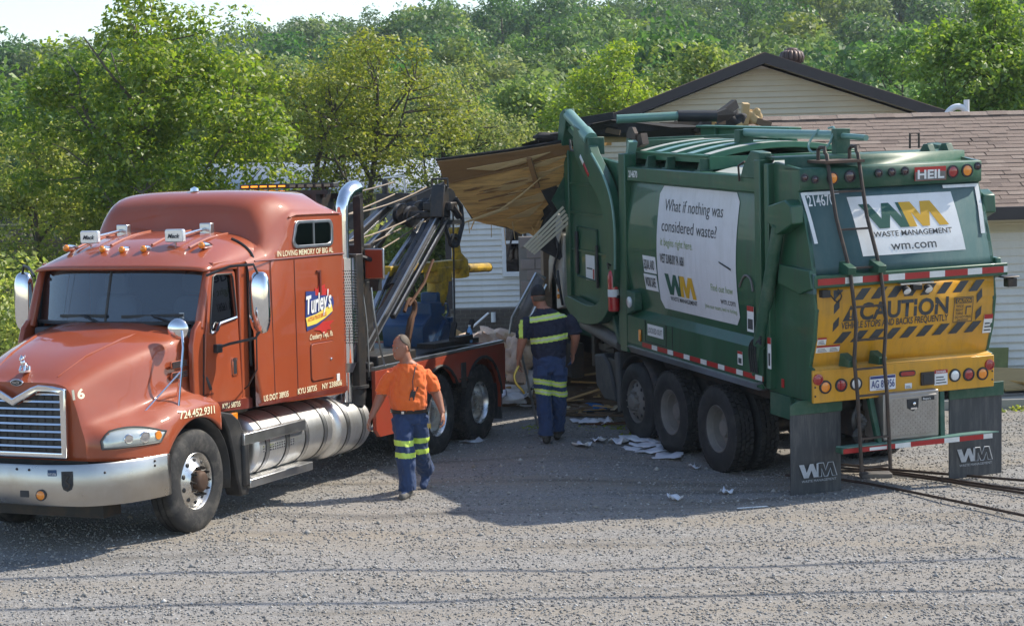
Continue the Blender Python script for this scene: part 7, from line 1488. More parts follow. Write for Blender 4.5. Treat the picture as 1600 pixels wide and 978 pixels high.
for k in range(9):
    x = -.6+1.4*k/8+.05*RT.normal(); t = (x+.6)/1.4; y = 27.95+.05*RT.random(); z = 2.86-.22*t+.03*RT.normal(); ln = .08+.16*RT.random(); m = MB(); m.bar((0, 0, .06), (.05*RT.normal(), -.02, -ln), .02+.02*RT.random(), .012); o = m.build('hanging_splinter', ('lumber', 'plywood')[k % 2], ang=None); o.location = (x, y-.02, z); tag(o, 'splinter hanging from the lower edge of the flipped plywood panel', 'splinter', 'splinters under the plywood')
# siding strips and hanging trim
for i in range(5):
    o = i*.033; board(('topmost', 'second', 'middle', 'fourth', 'lowest')[i]+' of the pale siding strips sticking out below the plywood', (.20+o, 26.9+.02*i, 2.54-o*.8), (.78+o*.7, 27.0+.02*i, 3.10-o*1.6), .016, .036, 'siding_cream', 'siding_strip', 'siding strip', group='bent siding strips under the plywood')
board('dark strip of trim dangling in front of the house window', (.10, 29.0, 2.90), (-.05, 29.0, 2.28), .06, .03, 'fascia', 'hanging_trim', 'trim')
board('dark board hanging level above the window under the plywood', (-.02, 29.1, 2.84), (.62, 29.1, 2.74), .05, .22, 'fascia', 'hanging_board', 'board')
wob('torn_sheet', [(.5, 27.2, 3.0), (.9, 27.3, 3.35), (.95, 27.4, 2.6), (.7, 27.3, 2.35), (.45, 27.3, 2.5)], .02, 'felt', 'dark torn sheet in the gap between plywood and truck', 'felt sheet', 6, .03)
wob('torn_sheet', [(.62, 27.1, 3.2), (.86, 27.15, 3.62), (.93, 27.2, 3.1), (.8, 27.2, 2.9)], .02, 'green_worn', 'green dented metal flap beside the hopper edge', 'metal flap', 7, .02)
bp2 = empty('crumpled_panel', (.2, 25.9, 0)); tag(bp2, 'pale bent metal frame leaning behind the man in the cap', 'metal frame')
m = MB(); m.add([(-.23, 0, 1.42), (-.10, 0, 1.38), (.26, .1, 2.10), (.16, .1, 2.20)], [(0, 1, 2, 3)]); m.build('sheet', 'grey_pipe', bp2, solid=.04)
m = MB(); m.tube([(-.24, -.03, 1.40), (-.2, -.03, 1.62), (.15, .07, 2.22), (.28, .08, 2.14)], .022, 6); m.tube([(-.08, -.04, 1.36), (.29, .06, 2.06)], .018, 6); m.tube([(-.14, .02, 1.42), (.12, .2, .05)], .02, 6); m.build('frame', 'aluminium', bp2)
# insulation, board, bottle and tools on the deck end
o = lump('insulation_batt', 'insulation', (-.26, 28.3, 1.0), .48, (.95, .7, .42), 3, .6, 'torn pink and yellow insulation batt heaped behind the tow truck deck', 'insulation'); o.rotation_euler = (0, .45, .2)
o = lump('insulation_batt', 'insulation', (.04, 27.9, .80), .27, (.75, .7, .95), 5, .6, 'lower yellowish clump of insulation hanging by the blue jeans', 'insulation')
o = lump('insulation_batt', 'insulation', (-.45, 28.8, .45), .42, (.9, .6, .9), 6, .5, 'pink insulation under the topmost batt, mostly behind the truck tail', 'insulation')
wob('plywood_scrap', [(-1.2, 29.2, .3), (-1.12, 29.2, 1.32), (-.80, 29.2, 1.12), (-.6, 29.2, .95), (-.55, 29.2, .3)], .02, 'lumber', 'yellow plywood scrap upright behind the blue housing', 'plywood scrap', 8, .02)
board('pale broken stick leaning up from the insulation', (-.62, 28.6, 1.25), (-.36, 28.7, 1.46), .06, .02, 'pvc_white')
bt = empty('water_bottle', TOW_M @ Vector((-7.62, .86, 1.315))); tag(bt, 'blue plastic water bottle standing on the tow truck deck edge', 'bottle')
m = MB(); m.lathe([(0, 0), (0, .036), (.01, .04), (.15, .04), (.19, .028), (.21, .016), (.225, .016)], (0, 0, 0), (0, 0, 1), 16); m.build('body', 'bottle_blue', bt); m = MB(); m.cyl((0, 0, .225), (0, 0, .245), .018, .018, 12); m.build('cap', 'pvc_white', bt); m = MB(); m.lathe([(.06, .0405), (.12, .0405)], (0, 0, 0), (0, 0, 1), 16); m.build('wrapper', 'blue_plastic', bt)
# papers and rubbish on the ground
def paper(label, x, y, w, h, rot, seed, cat='paper', mt='paper', fold=.05, z=0, name='paper_sheet'):
    R = np.random.default_rng(seed); m = MB(); rows = []
    for j in range(5):
        rows.append([((i/4-.5)*w*(1+.12*R.normal()), (j/4-.5)*h*(1+.12*R.normal()), .012+fold*max(0, R.normal()*.5+.25*(abs(i-2)+abs(j-2))-.3)) for i in range(5)])
    m.loft(rows); o = m.build(name, mt, solid=.002, ang=20); o.location = (x, y, G0(x, y)+.008+z); o.rotation_euler = (0, 0, rot); tag(o, label, cat); return o
PL = [('large sheet of white paper right beside the boots of the man in the cap', 1.0, 26.35, .34, .42, .3), ('small upright folded white paper by the red board under the tag wheel', 1.30, 26.25, .17, .3, .1), ('small white paper left of the paper heap near the tag wheel', 1.10, 24.5, .20, .22, .5), ('white sheet between the lone paper and the heap by the wheel', 1.38, 24.6, .22, .3, -.4),
      ('top sheet of the paper heap by the second wheel', 1.66, 24.95, .42, .5, .2), ('wide crumpled sheet in the middle of the paper heap', 1.78, 24.55, .45, .5, -.3), ('sheet sliding off the right of the paper heap', 1.93, 24.7, .28, .4, .9), ('lower strewn sheet beneath the paper heap', 1.72, 24.05, .40, .35, .1), ('nearest pointed sheet of the paper heap, towards the dual wheel', 1.95, 23.6, .38, .4, -.2), ('narrow sheet edging the dual tyre below the heap', 1.55, 24.2, .26, .3, .6),
      ('crumpled white scrap alone in the shade, nearest the sunlit gravel', 1.76, 20.55, .17, .16, .2), ('second crumpled scrap in the shade right of the lone scrap', 2.37, 20.95, .15, .14, 1.0), ('white scrap under the rear wheels of the tow truck', -.60, 25.25, .30, .28, .4), ('white sheet lying on the drive left of the man in the cap', .22, 28.2, .32, .45, .1), ('curled scrap of paper at the top of the driveway', -.05, 28.8, .2, .2, .8), ('tiny scrap close to the outer dual tyre', 2.22, 22.95, .10, .12, .4),
      ('crumpled paper nearest the man in the cap, lower left of the heap', .86, 23.95, .20, .2, 1.2), ('flat grey-white scrap under the tail near the tyre', 3.65, 21.85, .3, .12, .1)]
for i, (lb, x, y, w, h, r) in enumerate(PL): paper(lb, x, y, w, h, r, 200+i, fold=.03 if w > .25 else .05)
board('thin white stick lying in the shade near the sunlit gravel', (2.36, 19.85, G0(2.36, 19.85)+.012), (2.70, 19.95, G0(2.7, 19.95)+.012), .02, .012, 'pvc_white', 'stick', 'stick')
lump('plastic_bundle', 'blue_plastic', (1.17, 27.3, .12), .15, (1.1, .6, .45), 21, .4, 'crumpled blue plastic bundle by the front mud flap', 'plastic bag')
RW = np.random.default_rng(31)
for i, (x, y, w, h) in enumerate(((-.15, 28.1, .5, .3), (.05, 27.7, .45, .25), (-.25, 27.5, .35, .2), (.18, 28.4, .3, .3), (.02, 28.7, .45, .3), (-.1, 28.4, .4, .25))):
    paper(('lowest', 'middle', 'leftmost', 'rightmost', 'farthest', 'second topmost')[i]+' white sheet in the debris heap left of the man in the cap', x, y, w, h, RW.random()*3, 300+i, 'sheet', 'paper', .14, .10+.06*i, 'white_sheet')
lump('debris_heap', 'lumber_old', (.0, 28.5, .12), .5, (1.1, .7, .35), 41, .5, 'dark heap of rubble under the white sheets left of the man', 'rubble')
lump('debris_heap', 'lumber_old', (1.0, 27.9, .12), .55, (1.2, .6, .4), 42, .6, 'dark heap of broken wood behind the jeans of the man in the cap', 'rubble')
bl = [((.55, 27.0, .10), (1.6, 26.5, .12), 'long flat brown lath across the drive right of the man in the cap'), ((.7, 27.6, .2), (1.25, 27.2, .42), 'tan stick propped on the dark heap'), ((1.0, 26.2, .06), (2.3, 25.9, .10), 'reddish board lying under the tag wheel'), ((.8, 27.3, .1), (1.4, 27.6, .12), 'short plank by the blue plastic bundle'), ((.9, 28.2, .5), (1.5, 27.8, .62), 'broken pale stud at the back of the dark heap'), ((1.05, 26.9, .12), (1.75, 27.1, .14), 'old black plank behind the blue bundle'), ((.6, 27.9, .35), (1.3, 28.1, .2), 'grey lath crossing the dark heap')]
for i, (p, q, lb) in enumerate(bl): board(lb, p, q, .09, .03, ('lumber_old', 'lumber', 'rust', 'lumber', 'lumber', 'felt', 'lumber_old')[i])
# loose scraps
RD = np.random.default_rng(71)
for k in range(60):
    x = .55+1.25*RD.random() if k < 42 else -.45+.7*RD.random(); y = (26.7+1.8*RD.random()) if k < 42 else 27.6+1.2*RD.random(); a = RD.random()*PI; ln = .15+.38*RD.random(); z = .10+.38*RD.random()*(1 if y > 27.4 else .25); dz = (RD.random()-.5)*.35*(1 if y > 27.3 else .2)
    d = Vector((math.cos(a), math.sin(a), dz))*ln*.5; m = MB(); m.bar(-d, d, .03+.06*RD.random(), .012+.02*RD.random()); o = m.build('wood_scrap', ('lumber', 'lumber_old', 'plywood', 'siding_cream', 'lumber_old')[k % 5], ang=None); o.location = (x, y, z+abs(d.z)); tag(o, 'splintered scrap in the litter of wood behind the man in the cap' if k < 42 else 'splintered scrap in the litter between tow truck tail and the man', 'wood scrap', 'scraps right of the man' if k < 42 else 'scraps left of the man')
lump('white_plastic', 'paper', (-.10, 27.75, .28), .22, (1.2, .6, .5), 81, .5, 'crumpled white plastic sheeting left of the man in the cap, by the tow truck tail', 'plastic sheet')
lump('white_plastic', 'paper', (.12, 28.2, .42), .18, (1.2, .6, .9), 82, .5, 'upright white plastic crumple just behind the left leg of the man in the cap', 'plastic sheet')
lump('torn_shingle_heap', 'felt', (.80, 28.2, 2.75), .30, (.5, .5, 1.2), 83, .6, 'black crumpled roofing in the gap between plywood and truck front', 'roofing scrap')
wob('bent_fascia', [(.55, 27.4, 3.45), (.95, 27.5, 3.5), (1.0, 27.6, 2.9), (.75, 27.5, 2.7)], .02, 'black_plastic', 'dark bent metal beside the hopper under the plywood', 'sheet metal', 84, .05)
# pile at the right
rp_ = [((7.1, 28.3, .34), (8.0, 27.6, .24), 'plywood', 'brown plank topmost of the pile at the right wall'), ((7.2, 28.1, .26), (8.6, 27.9, .22), 'lumber', 'long tan plank in the pile at the right wall'), ((7.3, 27.7, .20), (8.8, 27.5, .26), 'lumber', 'pale plank nearest the camera in the pile at the right wall'), ((7.55, 28.5, .40), (8.9, 28.3, .30), 'plywood', 'brown plank against the wall behind the pile'), ((7.0, 28.0, .19), (8.2, 28.5, .22), 'lumber', 'crossing tan plank under the pile at the right wall')]
for p, q, mt, lb in rp_: board(lb, p, q, .22, .03, mt)
wob('wooden_panel', [(7.15, 27.75, .20), (7.9, 27.75, .22), (7.85, 28.2, .42), (7.1, 28.3, .44)], .03, 'lumber', 'pale wooden panel leaning on the plank pile', 'panel', 9, .01)
wob('chipboard_sheet', [(7.0, 28.75, .15), (7.62, 28.75, .15), (7.66, 28.82, .70), (7.08, 28.82, .72)], .02, 'lumber', 'mossy yellow-green chipboard standing against the white siding', 'chipboard', 10, .01).data.materials[0] = mat('moss_board', (.22, .24, .10), .9, 0, .3, 8)
board('thin grey pipe lying along the pavement edge', (7.0, 27.25, .17), (8.1, 27.4, .17), .04, .04, 'grey_pipe', 'pipe', 'pipe')
lump('plastic_bag', 'paper', (7.78, 27.4, .28), .17, (.9, .8, .8), 23, .3, 'white plastic bag on the pavement at the right edge', 'plastic bag')
m = MB(); m.prism([(5.5, 27.0), (5.95, 27.0), (6.0, 27.15), (5.5, 27.2)], lambda a, b: (a, b, .33), (0, 0, -.18)); o = m.build('timber_block', 'lumber', bevel=.01); tag(o, 'tan timber offcut seen between tool box and right mud flap', 'timber')
# steel ropes running from under the truck to the right
for i, pts in enumerate(([(3.7, 22.6, .10), (4.57, 22.12, .04), (5.73, 20.91, .07), (7.6, 19.0, .12)], [(3.6, 22.4, .09), (4.5, 22.0, .035), (5.58, 20.35, .05), (7.4, 18.1, .09)], [(3.65, 22.3, .05), (4.45, 21.95, .03), (5.52, 20.12, .05), (7.3, 17.8, .09)], [(3.2, 22.0, .05), (3.95, 21.22, .03), (5.18, 18.91, .06), (6.9, 15.6, .08)])):
    m = MB(); m.tube(smooth_poly([(x, y, G0(x, y)+z) for x, y, z in pts], 6), .016, 8); o = m.build('tow_rope', 'tow_rope'); tag(o, ('uppermost', 'second', 'third', 'nearest and lowest')[i]+' of the rusty steel ropes running right from under the truck tail', 'rope', 'steel ropes pulling the truck')
m = MB(); m.box(-.18, .18, -.1, .1, 0, .06); o = m.build('anchor_plate', 'grey_pipe', bevel=.01); o.location = (4.25, 21.9, G0(4.25, 21.9)); tag(o, 'small grey plate under the ropes behind the ladder foot', 'plate')
# overhead cables
for i, (y0, y1) in enumerate(((20.25, 19.9), (19.05, 18.8))):
    m = MB(); m.tube([(-60+x, y0+(y1-y0)*x/120, 6.95+.6*((x-60)/60)**2) for x in np.linspace(0, 120, 25)], .034, 6); o = m.build('utility_cable', 'ink_black'); tag(o, ('rear', 'front')[i]+' overhead cable that throws a thin shadow line across the sunlit gravel', 'cable', 'overhead cables above the lot')
# ---- haze
hzm = bpy.data.materials.new('haze_air'); hzm.use_nodes = True; _n = hzm.node_tree; _n.nodes.clear()
_o = _n.nodes.new("ShaderNodeOutputMaterial"); _v = _n.nodes.new("ShaderNodeVolumePrincipled"); _v.inputs["Color"].default_value = (0.78, 0.86, 0.95, 1); _v.inputs["Density"].default_value = 0.00030; _v.inputs["Anisotropy"].default_value = 0.2
_n.links.new(_v.outputs[0], _o.inputs["Volume"]); MATS['haze_air'] = hzm
m = MB(); m.box(-950, 950, -250, 1250, -1.2, 75); tag(m.build('haze', 'haze_air', ang=None), kind='stuff')
# ================================================================== people
def oval(mb, rings, n=18):
    """rings: (cx, cy, cz, rx, ry, yaw) elliptical sections"""
    mb.loft([[(c[0]+c[3]*math.cos(a)*math.cos(c[5])-c[4]*math.sin(a)*math.sin(c[5]), c[1]+c[3]*math.cos(a)*math.sin(c[5])+c[4]*math.sin(a)*math.cos(c[5]), c[2]) for a in np.linspace(0, 2*PI, n, endpoint=False)] for c in rings], True, True)
def ell(mb, c, r, n=16, m=10): mb.sphere(c, 1.0, n, m, sc=r)
def hand(mb, w, d, s, curl, L=.19, thumb=1):
    """w wrist, d direction of the fingers, s direction across the palm (towards the thumb), curl direction of the palm side"""
    w, d, s, c = Vector(w), Vector(d).normalized(), Vector(s).normalized(), Vector(curl).normalized()
    P = L*.52
    for k, (o, fl) in enumerate(((.030, .90), (.010, 1.0), (-.011, .93), (-.031, .74))):
        b = w+s*o*.45; kn = w+d*P+s*o
        mb.tube([b, b.lerp(kn, .5)-c*.002, kn], [.018, .017, .013], 10)
        f = L*.48*fl
        mb.tube([kn-d*.01, kn+d*f*.42+c*f*.14, kn+d*f*.74+c*f*.42, kn+d*f*.86+c*f*.74], [.0115, .0105, .0098, .0075], 9)
    t0 = w+d*P*.22+s*.022; mb.tube([t0, t0+d*P*.34+s*.030+c*.008, t0+d*P*.70+s*.036+c*.018, t0+d*P*.98+s*.032+c*.03], [.017, .014, .0115, .009], 9)
def face(mb, c, fd, sd, R):
    """c head centre, fd facing, sd left side, R = (half width, half depth, half height)"""
    c, f, s = Vector(c), Vector(fd).normalized(), Vector(sd).normalized(); u = Vector((0, 0, 1)); yaw = math.atan2(s.y, s.x)
    oval(mb, [(c.x+f.x*k, c.y+f.y*k, c.z+z, rx*R[0], ry*R[1], yaw) for z, rx, ry, k in ((R[2]*1.0, .25, .25, -.01), (R[2]*.88, .62, .62, -.008), (R[2]*.6, .90, .90, -.004), (R[2]*.2, 1.0, 1.0, 0), (-R[2]*.2, .98, .95, 0), (-R[2]*.55, .86, .82, .012), (-R[2]*.82, .66, .64, .026), (-R[2]*1.0, .36, .34, .036))], 18)
    nz = c+f*R[1]*.98; mb.tube([nz+u*.025, nz-u*.004+f*.014, nz-u*.022+f*.022], [.011, .014, .016], 8); ell(mb, nz-u*.026+f*.010, (.019, .019, .011))
    mb.tube([c+f*R[1]*.90+s*.042+u*.038, c+f*R[1]*.985+u*.040, c+f*R[1]*.90-s*.042+u*.038], .012, 8)
    mb.tube([c+f*(R[1]*.86)+s*.024-u*.062, c+f*(R[1]*.95)-u*.060, c+f*(R[1]*.86)-s*.024-u*.062], .010, 8)
    mb.tube([c+f*(R[1]*.84)+s*.02-u*.078, c+f*(R[1]*.93)-u*.077, c+f*(R[1]*.84)-s*.02-u*.078], .010, 8)
    for q in (1, -1):
        e = c+s*q*R[0]*.98-f*.008; mb.lathe([(-.012, .0), (-.010, .026), (.006, .030), (.012, .022), (.006, .010), (.006, 0)], e-u*.005, (s*q-f*.5), 12)
def person_mesh(name, mb, classify, mats, voxel=.0075, smooth=3):
    me = bpy.data.meshes.new(name); me.from_pydata(mb.v, [], mb.f)
    bm = bmesh.new(); bm.from_mesh(me); bmesh.ops.recalc_face_normals(bm, faces=bm.faces); bm.to_mesh(me); bm.free()
    o = bpy.data.objects.new(name, me); COL.objects.link(o)
    r = o.modifiers.new('r', 'REMESH'); r.mode = 'VOXEL'; r.voxel_size = voxel; r.use_smooth_shade = True
    s = o.modifiers.new('s', 'SMOOTH'); s.iterations = smooth; s.factor = .5
    dg = bpy.context.evaluated_depsgraph_get(); m2 = bpy.data.meshes.new_from_object(o.evaluated_get(dg)); bpy.data.objects.remove(o)
    n = len(m2.vertices); co = np.zeros(n*3, np.float32); m2.vertices.foreach_get('co', co); co = co.reshape(-1, 3)
    no = np.zeros(n*3, np.float32); m2.vertices.foreach_get('normal', no); no = no.reshape(-1, 3)
    cen = np.zeros(len(m2.polygons)*3, np.float32); m2.polygons.foreach_get('center', cen); cen = cen.reshape(-1, 3)
    idx, cloth = classify(cen); vi, vc = classify(co)
    # folds on the cloth
    from mathutils import noise as _nz
    fold = np.array([.014*_nz.noise(Vector((x*9, y*9, z*6)))+.020*abs(_nz.noise(Vector((x*13+z*7, y*12, z*11-x*6)))) +.004*_nz.noise(Vector((x*34, y*34, z*26))) for x, y, z in co])-.007
    co = co+no*(fold*vc)[:, None]
    m2.vertices.foreach_set('co', co.astype(np.float32).ravel()); m2.materials.clear()
    for k in mats: m2.materials.append(MATS[k])
    m2.polygons.foreach_set('material_index', idx.astype(np.int32)); m2.polygons.foreach_set('use_smooth', np.ones(len(m2.polygons), bool)); m2.update(); m2.name = name
    ob = bpy.data.objects.new(name, m2); COL.objects.link(ob); return ob
def eyes(par, c, fd, sd, R):
    c, f, s = Vector(c), Vector(fd).normalized(), Vector(sd).normalized()
    for q in (1, -1):
        m = MB(); m.sphere(c+f*R[1]*.90+s*q*.032+Vector((0, 0, .016)), .0095, 10, 6); e = m.build('eye', 'eye_white', par); m = MB(); m.sphere(c+f*(R[1]*.90+.007)+s*q*.032+Vector((0, 0, .016)), .006, 8, 6); m.build('iris', 'ink_black', e)
# ---- man in the orange shirt, walking towards the camera and looking to his right
B = Vector((-1.20, 21.15, G0(-1.2, 21.1)))
mb = MB()
yaw = -.22
oval(mb, [(-.0, .0, .80, .175, .135, yaw), (0, 0, .90, .195, .15, yaw), (.0, -.015, .97, .205, .165, yaw), (-.005, -.03, 1.06, .215, .178, yaw), (-.005, -.02, 1.18, .218, .165, yaw), (0, 0, 1.30, .222, .145, yaw), (.0, .01, 1.38, .208, .125, yaw), (.0, .015, 1.435, .165, .105, yaw), (0, .01, 1.475, .095, .085, yaw), (0, .01, 1.50, .07, .07, yaw)])
oval(mb, [(0, .01, 1.43, .085, .08, 0), (-.018, .005, 1.50, .072, .074, 0), (-.035, -.002, 1.56, .070, .074, 0), (-.045, .0, 1.62, .066, .072, 0)])
HC_ = Vector((-.065, -.02, 1.648)); FD = Vector((-.68, -.72, -.10)); SD = Vector((.72, -.68, 0)); HR = (.084, .106, .132)
face(mb, HC_, FD, SD, HR)
# arms
aR = [(-.175, .015, 1.355), (-.245, .025, 1.25), (-.305, .02, 1.12), (-.355, -.03, 1.01), (-.415, -.10, .89)]
aL = [(.175, .0, 1.355), (.245, .03, 1.26), (.30, .05, 1.13), (.335, .02, 1.03), (.37, -.04, .91)]
for a in (aR, aL): mb.tube(smooth_poly(a, 3), [.070, .072, .070, .066, .063, .060, .057, .055, .052, .046, .040, .035, .033], 14)
for a in (aR, aL):   # sleeves
    A = [Vector(p) for p in a]; mb.tube([A[0]-Vector((A[0].x*.12, 0, .012)), A[0].lerp(A[1], .5), A[1], A[1].lerp(A[2], .85)], [.066, .076, .082, .080], 16)
hand(mb, aR[-1], (-.35, -.35, -.9), (-.1, -.95, .1), (.8, -.2, .1), .185)
hand(mb, aL[-1], (.15, -.35, -.95), (-.1, -.95, .2), (-.9, -.2, .1), .185)
# legs: right leg (picture left) planted in front, left leg trailing with lifted heel
lF = [(-.075, -.01, .86), (-.065, -.09, .70), (-.045, -.17, .50), (-.035, -.19, .28), (-.03, -.185, .085)]
lB = [(.09, .02, .86), (.10, .06, .70), (.09, .10, .51), (.115, .27, .33), (.145, .42, .20)]
for l in (lF, lB): mb.tube(smooth_poly(l, 3), [.130, .128, .124, .118, .112, .106, .104, .102, .100, .099, .100, .103, .098], 16)
for foot, d, dz in ((Vector(lF[-1]), Vector((-.32, -.95, 0)), 0), (Vector(lB[-1]), Vector((-.1, -.55, -.62)), 0)):
    d.normalize(); a = foot-d*.05-Vector((0, 0, .03)); z0 = .035
    p0, p1, p2 = a, a+d*.12, a+d*.225
    if dz == 0 and foot is not None and abs(d.z) < .2: p0.z, p1.z, p2.z = .048, .046, .038
    mb.tube([p0-d*.03, p0, p1, p2, p2+d*.03], [.034, .046, .048, .043, .026], 12)
def cls_o(c):
    x, y, z = c[:, 0], c[:, 1], c[:, 2]; idx = np.zeros(len(c), int)
    arm = ((x < -.255-.14*(1.30-z)*(z < 1.3)) | (x > .25+.10*(1.3-z)*(z < 1.3))) & (z > .70) & (z < 1.42) if False else None
    dR = np.min([np.linalg.norm(c-np.array(p), axis=1) for p in smooth_poly(aR, 4)], axis=0); dL = np.min([np.linalg.norm(c-np.array(p), axis=1) for p in smooth_poly(aL, 4)], axis=0)
    idx[:] = 0
    idx[z < .955] = 1
    fore = ((dR < .085) & (z < 1.135) & (x < -.235)) | ((dL < .085) & (z < 1.15) & (x > .235)); idx[fore] = 2
    hnd = ((x < -.33) | (x > .33)) & (z < .98); idx[hnd] = 2
    idx[(z > 1.468+.25*np.maximum(0, np.abs(y-.0)-.05)) & (np.abs(x) < .15)] = 2
    leg = idx == 1
    for a in (.605, .475): idx[leg & (np.abs(z-a-.06*np.where(x < 0, -x, 0)) < .030)] = 3
    idx[(z < .075) & leg & (y < .1)] = 4; idx[leg & (y > .40) & (z < .20) & (z < .28-.25*(y-.40))] = 4
    return idx, np.isin(idx, (0, 1, 3)).astype(float)
om = person_mesh('person', mb, cls_o, ['orange_cloth', 'jeans_blue', 'skin', 'lime_tape', 'boot_grey'], .0078); om.location = B
om.scale = (1.03, 1.03, 1.025); tag(om, 'balding man in orange T-shirt and striped blue work trousers walking beside the wrecker', 'person')
m = MB(); 
hc = HC_; f_ = FD.normalized(); s_ = SD.normalized()
rows = []
for j in range(9):
    ph = PI*(.06+.60*j/8); rows.append([tuple(hc+Vector((0, 0, math.cos(ph)*HR[2]*1.06+.008))+(f_*math.cos(t)*HR[1]*1.07+s_*math.sin(t)*HR[0]*1.09)*math.sin(ph)*(1.0+.02*math.sin(t*17+j*2.1))) for t in np.linspace((.20, .20, .23, .28, .37, .50, .585, .64, .67)[j]*PI, (2-(.20, .20, .23, .28, .37, .50, .585, .64, .67)[j])*PI, 22)])
m.loft(rows); m.build('hair', 'hair_grey', om, solid=.022)
eyes(om, HC_, FD, SD, HR)
m = MB(); oval(m, [(.0, -.008, .925, .206, .163, yaw), (.0, -.012, .965, .211, .170, yaw)], 24); m.build('belt', 'leather', om); m = MB(); m.box(-.075, -.045, -.186, -.172, .93, .958); m.build('belt_buckle', 'chrome', om)
rd = empty('two_way_radio', B+Vector((.055, -.19, 1.16))); tag(rd, 'black two-way radio hanging on a cord over the orange shirt', 'radio')
m = MB(); m.prism(rrect(-.034, .034, -.055, .05, .012), lambda a, b: (a*.9+b*.25, -.02, b), (0, .035, 0)); m.build('body', 'ink_black', rd, bevel=.006); m = MB(); m.cyl((.045, -.005, .05), (.065, -.005, .10), .007, .005, 8); m.cyl((.0, -.005, .05), (.0, -.005, .065), .011, .011, 8); m.build('aerial', 'ink_black', rd)
m = MB(); m.tube([(.01, .0, .06), (.005, .0, .16), (.03, .06, .27), (.05, .14, .34)], .006, 6); m.build('cord', 'ink_black', rd)
kc = empty('key_chain', B+Vector((.21, -.09, .93))); tag(kc, 'bunch of keys on a looped chain at the hip of the man in orange', 'keys')
m = MB(); m.tube(smooth_poly([(0, 0, .03), (.05, -.02, .16), (.03, -.02, .05), (.02, -.03, -.10)], 5), .005, 5); m.build('chain', 'grey_pipe', kc)
m = MB()
for k in range(4): m.box(.0+.010*k, .007+.010*k, -.035, -.03, -.15-.012*(k % 2), -.10)
m.build('keys', 'chain_gold', kc)
# ---- man in navy shirt and cap, seen from behind
B2 = Vector((.47, 24.25, G0(.48, 24.2)))
mb = MB(); yw = .08
oval(mb, [(.0, .0, .93, .20, .16, yw), (0, 0, 1.04, .215, .17, yw), (.0, 0, 1.16, .225, .175, yw), (0, 0, 1.30, .24, .172, yw), (0, 0, 1.46, .262, .165, yw), (-.005, .01, 1.58, .268, .15, yw), (-.01, .02, 1.67, .235, .13, yw), (-.03, .03, 1.73, .14, .10, yw), (-.06, .04, 1.78, .075, .075, yw)])
oval(mb, [(-.05, .04, 1.72, .085, .08, 0), (-.085, .05, 1.80, .072, .072, 0), (-.105, .055, 1.87, .068, .07, 0)])
H2 = Vector((-.125, .06, 1.915)); F2_ = Vector((-.30, .95, -.12)); S2 = Vector((-.95, -.30, 0)); R2 = (.083, .104, .132)
face(mb, H2, F2_, S2, R2)
bL = [(-.245, .02, 1.63), (-.315, .0, 1.50), (-.345, -.02, 1.36), (-.375, -.01, 1.24), (-.40, .03, 1.10)]
bR = [(.245, .03, 1.63), (.315, .02, 1.52), (.345, .0, 1.40), (.335, .06, 1.28), (.315, .13, 1.16)]
for a in (bL, bR): mb.tube(smooth_poly(a, 3), [.082, .082, .080, .075, .071, .068, .064, .060, .056, .050, .044, .039, .036], 14)
for a in (bL, bR):
    A = [Vector(p) for p in a]; mb.tube([A[0]-Vector((A[0].x*.1, 0, .01)), A[0].lerp(A[1], .5), A[1], A[1].lerp(A[2], .85)], [.086, .095, .096, .094], 16)
hand(mb, bL[-1], (-.05, .25, -.95), (.3, .95, .1), (.9, -.3, .1), .20)
hand(mb, bR[-1], (-.05, .35, -.9), (-.3, .95, .1), (-.9, -.3, .1), .20)
gl = [(-.095, .0, .98), (-.095, -.01, .80), (-.085, -.02, .56), (-.07, -.03, .32), (-.06, -.04, .09)]
gr = [(.105, .03, .98), (.11, .06, .80), (.115, .11, .57), (.105, .22, .33), (.09, .32, .10)]
for l in (gl, gr): mb.tube(smooth_poly(l, 3), [.128, .130, .128, .122, .116, .111, .107, .104, .102, .101, .101, .103, .098], 16)
for foot, d in ((Vector(gl[-1]), Vector((.05, .99, 0))), (Vector(gr[-1]), Vector((.12, .99, 0)))):
    d.normalize(); a = foot-d*.055; a.z = .052; mb.tube([a-d*.04, a, a+d*.13, a+d*.235, a+d*.265], [.036, .052, .052, .045, .028], 12); mb.tube([foot, (foot.x, foot.y, .05)], [.062, .056], 12)
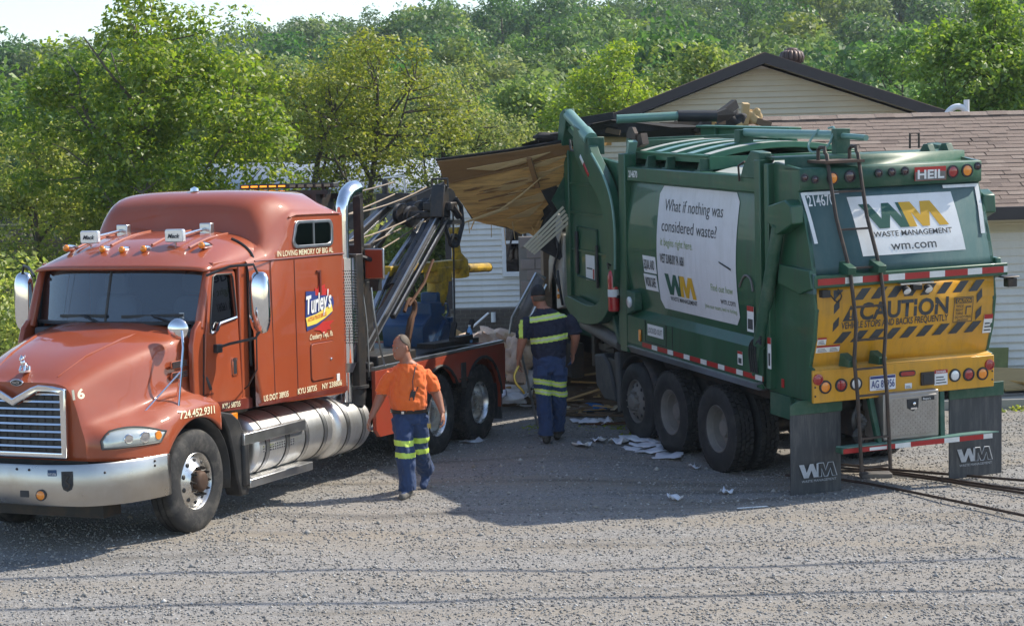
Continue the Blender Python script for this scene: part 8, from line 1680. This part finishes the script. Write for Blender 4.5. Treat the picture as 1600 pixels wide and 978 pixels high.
def cls_b(c):
    x, y, z = c[:, 0], c[:, 1], c[:, 2]; idx = np.zeros(len(c), int)
    dL = np.min([np.linalg.norm(c-np.array(p), axis=1) for p in smooth_poly(bL, 4)], axis=0); dR = np.min([np.linalg.norm(c-np.array(p), axis=1) for p in smooth_poly(bR, 4)], axis=0)
    idx[:] = 0; idx[z < 1.115-.10*np.clip(1-(np.abs(x)-.0)/.16, -.6, 1)*-1*(-1)+.0*x] = 1
    idx[(z < 1.10+.06*np.cos(x*9)) & (np.abs(x) < .26)] = 1
    tors = (np.abs(x) < .262) & (idx == 0)
    for zc in (1.655, 1.375):
        dz = z-(zc+.17*x*.75); idx[tors & (np.abs(dz) < .038) & (np.abs(x+.0) < .245)] = 3; idx[tors & (np.abs(dz) < .014) & (np.abs(x) < .245)] = 4
    slv = (x < -.30) & (z > 1.37) & (z < 1.62) & (y < -.02+.05) & (np.abs(x+.36-.06*(1.4-z)*0) < .028); idx[slv & (idx == 0)] = 3
    fore = ((dL < .095) & (z < 1.385) & (x < -.275)) | ((dR < .095) & (z < 1.415) & (x > .27)); idx[fore] = 2
    idx[((x < -.31) | (x > .29)) & (z < 1.20)] = 2
    idx[(z > 1.765) & (np.abs(x+.1) < .14)] = 2
    leg = idx == 1
    for zc in (.795, .665): idx[leg & (np.abs(z-zc+.03*np.sin(x*9)-.0) < .036)] = 3; idx[leg & (np.abs(z-zc+.03*np.sin(x*9)) < .012)] = 4
    idx[leg & (z < .115)] = 5
    return idx, np.isin(idx, (0, 1, 3, 4)).astype(float)
bmn = person_mesh('person', mb, cls_b, ['navy_cloth', 'jeans_blue', 'skin', 'lime_tape', 'silver_tape', 'boot_black'], .0085); bmn.location = B2
tag(bmn, 'man in dark cap and navy shirt with lime stripes, walking away beside the garbage truck', 'person')
m = MB(); rows = []
f_ = F2_.normalized(); s_ = S2.normalized()
for j in range(9):
    ph = PI*(.02+.50*j/8); rows.append([tuple(H2+Vector((0, 0, math.cos(ph)*R2[2]*1.10+.018))+(f_*math.cos(t)*R2[1]*1.10+s_*math.sin(t)*R2[0]*1.13)*math.sin(ph)) for t in np.linspace(0, 2*PI, 25)])
m.loft(rows); cp = m.build('cap', 'cap_black', bmn, solid=.006)
m = MB(); m.loft([[tuple(H2+Vector((0, 0, .03-.015*k))+(f_*math.cos(t)*(R2[1]*1.08+.075*k*math.cos(t))+s_*math.sin(t)*R2[0]*1.12)) for t in np.linspace(-1.1, 1.1, 11)] for k in (0, .5, 1)]); m.build('peak', 'cap_black', cp, solid=.006)
m = MB(); rows = []
for j in range(5):
    ph = PI*(.50+.16*j/4); rows.append([tuple(H2+Vector((0, 0, math.cos(ph)*R2[2]))+(f_*math.cos(t)*R2[1]*1.04+s_*math.sin(t)*R2[0]*1.05)*math.sin(ph)) for t in np.linspace(.62*PI, 1.38*PI, 12)])
m.loft(rows); m.build('hair', 'hair_grey', bmn, solid=.006)
for x in (-.10, .11):
    m = MB(); m.prism(rrect(-.062, .062, -.07, .06, .01), lambda a, b: (x+a, -.150+(.02 if x > 0 else 0)+.25*abs(a)*0, .97+b), (0, -.012, 0)); m.build('back_pocket', 'jeans_blue', bmn)
m = MB(); m.tube(smooth_poly([(-.40, .02, 1.02), (-.46, -.02, .90), (-.44, -.04, .80), (-.36, -.02, .70), (-.34, .0, .66)], 4), .016, 6); o = m.build('strap', 'chain_gold'); o.location = B2; tag(o, 'yellow-orange strap held in the left hand of the man in the cap', 'strap')
